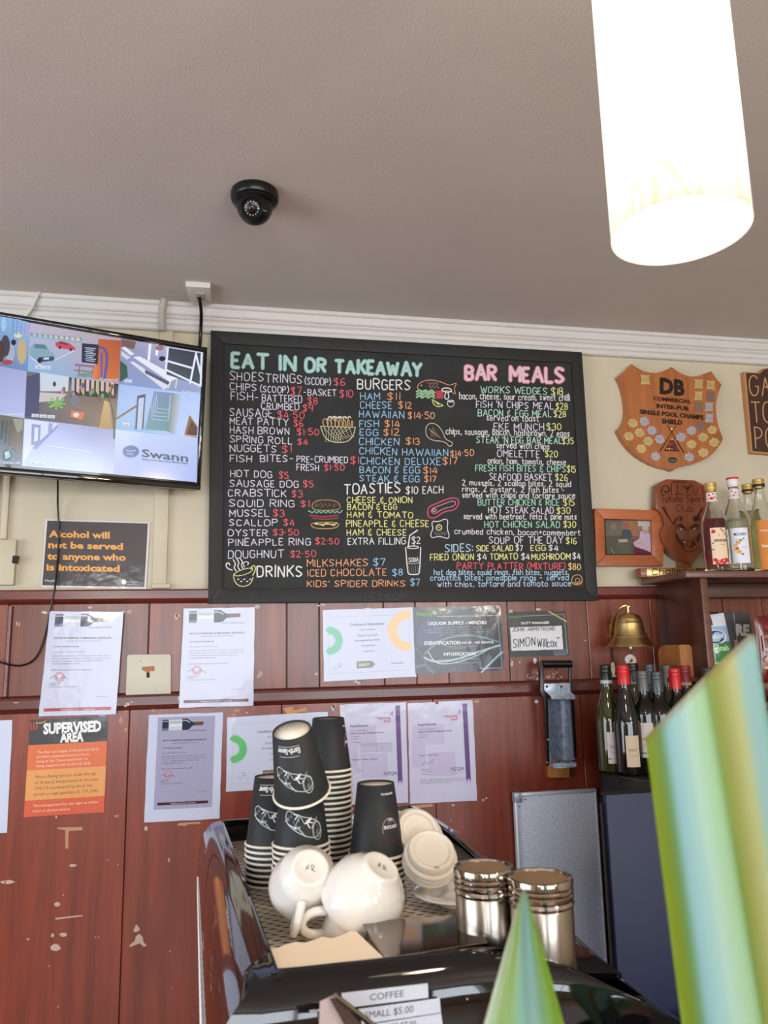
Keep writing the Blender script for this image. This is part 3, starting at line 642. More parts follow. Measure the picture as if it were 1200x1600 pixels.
it = [([(162, 600), (170, 560), (200, 547), (235, 562), (265, 605), (275, 640), (300, 652), (318, 660), (312, 680), (295, 682), (288, 668), (262, 652), (210, 650), (175, 632)], 4, CRM, 2, True)]
for k in range(10): it += [([(182+k*6, 580+k*5), (196+k*6, 600+k*4)], 2.4, C3(180, 160, 120), 0), ([(205+k*4, 568+k*6), (190+k*6, 622+(k % 3)*5)], 1.8, C3(160, 140, 104), 0)]
drawing(mapB, 'drumstick_drawing', it)
PK = C3(206, 96, 118)
it = [([(175, 1060), (180, 1025), (230, 1005), (300, 975), (345, 975), (355, 1005), (330, 1045), (270, 1050), (215, 1092), (180, 1085)], 8, PK, 2, True), ([(195, 1055), (200, 1035), (245, 1018), (310, 992), (335, 995), (330, 1022), (262, 1035), (215, 1068)], 5, C3(222, 150, 165), 2, True), ([(200, 1045), (215, 1035), (228, 1045), (212, 1056)], 4, C3(236, 200, 200), 2, True)]
drawing(mapB, 'steak_drawing', it)
it = [([(205, 1105), (235, 1112), (275, 1092), (292, 1105), (285, 1150), (300, 1190), (290, 1208), (240, 1190), (200, 1205), (190, 1180), (208, 1150), (198, 1125)], 5, SHR, 2, True), ([(222, 1140), (240, 1124), (258, 1138), (250, 1158), (228, 1158)], 6, YEL, 2, True), ([(236, 1140), (244, 1145)], 6, C3(226, 220, 150), 0)]
for k in range(9): it += [([(215+k*8, 1165+(k % 2)*10), (225+k*8, 1190-(k % 3)*6)], 2, C3(170, 170, 176), 0)]
drawing(mapB, 'fried_egg_drawing', it)
it = [([(992, 1440), (1005, 1415), (1040, 1410), (1055, 1435), (1050, 1465), (1015, 1470), (995, 1460)], 5, TAN, 2, True), ([(1012, 1440), (1030, 1428), (1042, 1442), (1030, 1455), (1015, 1452)], 4, TAN, 2, True), ([(1000, 1455), (1030, 1465), (1050, 1450)], 4, C3(226, 190, 140))]
drawing(mapB, 'squid_ring_drawing', it)
P = Print(plane(BY)); P.h = .0003; P.hand('!Steak.', 571, 939, 640, 936, 13, 1.3, C3(84, 84, 84), rnd=hd); P.build('faint_lettering', CHALK, mb)
rebase(mb, V(((TL.x+TR.x)/2, 0, BL.z)))
# ================================================================== television
_az = R(72); TVD = V((sin(_az), cos(_az), 0)); TVN = V((TVD.y, -TVD.x, 0)); _a = R(6)
TVU = V((0, 0, 1))*cos(_a)+TVN*sin(_a); TVF = TVD.cross(TVU); TVF = TVF if TVF.y < 0 else -TVF
TVO = PY(313, 766, -.10)                       # lower right front corner
def PT(x, y, h=0.0):
    d = ray(x, y); o = TVO+TVF*h; return CP+d*((o-CP).dot(TVF)/d.dot(TVF))
def tvM(): return Matrix(((-TVD.x, TVF.x, TVU.x, TVO.x), (-TVD.y, TVF.y, TVU.y, TVO.y), (-TVD.z, TVF.z, TVU.z, TVO.z), (0, 0, 0, 1)))
tv = thing('television', 'wall-mounted flat television showing a grid of security camera views', 'television')
M_ = tvM(); TW, TH = .74, .42                   # local x runs leftwards from the right edge, y towards the room
obj('casing', bx(0, TW, -.045, -.008, 0, TH, .008, 2, M_), M_BPLAS, tv)
obj('rear_housing', bx(.12, TW-.12, -.075, -.04, .04, TH-.12, .01, 2, M_), M_BPLAS, tv)
for nm, a in (('bezel', (0, TW, -.01, .002, TH-.011, TH)), ('bezel', (0, .011, -.01, .002, .018, TH-.011)), ('bezel', (TW-.011, TW, -.01, .002, .018, TH-.011)), ('chin', (0, TW, -.01, .004, 0, .018))):
    obj(nm, bx(*a, .0018, 2, M_), M_GLOSS, tv)
obj('wall_bracket', bx(.28, .46, -.30, -.07, .16, .26, .004, 1, M_), M_BMAT, tv)
scp = obj('screen', bx(.010, TW-.010, -.009, -.004, .017, TH-.010, 0, 1, M_), M_GLOSS, tv)
def tvk(u, v, h=0.0): return PT(u/3.529, 430+v/3.529, h-.0035)
P = Print(tvk); P.dh = .00004; P.h = .0002
def tq(pts, *cs):
    cs = [C3(*c_) for c_ in cs]
    P.grad(pts, cs if len(cs) == len(pts) else [cs[0]]*len(pts))
def S_(r, g, b): return C3(r, g, b)
# tile backgrounds
tq([(-320, 130), (165, 262), (148, 530), (-320, 440)], (120, 150, 190), (150, 185, 230), (110, 140, 190), (70, 90, 130))
tq([(165, 262), (668, 348), (655, 600), (150, 530)], (190, 180, 200), (176, 160, 170), (150, 165, 190), (140, 180, 225))
tq([(668, 348), (1120, 425), (1106, 657), (655, 600)], (150, 150, 185), (195, 200, 225), (150, 165, 205), (130, 150, 200))
tq([(-320, 440), (148, 530), (135, 790), (-320, 720)], (140, 150, 190), (165, 170, 215), (180, 190, 235), (150, 160, 205))
tq([(150, 530), (655, 600), (638, 850), (135, 790)], (110, 105, 110), (90, 85, 80), (150, 130, 110), (92, 92, 110))
tq([(655, 600), (1106, 657), (1090, 905), (638, 850)], (165, 190, 235), (180, 205, 250), (200, 215, 255), (140, 185, 225))
tq([(-320, 720), (135, 790), (120, 1052), (-320, 1000)], (70, 80, 90), (110, 110, 90), (110, 120, 140), (50, 60, 80))
tq([(135, 790), (638, 850), (627, 1098), (120, 1052)], (190, 200, 245), (160, 165, 205), (205, 215, 250), (190, 205, 250))
tq([(638, 850), (1090, 905), (1085, 1142), (627, 1098)], (205, 218, 255), (190, 205, 245), (170, 185, 240), (180, 190, 245))
# street / people tile
for (x, y, rx, ry, c_) in [(75, 370, 14, 16, (30, 30, 40)), (55, 430, 26, 50, (170, 170, 195)), (100, 330, 22, 16, (225, 215, 170)), (120, 420, 26, 70, (190, 170, 130)), (30, 390, 25, 60, (60, 60, 80)), (20, 270, 14, 40, (150, 200, 240)), (5, 420, 20, 60, (70, 50, 50)), (40, 480, 30, 14, (160, 70, 70))]:
    P.disc(x, y, rx, ry, C3(*c_))
for k in range(5): tq([(70+k*22, 240+k*6), (82+k*22, 243+k*6), (74+k*22, 330), (62+k*22, 326)], (110+k*15, 160, 210))
# car park
tq([(168, 318), (455, 345), (450, 375), (168, 345)], (90, 130, 130), (120, 150, 130), (150, 180, 190), (150, 190, 220))
for k in range(9): tq([(180+k*30, 320+k*3), (200+k*30, 322+k*3), (200+k*30, 340+k*3), (180+k*30, 338+k*3)], (170+k*6, 190, 200))
tq([(165, 400), (190, 376), (250, 380), (268, 410), (300, 440), (298, 472), (215, 484), (165, 440)], (130, 165, 185)); tq([(190, 380), (248, 384), (262, 408), (190, 402)], (90, 125, 140)); tq([(215, 452), (298, 448), (298, 470), (216, 480)], (50, 75, 95))
P.disc(218, 470, 12, 16, C3(25, 30, 35)); tq([(240, 455), (270, 452), (270, 464), (240, 466)], (200, 215, 230))
tq([(305, 372), (335, 362), (385, 376), (416, 402), (414, 414), (330, 402), (308, 392)], (200, 70, 90)); tq([(330, 366), (378, 378), (370, 386), (328, 378)], (110, 60, 80)); P.disc(330, 398, 8, 8, C3(60, 40, 50)); P.disc(390, 410, 8, 8, C3(60, 40, 50))
P.line([(300, 470), (410, 415)], 3, C3(220, 235, 250)); P.line([(170, 450), (240, 510)], 4, C3(220, 235, 250))
tq([(543, 352), (668, 360), (655, 590), (520, 570)], (190, 95, 50), (175, 85, 60), (200, 110, 60), (215, 110, 60))
tq([(452, 375), (545, 383), (540, 490), (450, 480)], (38, 44, 70))
for k in range(8): P.line([(468+(k % 2)*6, 400+k*10), (528-(k % 3)*8, 405+k*10)], 4, C3(190, 200, 225))
P.line([(550, 395), (585, 410), (592, 470), (575, 575)], 14, C3(70, 90, 170), 2); P.line([(560, 430), (560, 565)], 12, C3(80, 100, 180))
tq([(415, 488), (540, 500), (538, 512), (412, 500)], (150, 110, 120)); tq([(408, 518), (530, 530), (528, 542), (405, 528)], (160, 120, 125)); P.line([(440, 500), (430, 560)], 5, C3(130, 90, 100)); P.line([(515, 505), (505, 565)], 5, C3(130, 90, 100))
tq([(520, 500), (540, 502), (530, 575), (512, 572)], (225, 120, 60)); P.disc(470, 550, 40, 12, C3(110, 150, 130))
# deck with picnic tables
tq([(668, 352), (750, 366), (740, 408), (668, 395)], (120, 90, 85)); tq([(662, 470), (700, 500), (705, 560), (660, 590)], (50, 90, 70))
tq([(668, 398), (690, 394), (742, 436), (720, 442)], (225, 228, 240)); tq([(668, 418), (720, 452), (700, 466), (668, 440)], (205, 210, 225))
tq([(735, 452), (770, 447), (985, 565), (935, 588)], (230, 232, 245)); tq([(715, 478), (735, 476), (935, 605), (905, 632)], (215, 220, 235)); tq([(800, 520), (935, 590), (925, 605), (800, 540)], (90, 90, 110))
P.line([(940, 588), (925, 625)], 9, C3(215, 220, 200)); P.line([(975, 575), (968, 622)], 9, C3(205, 210, 190))
for (a_, b_) in (((828, 380), (820, 470)), ((870, 386), (864, 440))): P.line([a_, b_], 14, C3(235, 240, 250))
tq([(925, 400), (1118, 432), (1112, 612), (912, 545)], (60, 70, 85), (50, 60, 75), (70, 80, 90), (80, 90, 100))
for a_, b_ in (((926, 400), (912, 545)), ((1082, 428), (1048, 595)), ((1112, 434), (1106, 612)), ((912, 470), (1060, 512)), ((912, 520), (1105, 610)), ((1082, 440), (1110, 560))): P.line([a_, b_], 11, C3(225, 232, 248))
P.disc(895, 460, 18, 14, C3(30, 30, 50)); P.disc(880, 400, 24, 16, C3(150, 120, 120))
# bar interior
tq([(150, 560), (218, 540), (216, 770), (140, 780)], (70, 75, 110)); tq([(220, 535), (380, 560), (375, 640), (222, 640)], (200, 210, 225)); tq([(385, 562), (650, 600), (640, 680), (400, 660)], (60, 50, 45))
for k in range(9): tq([(395+k*27, 565+k*3), (412+k*27, 567+k*3), (410+k*27, 640+(k % 3)*14), (393+k*27, 640)], (170+(k*37) % 60, 180, 200-(k*23) % 60))
for k in range(14): P.disc(300+(k*53) % 330, 600+(k*29) % 80, 9, 14, C3(60+(k*61) % 150, 60+(k*47) % 120, 60+(k*31) % 110))
tq([(220, 645), (370, 655), (330, 690), (215, 700)], (200, 190, 195))
for k in range(16): a_ = k*.8; P.line([(312, 710), (312+48*cos(a_), 706+34*sin(a_))], 9, C3(90+(k % 3)*40, 165+(k % 2)*30, 100), 0)
P.disc(408, 690, 22, 34, C3(120, 125, 145)); tq([(395, 745), (465, 758), (455, 798), (388, 782)], (220, 130, 100)); P.disc(420, 770, 16, 12, C3(230, 220, 220))
tq([(575, 690), (610, 700), (615, 850), (545, 840)], (200, 170, 130), (180, 160, 130), (170, 140, 100), (190, 150, 90)); P.line([(620, 610), (600, 700), (632, 760), (630, 900)], 9, C3(90, 95, 60), 2)
# corridor and stairs
tq([(850, 640), (955, 650), (925, 860), (800, 850)], (130, 150, 190), (130, 150, 180), (120, 160, 165), (130, 170, 180))
for k in range(4): P.line([(862-k*8, 652+k*22), (868-k*10, 735+k*20), (935-k*2, 742+k*20), (940-k*2, 660+k*22)], 4, C3(190, 205, 240), 0, False)
tq([(757, 665), (803, 655), (790, 850), (745, 850)], (95, 95, 105)); tq([(765, 680), (795, 672), (782, 850), (755, 850)], (190, 205, 235)); P.line([(645, 790), (750, 722)], 11, C3(140, 105, 85))
tq([(955, 650), (1010, 660), (965, 880), (920, 860)], (150, 160, 150), (190, 205, 240), (185, 195, 220), (120, 150, 140)); tq([(1045, 770), (1090, 835), (1088, 898), (1015, 885)], (150, 110, 80)); tq([(1055, 800), (1086, 842), (1084, 890), (1030, 880)], (100, 75, 65))
# back hall
for k in range(5): tq([(10+k*22, 800), (24+k*22, 803), (14+k*22, 900+k*20), (0+k*22, 900+k*18)], (60+k*20, 80+k*8, 90))
tq([(70, 790), (130, 795), (125, 850), (95, 870)], (150, 155, 140)); P.disc(40, 990, 26, 30, C3(40, 60, 100)); tq([(25, 975), (50, 965), (60, 1000), (30, 1015)], (120, 200, 200)); P.disc(35, 985, 8, 8, C3(230, 220, 120))
tq([(135, 795), (320, 818), (180, 950), (125, 1040)], (215, 222, 250)); tq([(175, 820), (225, 826), (220, 930), (172, 940)], (150, 160, 205)); tq([(190, 838), (212, 842), (208, 912), (188, 918)], (220, 228, 250)); tq([(268, 815), (292, 818), (285, 860), (264, 868)], (160, 170, 210))
tq([(180, 950), (320, 825), (325, 832), (200, 960)], (150, 160, 210)); P.line([(260, 940), (500, 975)], 5, C3(225, 232, 255))
# lettering on the screen
P.disc(722, 972, 45, 34, C3(110, 130, 180)); P.line([(695, 965), (720, 972), (748, 965)], 5, C3(190, 205, 240)); P.line([(700, 985), (735, 985), (725, 1000)], 4, C3(190, 205, 240))
P.text('Swann', 782, 1000, 1038, 1030, 44, C3(96, 104, 120), .02); P.text('Advanced Security Made Easy', 780, 1018, 1038, 1042, 9, C3(60, 70, 95), .02)
for (t, x, y, ww, k) in (('Camera2', 552, 578, 100, 6), ('Camera5', 1005, 645, 95, 12), ('Camera4', 995, 885, 95, 10), ('Camera8', -5, 1038, 115, 4), ('Camera7', -10, 770, 145, 4)): P.text(t, x, y, x+ww, y+k, 15, C3(225, 230, 245))
for (x, y, n) in ((195, 512, 2), (688, 590, 1), (175, 780, 3), (675, 828, 1), (160, 1040, 2)):
    for k in range(n): tq([(x+k*44, y-16+k*3), (x+40+k*44, y-14+k*3), (x+39+k*44, y+4+k*3), (x-1+k*44, y+2+k*3)], (210, 215, 235)); P.text('HD', x+8+k*44, y+k*3, x+32+k*44, y+1+k*3, 9, C3(70, 80, 110))
# keep only what lies on the panel
so = P.build('screen_picture', SCREEN, tv)
bmx = bmesh.new(); bmx.from_mesh(so.data)
for pt, nn in ((TVO-TVD*(TW-.011), -TVD),):
    bmesh.ops.bisect_plane(bmx, geom=bmx.verts[:]+bmx.edges[:]+bmx.faces[:], plane_co=pt, plane_no=nn, clear_outer=True)
bmx.to_mesh(so.data); bmx.free()
rebase(tv, TVO-TVD*(TW/2))
# ---- socket on the ceiling edge and its black lead down to the television
so_ = thing('ceiling_socket', 'small white power socket on the ceiling edge above the television corner', 'socket')
def ZP(x, y, h=0.0): return PZ(x, y, CZ-.0015-h)
fr = [PZ(x, y, CZ-.016) for x, y in ((290, 447.5), (328.5, 450), (330.5, 476), (297, 473))]
obj('socket_box', prism(fr, [V((p.x, p.y, CZ)) for p in fr], .002), M_WHITEP, so_)
fr = [PZ(x, y, CZ-.0185) for x, y in ((305, 458), (319, 459.5), (321, 470), (307, 469))]
obj('socket_insert', prism(fr, [V((p.x, p.y, CZ-.015)) for p in fr], .0008), M_TRIMD, so_)
rebase(so_, PZ(311, 462, CZ))
pc = tube([PZ(311.5, 464, CZ-.018), PY(313, 474, -.115), PY(314.8, 490, -.075), PY(313.5, 520, -.035), PY(311, 556, -.035), PY(308, 620, -.03)], .0052, 10)
tag(obj('power_cable', pc, M_BPLAS), 'thick black power cable dropping from the ceiling socket behind the television', 'cable')
pc = tube([PY(90, 735, -.10), PY(90.5, 770, -.05), PY(90, 790, -.022), PY(92.5, 830, -.014), PY(90, 880, -.014), PY(86, 922, -.036), PY(79, 950, -.03), PY(74, 975, -.024), PY(66, 1010, -.024), PY(54, 1032, -.024), PY(34, 1041, -.024), PY(14, 1039, -.028), PY(-12, 1031, -.024), PY(-60, 1010, -.02), PY(-120, 1000, -.02)], .0026, 8)
tag(obj('aerial_cable', pc, M_BPLAS), 'thin black cable hanging from the television across the signs in a loop', 'cable')
# ================================================================== dome camera on the ceiling
dc = thing('dome_camera', 'black dome security camera fixed to the ceiling', 'security camera')
cx = PZ(398, 309, CZ-.012); M_ = Matrix.Translation((cx.x, cx.y, CZ)) @ Matrix.Rotation(pi, 4, 'X')
rb = .0545
obj('base_ring', lathe([(0, 0), (rb, 0), (rb+.001, .004), (rb+.001, .016), (rb-.002, .022), (rb-.006, .024), (rb-.006, .028), (.040, .034), (.038, .036), (0, .036)], 48, M_), M_BPLAS, dc)
ctr = V((cx.x, cx.y, CZ-.036)); rr_ = .041
bm = bmesh.new(); bmesh.ops.create_uvsphere(bm, u_segments=40, v_segments=24, radius=rr_); bm.transform(Matrix.Translation(ctr)); obj('ball', bm, M_BPLAS, dc)
ld = (V((CP.x-.35, CP.y, 1.35))-ctr).normalized(); Ml = axisM(ctr+ld*(rr_-.008), ld)
obj('lens_ring', lathe([(0, .004), (.020, .004), (.0215, .006), (.0245, .009), (.026, .007), (.026, 0)], 40, Ml), M_BPLAS, dc)
obj('lens', lathe([(0, .0085), (.003, .0085), (.0055, .0075), (.0065, .005), (.0065, .003)], 24, Ml), M_GLOSS, dc)
ledm = mat('infrared_led', (205, 195, 200), .25)
for k in range(14):
    a = 2*pi*k/14; obj('led', lathe([(0, .0062), (.0012, .006), (.0018, .005), (.0018, .0035)], 10, Ml @ Matrix.Translation((.0145*cos(a), .0145*sin(a), 0))), ledm, dc)
q = PD(407.5, 326.5, 1); dd = (q-CP).normalized()
def ballM(x, y, h=0.0):
    d = ray(x, y).normalized(); oc_ = CP-ctr; b_ = oc_.dot(d); c_ = oc_.dot(oc_)-(rr_+h+.0006)**2; t = -b_-sqrt(max(b_*b_-c_, 0)); return CP+d*t
P = Print(ballM); P.disc(404, 325.5, 1.7, 1.5, C3(150, 190, 200), 12); P.text('Swann', 407, 327.6, 416.5, 331, 2.6, C3(170, 200, 210), .02); P.build('maker_lettering', MATTE, dc)
rebase(dc, V((cx.x, cx.y, CZ)))
# ================================================================== pendant lamp
pl = thing('pendant_lamp', 'glowing white cylindrical glass pendant lamp hanging at upper right', 'lamp')
LR = .072; bc = PD(1063, 364, FPX*LR*2/208)
m = bpy.data.materials.new('lit_glass_shade'); m.use_nodes = True; nt = m.node_tree; b = nt.nodes['Principled BSDF']; L = nt.links.new
tc = nt.nodes.new('ShaderNodeTexCoord'); n = nt.nodes.new('ShaderNodeTexNoise'); n.inputs['Scale'].default_value = 9; n.inputs['Detail'].default_value = 3; n.inputs['Distortion'].default_value = 1.6; L(tc.outputs['Object'], n.inputs['Vector'])
r = nt.nodes.new('ShaderNodeValToRGB'); e = r.color_ramp.elements; e[0].position = .47; e[0].color = (1, .93, .78, 1); e[1].position = .53; e[1].color = (1, .93, .78, 1); k_ = r.color_ramp.elements.new(.5); k_.color = (.86, .80, .44, 1)
L(n.outputs['Fac'], r.inputs['Fac']); L(r.outputs['Color'], b.inputs['Emission Color'])
sx = nt.nodes.new('ShaderNodeSeparateXYZ'); L(tc.outputs['Object'], sx.inputs[0]); mr = nt.nodes.new('ShaderNodeMapRange'); mr.inputs['From Min'].default_value = 0; mr.inputs['From Max'].default_value = .16; mr.inputs['To Min'].default_value = .86; mr.inputs['To Max'].default_value = 3.6
L(sx.outputs['Z'], mr.inputs['Value']); L(mr.outputs['Result'], b.inputs['Emission Strength'])
b.inputs['Base Color'].default_value = (.12, .11, .10, 1); b.inputs['Roughness'].default_value = .3
LH = .46
sh = obj('glass_shade', lathe([(LR, 0), (LR, LH), (LR-.003, LH), (LR-.004, .002), (LR-.003, 0), (LR, 0)], 64), m, pl); sh.location = bc
m2 = mat('glass_shade_inside', (255, 244, 220), .5, emit=(255, 240, 214), estr=3.0)
o = obj('bulb', lathe([(0, .10), (.02, .105), (.033, .13), (.033, .15), (.02, .19), (.013, .21), (.013, .25), (0, .25)], 24), mat('lit_bulb', (255, 240, 220), .4, emit=(255, 236, 205), estr=9), pl); o.location = bc
o = obj('inner_diffuser', lathe([(0, .010), (LR-.0055, .010), (LR-.0055, LH-.01)], 48), m2, pl); o.location = bc
o = obj('cap', lathe([(0, LH+.012), (.03, LH+.012), (LR+.002, LH+.006), (LR+.002, LH-.012), (LR, LH-.012)], 48), M_STEEL, pl); o.location = bc
if bc.z+LH+.012 < CZ-.01:
    o = obj('rod', lathe([(0, LH+.01), (.006, LH+.01), (.006, CZ-bc.z-.02), (.045, CZ-bc.z-.018), (.045, CZ-bc.z), (0, CZ-bc.z)], 24), M_STEEL, pl); o.location = bc
pt = bpy.data.lights.new('pendant_light', 'POINT'); pt.energy = 7; pt.color = (1, .84, .62); pt.shadow_soft_size = .05
po = bpy.data.objects.new('pendant_light', pt); col.objects.link(po); po.location = (bc.x, bc.y, bc.z-.03); 
rebase(pl, bc)
# ================================================================== signs and papers on the wall
def paper(nm, label, cat, q, color, m=PAPER, Y=-.0135, curl=0.0, seed=1, group=None):
    t = thing(nm, label, cat, group=group); s_ = sheet(q, Y, color, t, 'sheet', m, curl=0.0, seed=seed)
    P = Print(plane(Y)); c_ = (PY(*q[2], Y)+PY(*q[3], Y))/2
    return t, P, c_
def done(t, P, c_, m=PAPER, nm='printing'):
    P.build(nm, m, t); rebase(t, c_)
# no alcohol sign
q = [(71, 811), (234.5, 816), (228, 920), (64, 918)]
t, P, c_ = paper('alcohol_notice', 'black and orange notice on the cream wall refusing alcohol to the intoxicated', 'sign', q, C3(216, 214, 214), LAM, Y=-.0035)
P.poly([(74, 813.5), (231, 818), (225.5, 917.5), (66, 914.5)], C3(52, 40, 44))
K5 = lambda u, v: (u/3.529, 780+v/3.529)
def T5(P, s, x0, y0, x1, y1, h, c, b=0.): (a, b_), (d, e) = K5(x0, y0), K5(x1, y1); P.text(s, a, b_, d, e, h/3.529, c, b)
OR = C3(240, 166, 64)
for s, a in (('Alcohol will', (270, 208, 605, 216)), ('not be served', (266, 268, 678, 278)), ('to anyone who', (261, 331, 694, 338)), ('is intoxicated', (256, 391, 660, 400))): T5(P, s, *a, 37, OR, .035)
T5(P, 'Health', 248, 455, 312, 456, 15, C3(220, 220, 225)); P.disc(*K5(683, 457), 4, 4, C3(230, 230, 230)); T5(P, 'Alcohol Harm', 700, 459, 770, 460, 7, C3(220, 220, 225)); T5(P, 'Reduction Agency', 700, 471, 760, 472, 6, C3(200, 200, 205))
done(t, P, c_, LAM)
# manager's certificate notices (three)
INK = C3(48, 48, 62)
def cert(nm, label, q, col_, mat_, inner=None, seed=1, name_='To: John Gerard Armstrong', red=(168, 54, 56), Y=-.0135):
    t, P, c_ = paper(nm, label, 'certificate', q, col_, mat_, Y=Y, seed=seed, group="manager's certificate notices")
    Q = inner or q
    if inner: P.poly(inner, C3(166, 166, 196))
    def B(u, v): return bil(Q, u, v)
    def rect(u0, u1, v0, v1, c): P.poly([B(u0, v0), B(u1, v0), B(u1, v1), B(u0, v1)], c)
    h_ = ((V(Q[3])-V(Q[0])).length)
    def tx(s, u0, v, u1, hh, c=INK, b=0.): a, b_ = B(u0, v), B(u1, v); P.text(s, *a, *b_, hh*h_, c, b)
    rect(.08, .19, .028, .04, C3(40, 44, 56)); rect(.08, .19, .05, .12, C3(46, 54, 72)); rect(.08, .19, .12, .145, C3(96, 110, 132)); rect(.2, .43, .03, .145, C3(200, 206, 216))
    tx("MANAGER'S", .22, .068, .41, .022, C3(110, 116, 130)); tx('CERTIFICATE', .21, .103, .42, .022, C3(250, 250, 252), .02)
    P.poly([B(.43, .02), B(.52, .02), B(.57, .045), B(.61, .06), B(.80, .057), B(.80, .095), B(.61, .1), B(.56, .135), B(.52, .145), B(.43, .145)], C3(44, 52, 70)); rect(.64, .8, .058, .094, C3(112, 78, 56))
    P.line([B(.44, .04), B(.51, .04), B(.56, .065)], h_*.012, C3(180, 190, 205), 1)
    tx('Number 42/CERT/1234/2013', .55, .158, .86, .011)
    tx("NOTICE OF RENEWAL OF MANAGER'S CERTIFICATE", .1, .262, .86, .017, INK, .01); tx('Section 224, Sale and Supply of Alcohol Act 2012', .26, .287, .72, .009)
    tx(name_, .1, .342, .44, .013, INK, .01); tx("Your manager's certificate is renewed.", .1, .392, .5, .009)
    tx('Subject to the requirements of the Act relating to the payment of fees,', .1, .43, .86, .009); tx('and to the provisions of the Act relating to the suspension and', .1, .455, .86, .009); tx('cancellation of managers certificates, the certificate expires on', .1, .48, .78, .009); tx('11 September 2022 unless renewed.', .1, .505, .48, .009, INK, .01)
    tx('DATED at Dannevirke this 27th day of August 2019', .09, .565, .64, .009, INK, .005)
    x, y = B(.22, .625); r = h_*.045
    for k, rr in enumerate((r, r*.72)): P.arc(x, y, rr, rr*.95, 0, 360, h_*.006, C3(214, 132, 140), 24)
    P.line([B(.1, .64), B(.17, .61), B(.2, .655), B(.27, .62), B(.34, .65)], h_*.004, C3(90, 90, 130), 1)
    tx('Kathy Smith', .1, .69, .24, .009); tx('Secretary', .1, .705, .19, .009, INK, .01); tx('Licensing Committee', .1, .725, .48, .008); tx('www.council.nz', .72, .828, .89, .007)
    rect(.06, .93, .925, .955, C3(*red)); tx('TARARUA DISTRICT COUNCIL', .28, .949, .72, .014, C3(240, 228, 228))
    done(t, P, c_, mat_)
cert('certificate_notice', "white manager's certificate sheet with a bottle drawing under the black notice, cable across its corner", [(78, 955), (193, 956), (181, 1116), (60, 1119.5)], C3(198, 202, 226), LAM, seed=3, Y=-.0305)
cert('certificate_notice', "white manager's certificate sheet touching the menu board's lower left corner", [(287, 951), (398, 949), (396, 1103), (279.5, 1106)], C3(200, 204, 228), LAM, seed=4, name_='To: Paula Kendwell', red=(96, 40, 50), Y=-.0305)
cert('certificate_notice', "manager's certificate photocopied on a white sheet with wide borders, left of the coffee machine", [(232.5, 1117), (348.5, 1113), (343, 1279), (225, 1285.5)], C3(204, 212, 236), PAPER, inner=[(247, 1121), (336, 1118.5), (331, 1261), (240, 1265.5)], seed=5, name_='To: Paula Kendwell', red=(80, 34, 48))
# supervised area poster
q = [(47, 1125), (169, 1119), (162.5, 1269), (37, 1277)]
t, P, c_ = paper('supervised_area_poster', 'orange and black supervised area poster on the lower wood panelling', 'poster', q, C3(52, 56, 60), LAM, seed=6)
B = lambda u, v: bil(q, u, v)
def rc(u0, u1, v0, v1, c): P.poly([B(u0, v0), B(u1, v0), B(u1, v1), B(u0, v1)], c)
rc(0, 1, .26, .52, C3(224, 112, 62)); rc(0, 1, .52, .83, C3(230, 160, 90)); rc(0, 1, .83, 1, C3(218, 92, 56))
def tx(s, u0, v, u1, hh, c, b=0.): a, b_ = B(u0, v), B(u1, v); P.text(s, *a, *b_, hh*150, c, b)
WH = C3(240, 240, 240)
tx('SUPERVISED', .18, .15, .92, .11, WH, .05); tx('AREA', .40, .245, .70, .10, WH, .05)
for k, s in enumerate(('The Sale and Supply of Alcohol Act 2012', 'prohibits intoxicated persons from', 'being in this "Supervised Area" or', 'being supplied with alcohol (S. 252)')): tx(s, .12, .35+k*.047, (.9, .78, .77, .8)[k], .027, C3(244, 206, 180), .005)
for k, s in enumerate(('Minors [being persons under the age', 'of 18 years] are permitted in this area', 'ONLY if accompanied by his or her', 'parent or legal guardian (S. 119, 244)')): tx(s, .11, .605+k*.06, (.88, .91, .84, .91)[k], .033, C3(104, 74, 44))
for k, s in enumerate(('The management has the right to refuse', 'entry or alcohol service.')): tx(s, .11, .90+k*.055, (.92, .58)[k], .027, C3(248, 216, 196))
for k in range(3): P.line([B(.02+k*.035, .03), B(.015+k*.04, .07), B(.03+k*.03, .1)], 2, C3(206, 52, 50), 1)
P.line([B(.08, .03), B(.14, .04), B(.2, .02)], 1.6, C3(214, 170, 90), 1)
done(t, P, c_, LAM)
# laminated sheet cut by the left edge of the view
t, P, c_ = paper('laminated_sheet', 'blank-looking laminated white sheet at the far left edge beside the orange poster', 'sheet', [(-70, 1128), (19.5, 1125), (11, 1301), (-84, 1306)], C3(206, 216, 240), LAM, seed=8, curl=.001)
rebase(t, c_)
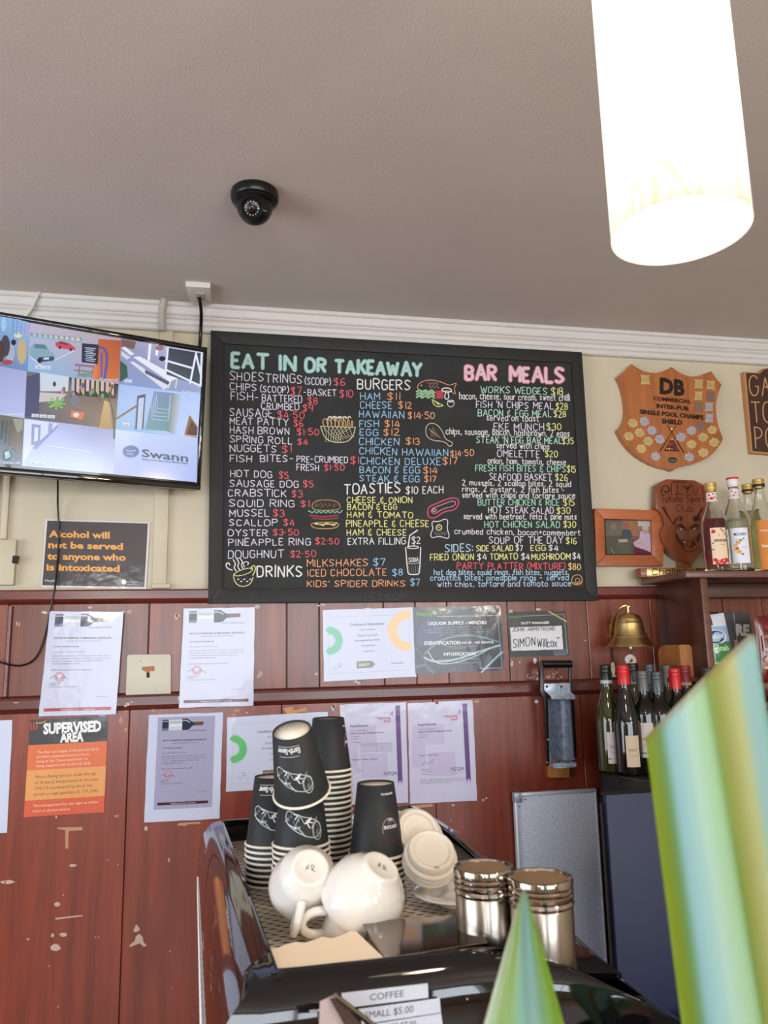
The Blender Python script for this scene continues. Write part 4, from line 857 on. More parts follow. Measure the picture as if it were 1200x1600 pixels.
# certificates of achievement (two)
def achieve(q, label, nm2, grn, orange, seed, Y=-.0135, col_=(198, 204, 228)):
    t, P, c_ = paper('achievement_certificate', label, 'certificate', q, C3(*col_), LAM, seed=seed, Y=Y, group='certificates of achievement')
    B = lambda u, v: bil(q, u, v); hh = 105
    def tx(s, u0, v, u1, h, c=INK, b=0.): a, b_ = B(u0, v), B(u1, v); P.text(s, *a, *b_, h*hh, c, b)
    P.line([B(.06, .1), B(.95, .1), B(.95, .9), B(.06, .9)], .5, C3(160, 166, 196), closed=True)
    def ring(u, v, r, a0, a1, c, wd):
        x, y = B(u, v); P.arc(x, y, r*hh, r*hh, a0, a1, wd*hh*1.25, tuple(.5*a+.5*b_ for a, b_ in zip(c, C3(*col_)))); P.arc(x, y, r*hh, r*hh, a0, a1, wd*hh, c)
    ring(.06, .43, .155, -90, 90, grn, .10)
    if orange: ring(.94, .33, .24, 90, 270, orange, .12)
    tx('Certificate of Achievement', .30, .235, .67, .042); tx('This is to certify that', .40, .305, .57, .025); tx(nm2, .38, .39, .59, .036, C3(120, 120, 134)); tx('has completed the course in', .35, .455, .62, .024, INK, .01); tx('Food safety basics', .42, .53, .57, .022); tx('27 August 2019', .43, .61, .55, .02)
    P.poly([B(.36, .74), B(.52, .74), B(.56, .79), B(.52, .84), B(.36, .84)], C3(116, 116, 104)); tx('QUALITY', .38, .81, .50, .04, C3(220, 220, 200), .02); tx('www.certify.nz', .73, .80, .87, .022)
    x, y = B(.18, .78); P.arc(x, y, 2.5, 2.5, 0, 300, .7, C3(90, 150, 150)); tx('the learning', .10, .83, .16, .018, C3(90, 150, 150))
    done(t, P, c_, LAM)
achieve([(504, 953.5), (645, 949), (651, 1057), (506, 1065)], 'certificate of achievement with green and orange rings below the menu board', 'Paula Kendwell', C3(96, 184, 148), C3(240, 190, 130), 9)
achieve([(355, 1121), (512, 1112), (512, 1228), (353, 1237)], 'certificate of achievement with a bright green ring half hidden behind the paper cups', 'Simon Willcox', C3(86, 184, 100), None, 10)
# hospitality sign
q = [(645, 949), (782, 946), (788, 1047), (649, 1053.5)]
t, P, c_ = paper('liquor_supply_sign', 'dark glossy liquor supply and identification sign with wispy pattern', 'sign', q, C3(40, 48, 58), LAM, seed=11, Y=-.0142)
K3 = lambda u, v: (640+u/3.75, 920+v/3.75)
def T3(P, s, x0, y0, x1, y1, h, c, b=0.): (a, b_), (d, e) = K3(x0, y0), K3(x1, y1); P.text(s, a, b_, d, e, h/3.75, c, b)
P.poly([K3(*p) for p in ((40, 330), (140, 345), (190, 300), (200, 200), (120, 150), (50, 230))], C3(58, 66, 104))
for pts, w_, c in [([(90, 380), (170, 300), (300, 270), (420, 280), (520, 310)], 3.0, (104, 130, 134)), ([(80, 400), (140, 430), (260, 420), (400, 370), (530, 330)], 3.2, (160, 186, 190)), ([(110, 370), (150, 440), (250, 440), (380, 400), (470, 350)], 1.4, (190, 210, 214)), ([(40, 460), (90, 440), (120, 470), (140, 495)], 4, (84, 100, 130)),
    ([(420, 490), (470, 440), (520, 390), (545, 370)], 3, (150, 180, 200)), ([(440, 110), (480, 130), (525, 150)], 4, (100, 120, 140)), ([(40, 350), (80, 400), (110, 480)], 3, (70, 84, 120)), ([(200, 330), (260, 350), (330, 345)], 2.4, (84, 106, 104))]:
    P.line([K3(*p) for p in pts], w_, C3(*c), 3)
P.line([K3(160, 163), K3(515, 156), K3(542, 462), K3(410, 466)], .7, C3(200, 206, 210)); T3(P, 'Hospitality', 40, 158, 160, 157, 22, C3(124, 190, 84), .01); T3(P, 'NEW ZEALAND', 80, 166, 142, 165, 5, C3(124, 190, 84))
WT = C3(226, 232, 236)
T3(P, 'LIQUOR SUPPLY - MINORS', 110, 212, 452, 206, 19, WT, .03)
for k, s in enumerate(('Liquor must not be sold to anyone under 18 years of age', 'A minor may only be on licensed premises when accompanied by their parent', 'or legal guardian. Liquor can only be consumed if supplied by them', 'Supplied by their parent or legal guardian')): T3(P, s, (140, 88, 94, 176)[k], 231+k*14, (424, 470, 470, 380)[k], 226+k*14, 8, C3(190, 198, 206))
T3(P, 'IDENTIFICATION', 86, 329, 298, 325, 21, WT, .03); T3(P, 'NO ID - NO SERVICE', 306, 323, 492, 319, 14, WT, .03); T3(P, 'You may be asked for ID at any time', 232, 341, 400, 338, 7, C3(190, 198, 206)); T3(P, 'INTOXICATION', 200, 392, 386, 389, 19, WT, .03)
T3(P, 'Intoxicated persons will not be served', 170, 418, 400, 412, 7, C3(190, 198, 206)); T3(P, 'or allowed to remain on these premises', 190, 440, 402, 435, 7, C3(190, 198, 206)); T3(P, 'www.hospitality.org.nz', 415, 470, 540, 466, 6, C3(190, 198, 206))
done(t, P, c_, LAM)
# duty manager sign with the white name card
q = [(792.5, 956), (884, 954), (890.5, 1024), (796, 1027)]
t, P, c_ = paper('duty_manager_sign', 'dark glossy duty manager sign with handwritten white name card', 'sign', q, C3(44, 50, 54), LAM, seed=12)
P.poly([K3(*p) for p in ((840, 365), (925, 350), (935, 385), (845, 390))], C3(76, 92, 110)); P.line([K3(815, 133), K3(920, 192)], 1.6, C3(208, 190, 120)); P.line([K3(660, 160), K3(905, 150), K3(925, 380)], .6, C3(190, 196, 200))
T3(P, 'Hospitality', 572, 172, 655, 170, 18, C3(84, 150, 84), .01); T3(P, 'DUTY MANAGER', 654, 208, 820, 204, 14, WT, .03); T3(P, 'www.hospitality.org.nz', 850, 388, 915, 385, 5, C3(190, 198, 206))
P.build('printing', LAM, t)
q2 = [K3(*p) for p in ((588, 226), (890, 216), (900, 354), (598, 364))]
sheet(q2, -.0150, C3(222, 222, 228), t, 'name_card', PAPER, curl=0)
P = Print(plane(-.0150)); IK = C3(30, 30, 40)
for s, x0, y0, x1, y1, h, wd in (('JOHN', 602, 250, 670, 248, 22, .75), ('ARMSTRONG', 692, 247, 850, 243, 19, .75)): P.hand(s, *K3(x0, y0), *K3(x1, y1), h/3.75, wd, IK, rnd=hd)
P.hand('SIMON', *K3(608, 346), *K3(735, 332), 50/3.75, 1.1, IK, rnd=hd); P.hand('Willcox', *K3(750, 340), *K3(862, 340), 50/3.75, 1.1, IK, rnd=hd); P.hand('+', *K3(864, 300), *K3(880, 300), 26/3.75, .9, IK, rnd=hd)
P.build('handwriting', PAPER, t)
obj('tape', px_prism([(795, 953), (801, 952.5), (801, 957), (795, 957.5)], -.0150, -.0138), M_TRIMD, t)
rebase(t, c_)
# learning certificates (two) with purple ribbon bars
PUR = C3(92, 52, 124); MAG = C3(196, 44, 92)
def learn(q, label, y0, seed, full):
    t, P, c_ = paper('training_certificate', label, 'certificate', q, C3(202, 200, 226), LAM, seed=seed, group='training certificates with purple ribbons')
    B = lambda u, v: bil(q, u, v); hh = 158
    def tx(s, u0, v, u1, h, c=INK, b=0.): a, b_ = B(u0, v), B(u1, v); P.text(s, *a, *b_, h*hh, c, b)
    for (u, v, ru, rv) in ((.3, .32, .24, .10), (.5, .62, .2, .12), (.15, .5, .1, .14)): P.poly([B(u-ru, v-rv), B(u+ru, v-rv), B(u+ru, v+rv), B(u-ru, v+rv)], C3(192, 184, 216))
    P.poly([B(.84, .03), B(.91, .03), B(.92, .80), B(.885, .775), B(.85, .80)], PUR)
    P.line([B(.845, .82), B(.88, .79), B(.92, .815)], .8, C3(120, 90, 150))
    tx('the', .53, .15, .58, .014, MAG); tx('learning', .58, .16, .76, .026, MAG, .01); tx('place', .66, .19, .76, .024, MAG, .01); P.line([B(.77, .10), B(.80, .10), B(.80, .125), B(.77, .125)], 1.1, C3(70, 50, 110), closed=True); P.line([B(.80, .085), B(.80, .10)], 1, MAG)
    tx('Paula Kendwell', .15, .228, .42, .022, INK, .01); tx('has achieved the following', .15, .27, .4, .010); tx('Licence Controller Qualification Course', .15, .298, .66, .015, INK, .015); tx('Credits 5', .16, .325, .3, .009); tx('2 May 2017', .16, .35, .28, .009)
    if full:
        tx('Unit Standards', .15, .385, .3, .009, INK, .01)
        for k in range(5): tx('Demonstrate knowledge of the Act and host', .3, .405+k*.019, .78, .009)
        tx('inspire * learn * grow', .16, .56, .55, .015, INK, .01); tx('NZQA', .64, .72, .84, .035, C3(60, 60, 80)); P.line([B(.2, .68), B(.26, .63), B(.25, .69), B(.32, .65)], .6, C3(60, 140, 160), 1)
    else:
        tx('inspire * learn * grow', .16, .53, .45, .013, INK, .01); P.line([B(.2, .63), B(.24, .58), B(.28, .63), B(.32, .57), B(.34, .62), B(.38, .56)], .6, C3(110, 110, 130), 1); tx('Managing Director', .18, .67, .32, .008, INK, .01); tx('The Learning Place', .18, .69, .32, .008); tx('Registered', .18, .715, .3, .008)
        tx('NZQA', .62, .69, .82, .036, C3(60, 60, 80)); tx('New Zealand Qualifications Authority', .62, .715, .82, .006)
        for k in range(3): tx('This is to certify that the learner has met all the requirements', .17, .77+k*.018, (.82, .8, .6)[k], .008)
    done(t, P, c_, LAM)
learn([(531, 1101), (634, 1097), (638, 1254), (535, 1258)], 'training certificate with purple ribbon behind the cup stacks', 0, 13, True)
learn([(637, 1099), (738.5, 1094), (745.5, 1251), (641, 1256)], 'training certificate with purple ribbon held by a red pin, nearest the can crusher', 0, 14, False)
bm = lathe([(0, .006), (.0035, .0055), (.0045, .003), (.003, 0)], 14, axisM(PY(682.5, 1098, -.0145), (0, -1, 0))); tag(obj('push_pin', bm, mat('red_pin', (190, 30, 30), .3)), 'small red push pin at the top of the training certificate', 'pin')
# ================================================================== blank wall plate
wp_ = thing('wall_plate', 'square ivory switch plate with a torn brown sticker between two certificates', 'wall plate')
K8 = lambda u, v: (u/3.529, 880+v/3.529)
pl_q = [K8(*p) for p in ((712, 503), (934, 500), (944, 510), (943, 735), (932, 738), (702, 742), (692, 733), (700, 512))]
obj('plate', px_prism(pl_q, -.024, -.011, .003), M_IVORY, wp_)
for p in ((773, 540), (865, 537), (766, 703), (859, 699)): obj('screw', lathe([(0, .0012), (.0022, .001), (.0026, 0)], 12, axisM(PY(*K8(*p), -.0238), (0, -1, 0))), M_STEELR, wp_)
obj('torn_sticker', px_prism([K8(*p) for p in ((783, 572), (850, 567), (853, 588), (842, 598), (830, 592), (826, 606), (806, 600), (782, 588))], -.0247, -.0238), mat('brown_sticker', (176, 124, 80), .8), wp_)
obj('jack', px_prism([K8(*p) for p in ((808, 600), (824, 600), (826, 630), (808, 632))], -.0245, -.0238), M_BMAT, wp_)
rebase(wp_, PY(231, 1089, -.012))
# ================================================================== can crusher
cc = thing('can_crusher', 'worn steel wall-mounted can crusher with black handle frame', 'can crusher')
K2 = lambda u, v: (830+u/8, 1020+v/8)
def pp(u, v, Y): return PY(*K2(u, v), Y)
obj('mounting_block', px_prism([K2(*p) for p in ((232, 1300), (480, 1300), (480, 1560), (232, 1560))], -.030, -.0125, .001), M_LWOOD, cc)
fr = [pp(*p, -.034) for p in ((205, 590), (500, 590), (545, 1340), (225, 1340))]
obj('back_plate', prism(fr, [V((p.x, -.028, p.z)) for p in fr], .001), M_STEELR, cc)
# can channel: a shallow curved trough
bm = bmesh.new(); rows = []
for k in range(7):
    f = k/6; row = []
    for i in range(11):
        a = i/10; u0, u1 = 215+f*25, 490+f*45; Y = -.036-.030*(abs(2*a-1)**2.4)
        row.append(bm.verts.new(pp(u0+(u1-u0)*a, 560+f*780, Y)))
    rows.append(row)
for a, b_ in zip(rows, rows[1:]):
    for i in range(10): bm.faces.new((a[i], a[i+1], b_[i+1], b_[i]))
bmesh.ops.solidify(bm, geom=bm.faces[:], thickness=.0015)
obj('can_channel', bm, M_STEELR, cc)
obj('side_rail', tube([pp(178, 480, -.072), pp(212, 1060, -.070)], .0022, 8, smooth=0), M_STEEL, cc)
obj('side_rail', tube([pp(492, 590, -.068), pp(540, 1330, -.066)], .0026, 8, smooth=0), M_STEEL, cc)
obj('lever_arm', px_prism([K2(*p) for p in ((118, 110), (158, 110), (165, 480), (210, 520), (232, 1400), (205, 1420), (190, 1000), (160, 560), (112, 480))], -.082, -.074, .001), M_BPLAS, cc)
obj('lever_arm', px_prism([K2(*p) for p in ((478, 105), (516, 105), (510, 480), (540, 620), (572, 1300), (545, 1320), (505, 640), (468, 480))], -.082, -.074, .001), M_BPLAS, cc)
for u, v in ((212, 1085), (200, 1370)): obj('pivot_bolt', lathe([(0, .004), (.003, .004), (.004, .003), (.004, 0)], 12, axisM(pp(u, v, -.081), (0, -1, 0))), M_STEEL, cc)
obj('handle_grip', tube([pp(140, 140, -.078), pp(500, 140, -.078)], .0115, 20, smooth=0), M_BPLAS, cc)
pl_ = [K2(*p) for p in ((162, 385), (478, 375), (490, 400), (488, 490), (552, 535), (550, 588), (262, 588), (245, 540), (190, 490), (165, 470))]
obj('press_plate', px_prism(pl_, -.086, -.083, .0008), M_STEELR, cc)
fr = [pp(*p, -.088) for p in ((262, 580), (552, 580), (552, 590), (262, 590))]
obj('press_lip', prism(fr, [V((p.x, -.050, p.z)) for p in fr]), M_STEEL, cc)
for u, v in ((195, 422), (375, 422)): obj('rivet', lathe([(0, .0004), (.0018, .0004), (.0024, .002), (.0034, .0014), (.0038, 0)], 16, axisM(pp(u, v, -.0865), (0, -1, 0))), M_MIRROR, cc)
c0 = pp(430, 1385, -.075)
bm = bmesh.new(); ring = [V((c0.x-.036, -.030, 0)), V((c0.x+.036, -.030, 0))]
outl = [(-.036, -.032), (.034, -.032), (.036, -.085), (.028, -.098), (-.030, -.098), (-.038, -.085)]
loft(bm, [[V((c0.x+x-.004, y, c0.z+z)) for x, y in outl] for z in (-.009, .004)]); bmesh.ops.bevel(bm, geom=bm.edges[:], offset=.002, segments=2, affect='EDGES')
obj('can_base', bm, M_STEELR, cc)
obj('can_seat', lathe([(0, .0003), (.016, .0003), (.017, .0018), (.021, .0018), (.022, 0)], 28, Matrix.Translation((c0.x-.004, -.064, c0.z+.004))), M_STEEL, cc)
rebase(cc, pp(350, 1560, -.0125))
# ================================================================== whiteboard leaning on the panelling
wb = thing('speckled_board', 'silvery speckled board with aluminium frame against the wall by the navy cabinet', 'board')
m = bpy.data.materials.new('speckled_grey'); m.use_nodes = True; nt = m.node_tree; b = nt.nodes['Principled BSDF']; L = nt.links.new
tc = nt.nodes.new('ShaderNodeTexCoord'); n = nt.nodes.new('ShaderNodeTexNoise'); n.inputs['Scale'].default_value = 300; n.inputs['Detail'].default_value = 3; L(tc.outputs['Object'], n.inputs['Vector'])
r = nt.nodes.new('ShaderNodeValToRGB'); r.color_ramp.elements[0].position = .38; r.color_ramp.elements[1].position = .62; r.color_ramp.elements[0].color = C3(186, 202, 238); r.color_ramp.elements[1].color = C3(246, 249, 255)
L(n.outputs['Fac'], r.inputs['Fac']); L(r.outputs['Color'], b.inputs['Base Color']); b.inputs['Roughness'].default_value = .35; b.inputs['Metallic'].default_value = .0
a, b_ = PY(804, 1240, -.045), PY(932, 1234, -.045); zb = a.z-.60
obj('board_face', bx(a.x+.006, b_.x-.006, -.040, -.028, zb+.006, a.z-.006), m, wb)
for q in ((a.x, a.x+.010, -.045, -.026, zb, a.z), (a.x+.0101, b_.x-.0051, -.045, -.026, a.z-.010, a.z), (b_.x-.005, b_.x, -.045, -.026, zb, a.z), (a.x+.0101, b_.x-.0051, -.045, -.026, zb, zb+.010)): obj('frame_strip', bx(*q, .0015), mat('aluminium', (216, 222, 236), .4, .3), wb)
obj('corner_cap', bx(a.x-.002, a.x+.022, -.048, -.025, a.z-.026, a.z+.002, .002), M_STEELR, wb)
for x_, y_ in ((821, 1249), (812, 1260)): obj('screw', lathe([(0, .001), (.0018, .0008), (.002, 0)], 10, axisM(PY(x_, y_, -.0405), (0, -1, 0))), M_BMAT, wb)
rebase(wb, V(((a.x+b_.x)/2, -.036, zb)))
# floor-standing low cupboard that carries the board and the counter behind the machine
# ================================================================== navy cabinet with wine bottles
zt = 1.210
fl = PZ(939, 1237, zt)                     # front left corner of the top
CXL, CYF = fl.x, fl.y
CXB = PY(938, 1190, -.03).x          # the unit's left side runs back at an angle
cab = thing('navy_cabinet', 'tall navy blue cabinet with black top carrying the wine bottles', 'cabinet')
obj('side_panel', prism([V((CXL+.004, CYF+.02, z)) for z in (.02, zt-.03)]+[V((CXB+.004, -.03, z)) for z in (zt-.03, .02)], [V((CXL+.022, CYF+.02, z)) for z in (.02, zt-.03)]+[V((CXB+.022, -.03, z)) for z in (zt-.03, .02)]), M_BMAT, cab, smooth=False)
obj('side_panel', bx(1.57, 1.588, CYF+.02, -.03, .02, zt-.03, .001), M_BMAT, cab)
obj('carcass_back', bx(CXB+.022, 1.57, -.05, -.031, .02, zt-.03), M_BMAT, cab)
obj('shelf_bottom', bx(CXB+.022, 1.57, CYF+.03, -.05, .02, .05), M_BMAT, cab)
obj('door', bx(CXL+.012, 1.585, CYF+.001, CYF+.019, .03, zt-.008, .003), M_NAVY, cab)
M_TOPB = mat('black_laminate', (17, 16, 17), .6, spec=.25)
obj('top', prism([V((x, y, zt)) for x, y in ((CXL, CYF), (CXB, -.029), (1.595, -.029), (1.595, CYF))], [V((x, y, zt-.008)) for x, y in ((CXL, CYF), (CXB, -.029), (1.595, -.029), (1.595, CYF))]), M_TOPB, cab, smooth=False)
obj('top_edge_strip', tube([PZ(968, 1214, zt+.0008), PZ(1020, 1222, zt+.0008)], .0009, 6, smooth=0), mat('edge_strip', (92, 78, 70), .5), cab)
rebase(cab, V(((CXL+1.59)/2, (CYF-.03)/2, 0)))
# wine bottles
M_WG = mat('dark_green_glass', (12, 16, 10), .06, coat=.3); M_WG2 = mat('olive_glass', (46, 46, 14), .06, coat=.3); M_WG3 = mat('brown_black_glass', (14, 12, 12), .06, coat=.3)
def wine(px, ytop, Y, shape, capm, glass, label, lab=None, body=.037, ring=None, hgt=.305):
    """px,ytop: where the cap top is seen; Y depth"""
    top = PY(px, ytop, Y); h = top.z-zt
    t = thing('wine_bottle', label, 'bottle', (top.x, Y, zt), group='wine bottles on the navy cabinet')
    s = h/hgt
    if shape == 'tall': prof = [(0, .002), (body-.004, 0), (body, .004), (body, .135), (body-.003, .155), (.030, .175), (.022, .205), (.0155, .235), (.0145, .25), (.0145, .298), (0, .298)]
    else: prof = [(0, .002), (body-.004, 0), (body, .004), (body, .175), (body-.002, .188), (body-.010, .204), (.021, .216), (.0155, .226), (.0145, .24), (.0145, .298), (0, .298)]
    prof = [(r_, z*s) for r_, z in prof]
    obj('glass', lathe(prof, 32), glass, t)
    cl = .055 if shape == 'tall' else .062
    cp = [(.0158, .306*s), (.0152, .3065*s)]
    o = obj('screw_cap', lathe([(0, .3065*s), (.0148, .3065*s), (.0158, .304*s), (.0160, .296*s), (.0153, .295*s), (.0160, .293*s), (.0160, .285*s), (.0154, .284*s), (.0162, .282*s), (.0164, (.306-cl)*s), (.0150, (.3055-cl)*s)], 28), capm, t)
    if ring: obj('capsule_band', lathe([(.0166, (.306-cl)*s), (.0166, (.306-cl+.010)*s)], 28), ring, t)
    if lab:
        (z0, z1, col_, txt, strip) = lab[:5]; half = lab[5] if len(lab) > 5 else .55
        ca = -pi/2+atan2(-(CP.x-top.x), -(CP.y-Y))*-1
        ca = atan2(CP.y-Y, CP.x-top.x) + (lab[6] if len(lab) > 6 else .12)
        lm = mat('bottle_label_%d_%d' % (col_[0], col_[2]), col_, .7)
        obj('label', lathe([(body+.0004, z0*s), (body+.0004, z1*s)], 16, None, ca-half, ca+half), lm, t)
        def cyl(x, y, h_=0.0): a = ca+x/body; rr_ = body+.0004+h_; return V((rr_*cos(a), rr_*sin(a), y*s))
        P = Print(cyl); wv = half*body
        if strip: P.poly([(-wv+wv*2*i/10, z0+.012) for i in range(11)]+[(wv-wv*2*i/10, z0+.0145) for i in range(11)], C3(40, 36, 36))
        P.text(txt, -wv*.62, (z0+z1)/2, wv*.62, (z0+z1)/2, -.007, C3(90, 80, 80)); P.text('WINE OF NEW ZEALAND', -wv*.6, (z0+z1)/2-.014, wv*.6, (z0+z1)/2-.014, -.0026, C3(120, 110, 104))
        P.build('label_print', MATTE, t)
    return t
def capm(n, c, r=.35, m=0.): return mat('cap_'+n, c, r, m)
RC, DR, GC, BC = capm('red', (196, 22, 34), .3), capm('maroon', (132, 26, 44), .35), capm('grey', (92, 94, 90), .4, .3), capm('black', (16, 18, 18), .3)
GP = capm('pewter', (70, 78, 84), .35, .3)
wine(945.5, 1039, -.30, 'tall', BC, M_WG2, 'tall slim wine bottle with black cap and two-part white label, leftmost on the cabinet', (.026, .114, (196, 184, 184), 'RIESLING', True, .50, .25), .035, mat('silver_band', (170, 176, 176), .4))
wine(973, 1040, -.36, 'tall', RC, M_WG3, 'dark wine bottle with bright red cap and beige label, second from the left', (.024, .110, (196, 178, 152), 'PINOT', False, .50, .3), .036)
wine(988, 1037, -.17, 'tall', BC, M_WG2, 'olive wine bottle with black striped cap behind the red-capped one', None, .035)
wine(1003, 1049, -.36, 'claret', GC, M_WG, 'dark wine bottle with bronze-grey cap and tall white label, beside the leaf', (.050, .152, (192, 178, 176), 'MERLOT', True, .50, .0), .037)
wine(1013.5, 1038.5, -.18, 'claret', GP, M_WG, 'dark wine bottle with pewter cap standing behind the bronze-grey one', None, .036)
wine(1025, 1050, -.37, 'claret', GP, M_WG3, 'dark wine bottle with slate-grey cap, its label half hidden by the leaf', (.060, .145, (192, 178, 176), 'SHIRAZ', False, .50, .0), .037)
wine(1041, 1040, -.18, 'claret', GC, M_WG2, 'olive wine bottle with dull grey cap between the slate-grey and red caps', None, .035)
wine(1053, 1045, -.36, 'claret', RC, M_WG, 'wine bottle with glossy red cap and shoulder hidden behind the leaf edge', None, .037)
wine(1069, 1041, -.24, 'claret', DR, M_WG3, 'wine bottle with maroon cap and tan band in front of the pale wood block', None, .036, mat('tan_band', (190, 150, 96), .5))
wine(1105, 1044, -.365, 'claret', capm('charcoal', (40, 44, 44), .4), M_WG, 'wine bottle with charcoal cap at the shelf upright, mostly behind the leaf', None, .036)
# ================================================================== shelf unit at the right
sl = PY(1002, 914, -.034)                   # underside of the shelf's left end at the wall
SX, SZ, SY = sl.x, sl.z, -.30
su = thing('shelf_unit', 'dark wooden wall shelf unit holding syrup bottles and snacks at right', 'shelf')
SR = 2.4
obj('top_shelf', bx(SX, SR, SY+.01, -.0335, SZ, SZ+.020, .002), M_DWOODX, su)
ux = PY(1096.5, 950, SY+.03).x; uz0 = PZ(1104, 1053, 1.46)
obj('side_panel', bx(ux, ux+.020, SY+.028, -.0335, zt+.002+.05, SZ-.0005, .001), M_DWOOD, su)
obj('front_lipping', bx(ux-.001, ux+.021, SY+.022, SY+.028, zt+.002+.05, SZ-.0005, .001), M_DWOODX, su)
obj('back_batten', bx(ux+.021, SR, -.075, -.034, SZ-.045, SZ-.0005, .002), M_DWOODX, su)
MZ = PY(1170, 1068, SY+.03).z
obj('middle_shelf', bx(ux+.0205, SR, SY+.028, -.0335, MZ-.020, MZ, .001), M_DWOODX, su)
MZ2 = MZ-.055
obj('lower_shelf', bx(ux+.0205, SR, SY+.028, -.0335, MZ2-.018, MZ2, .001), M_DWOODX, su)
obj('bottom_shelf', bx(ux+.0205, SR, SY+.028, -.0335, zt+.055, zt+.070, .001), M_DWOODX, su)
obj('side_panel', bx(SR-.02, SR, SY+.028, -.0335, zt+.07, MZ2-.019, .001), M_DWOOD, su)
obj('foot', bx(ux, ux+.02, SY+.03, -.04, zt+.001, zt+.0515), M_DWOOD, su)
ledz = PY(1078, 1056, -.14).z
obj('ledge', bx(PY(1030, 1060, -.15).x, ux-.0005, -.22, -.0335, ledz-.014, ledz, .001), M_DWOODX, su)
rebase(su, V(((SX+SR)/2, -.17, zt)))
# pale rounded wood block on the ledge
q = PY(1030, 1050, -.20)
bm = bmesh.new(); W0, W1 = PY(1031, 1030, -.20).x, PY(1062, 1030, -.20).x
H0, H1 = ledz, PY(1045, 1008, -.20).z
y0, y1 = -.20, -.08
prof = [(W0, H0), (W0, H1-.022), (W0+.004, H1-.009), (W0+.014, H1), (W1-.006+.004, H1), (W1+.004, H1-.002), (W1+.006, H0)]
rot = Matrix.Rotation(R(-38), 4, 'Z'); cxx = (W0+W1)/2
# a rounded-top block, turned so that two faces show
xl_ = PY(1063, 1030, -.20).x; xr_ = xl_+.052; hh = PY(1070, 1007, -.20).z-H0
bm = bmesh.new(); prf = [(xl_, 0), (xl_, hh-.001), (xr_-.018, hh-.001), (xr_-.006, hh-.014), (xr_, hh-.026), (xr_+.002, 0)]
def blk(y, k): return [V((x+(.004 if k and x > xl_+.01 else 0), y, H0+.0005+(z if z == 0 else z-k))) for x, z in prf]
loft(bm, [blk(-.20, 0), blk(-.115, 0), blk(-.092, .006), blk(-.078, .020)])
tag(obj('wooden_block', bm, M_LWOOD, ang=20), 'pale rounded wooden block on the small ledge beside the brass bell', 'block')
# ================================================================== brass bell
bl = thing('brass_bell', 'brass hand bell hanging from a curved wall bracket', 'bell')
KB = lambda u, v: (930+u/6.667, 930+v/6.667)
YB = -.105; br = PY(*KB(370, 535), YB); rbx = abs(PY(*KB(590, 525), YB).x-PY(*KB(140, 530), YB).x)/2
topz = PY(*KB(345, 180), YB).z; bh = topz-br.z; s = bh
prof = [(1.0, 0), (.985, .03), (.90, .10), (.80, .19), (.735, .26), (.74, .275), (.715, .29), (.72, .305), (.69, .32), (.635, .42), (.60, .55), (.575, .68), (.585, .695), (.565, .71), (.57, .725), (.55, .74), (.555, .755), (.535, .77), (.52, .83), (.44, .90), (.30, .955), (.12, .985), (.10, 1.0), (0, 1.0)]
inner = [(0, .93), (.3, .90), (.45, .80), (.5, .6), (.6, .35), (.85, .1), (.96, .005), (1.0, 0)]
obj('bell_body', lathe([(r_*rbx, z*s) for r_, z in inner+prof], 56, Matrix.Translation((br.x, YB, br.z)), ), M_BRASS, bl, rec=True)
obj('crown_loop', tube([(br.x, YB, topz-.004), (br.x+.001, YB, topz+.018), (br.x-.004, YB, topz+.024)], .0035, 10), M_BRASS, bl)
tp = PY(*KB(345, 118), YB)
obj('crown_knob', lathe([(0, .006), (.004, .005), (.006, 0), (.004, -.005), (0, -.006)], 16, axisM(tp+V((.003, 0, 0)), (1, 0, .2))), M_BRASS, bl)
obj('bracket_arm', tube([PY(*KB(165, 450), -.018), PY(*KB(165, 380), -.030), PY(*KB(182, 270), -.050), PY(*KB(215, 180), -.080), PY(*KB(270, 120), -.100), PY(*KB(320, 105), YB)], lambda t: .0055-.001*t, 10), M_BRASS, bl)
obj('bracket_plate', px_prism([KB(*p) for p in ((165, 300), (190, 300), (212, 345), (212, 385), (180, 395), (188, 445), (165, 480), (150, 440), (140, 415), (160, 385), (160, 330))], -.020, -.0125, .001), M_BRASS, bl)
obj('clapper', lathe([(0, .03), (.002, .03), (.002, .008), (.006, .005), (.007, 0), (.005, -.006), (0, -.007)], 16, Matrix.Translation((br.x, YB, br.z-.004))), M_BRASS, bl)
obj('clapper_hook', tube([(br.x, YB, br.z-.010), (br.x+.003, YB, br.z-.016), (br.x+.001, YB, br.z-.022), (br.x-.003, YB, br.z-.018)], .001, 6), M_BMAT, bl)
rebase(bl, PY(*KB(185, 390), -.0125))
kt = thing('rope_knot', 'small white knotted cord hanging below the brass bell', 'cord')
kc = PY(*KB(368, 675), YB); WR = mat('white_cord', (206, 196, 184), .8)
bm = tube([kc+V((.0135*cos(a), .002*sin(3*a), .0125*sin(a))) for a in (2*pi*i/16 for i in range(16))], .0056, 8, close=True, smooth=1); obj('loop', bm, WR, kt)
obj('wrap', tube([kc+V((-.013, -.004, -.006)), kc+V((-.004, -.007, .006)), kc+V((.003, -.006, .011)), kc+V((0, -.003, .016))], .0035, 8), WR, kt)
obj('wrap', tube([kc+V((.012, -.004, -.008)), kc+V((.006, -.008, .004)), kc+V((.001, -.006, .012))], .0035, 8), WR, kt)
obj('strand', tube([kc+V((0, 0, .014)), V((br.x, YB, br.z-.022))], .0009, 6, smooth=0), M_BMAT, kt)
rebase(kt, kc)
fc = thing('fish_charm', 'small carved bone fish charm hanging on a dark cord by the bell', 'charm')
FSH = [(187, 695), (200, 715), (210, 750), (208, 800), (200, 822), (212, 838), (225, 852), (200, 848), (190, 852), (172, 852), (184, 838), (187, 822), (170, 790), (164, 745), (174, 712)]
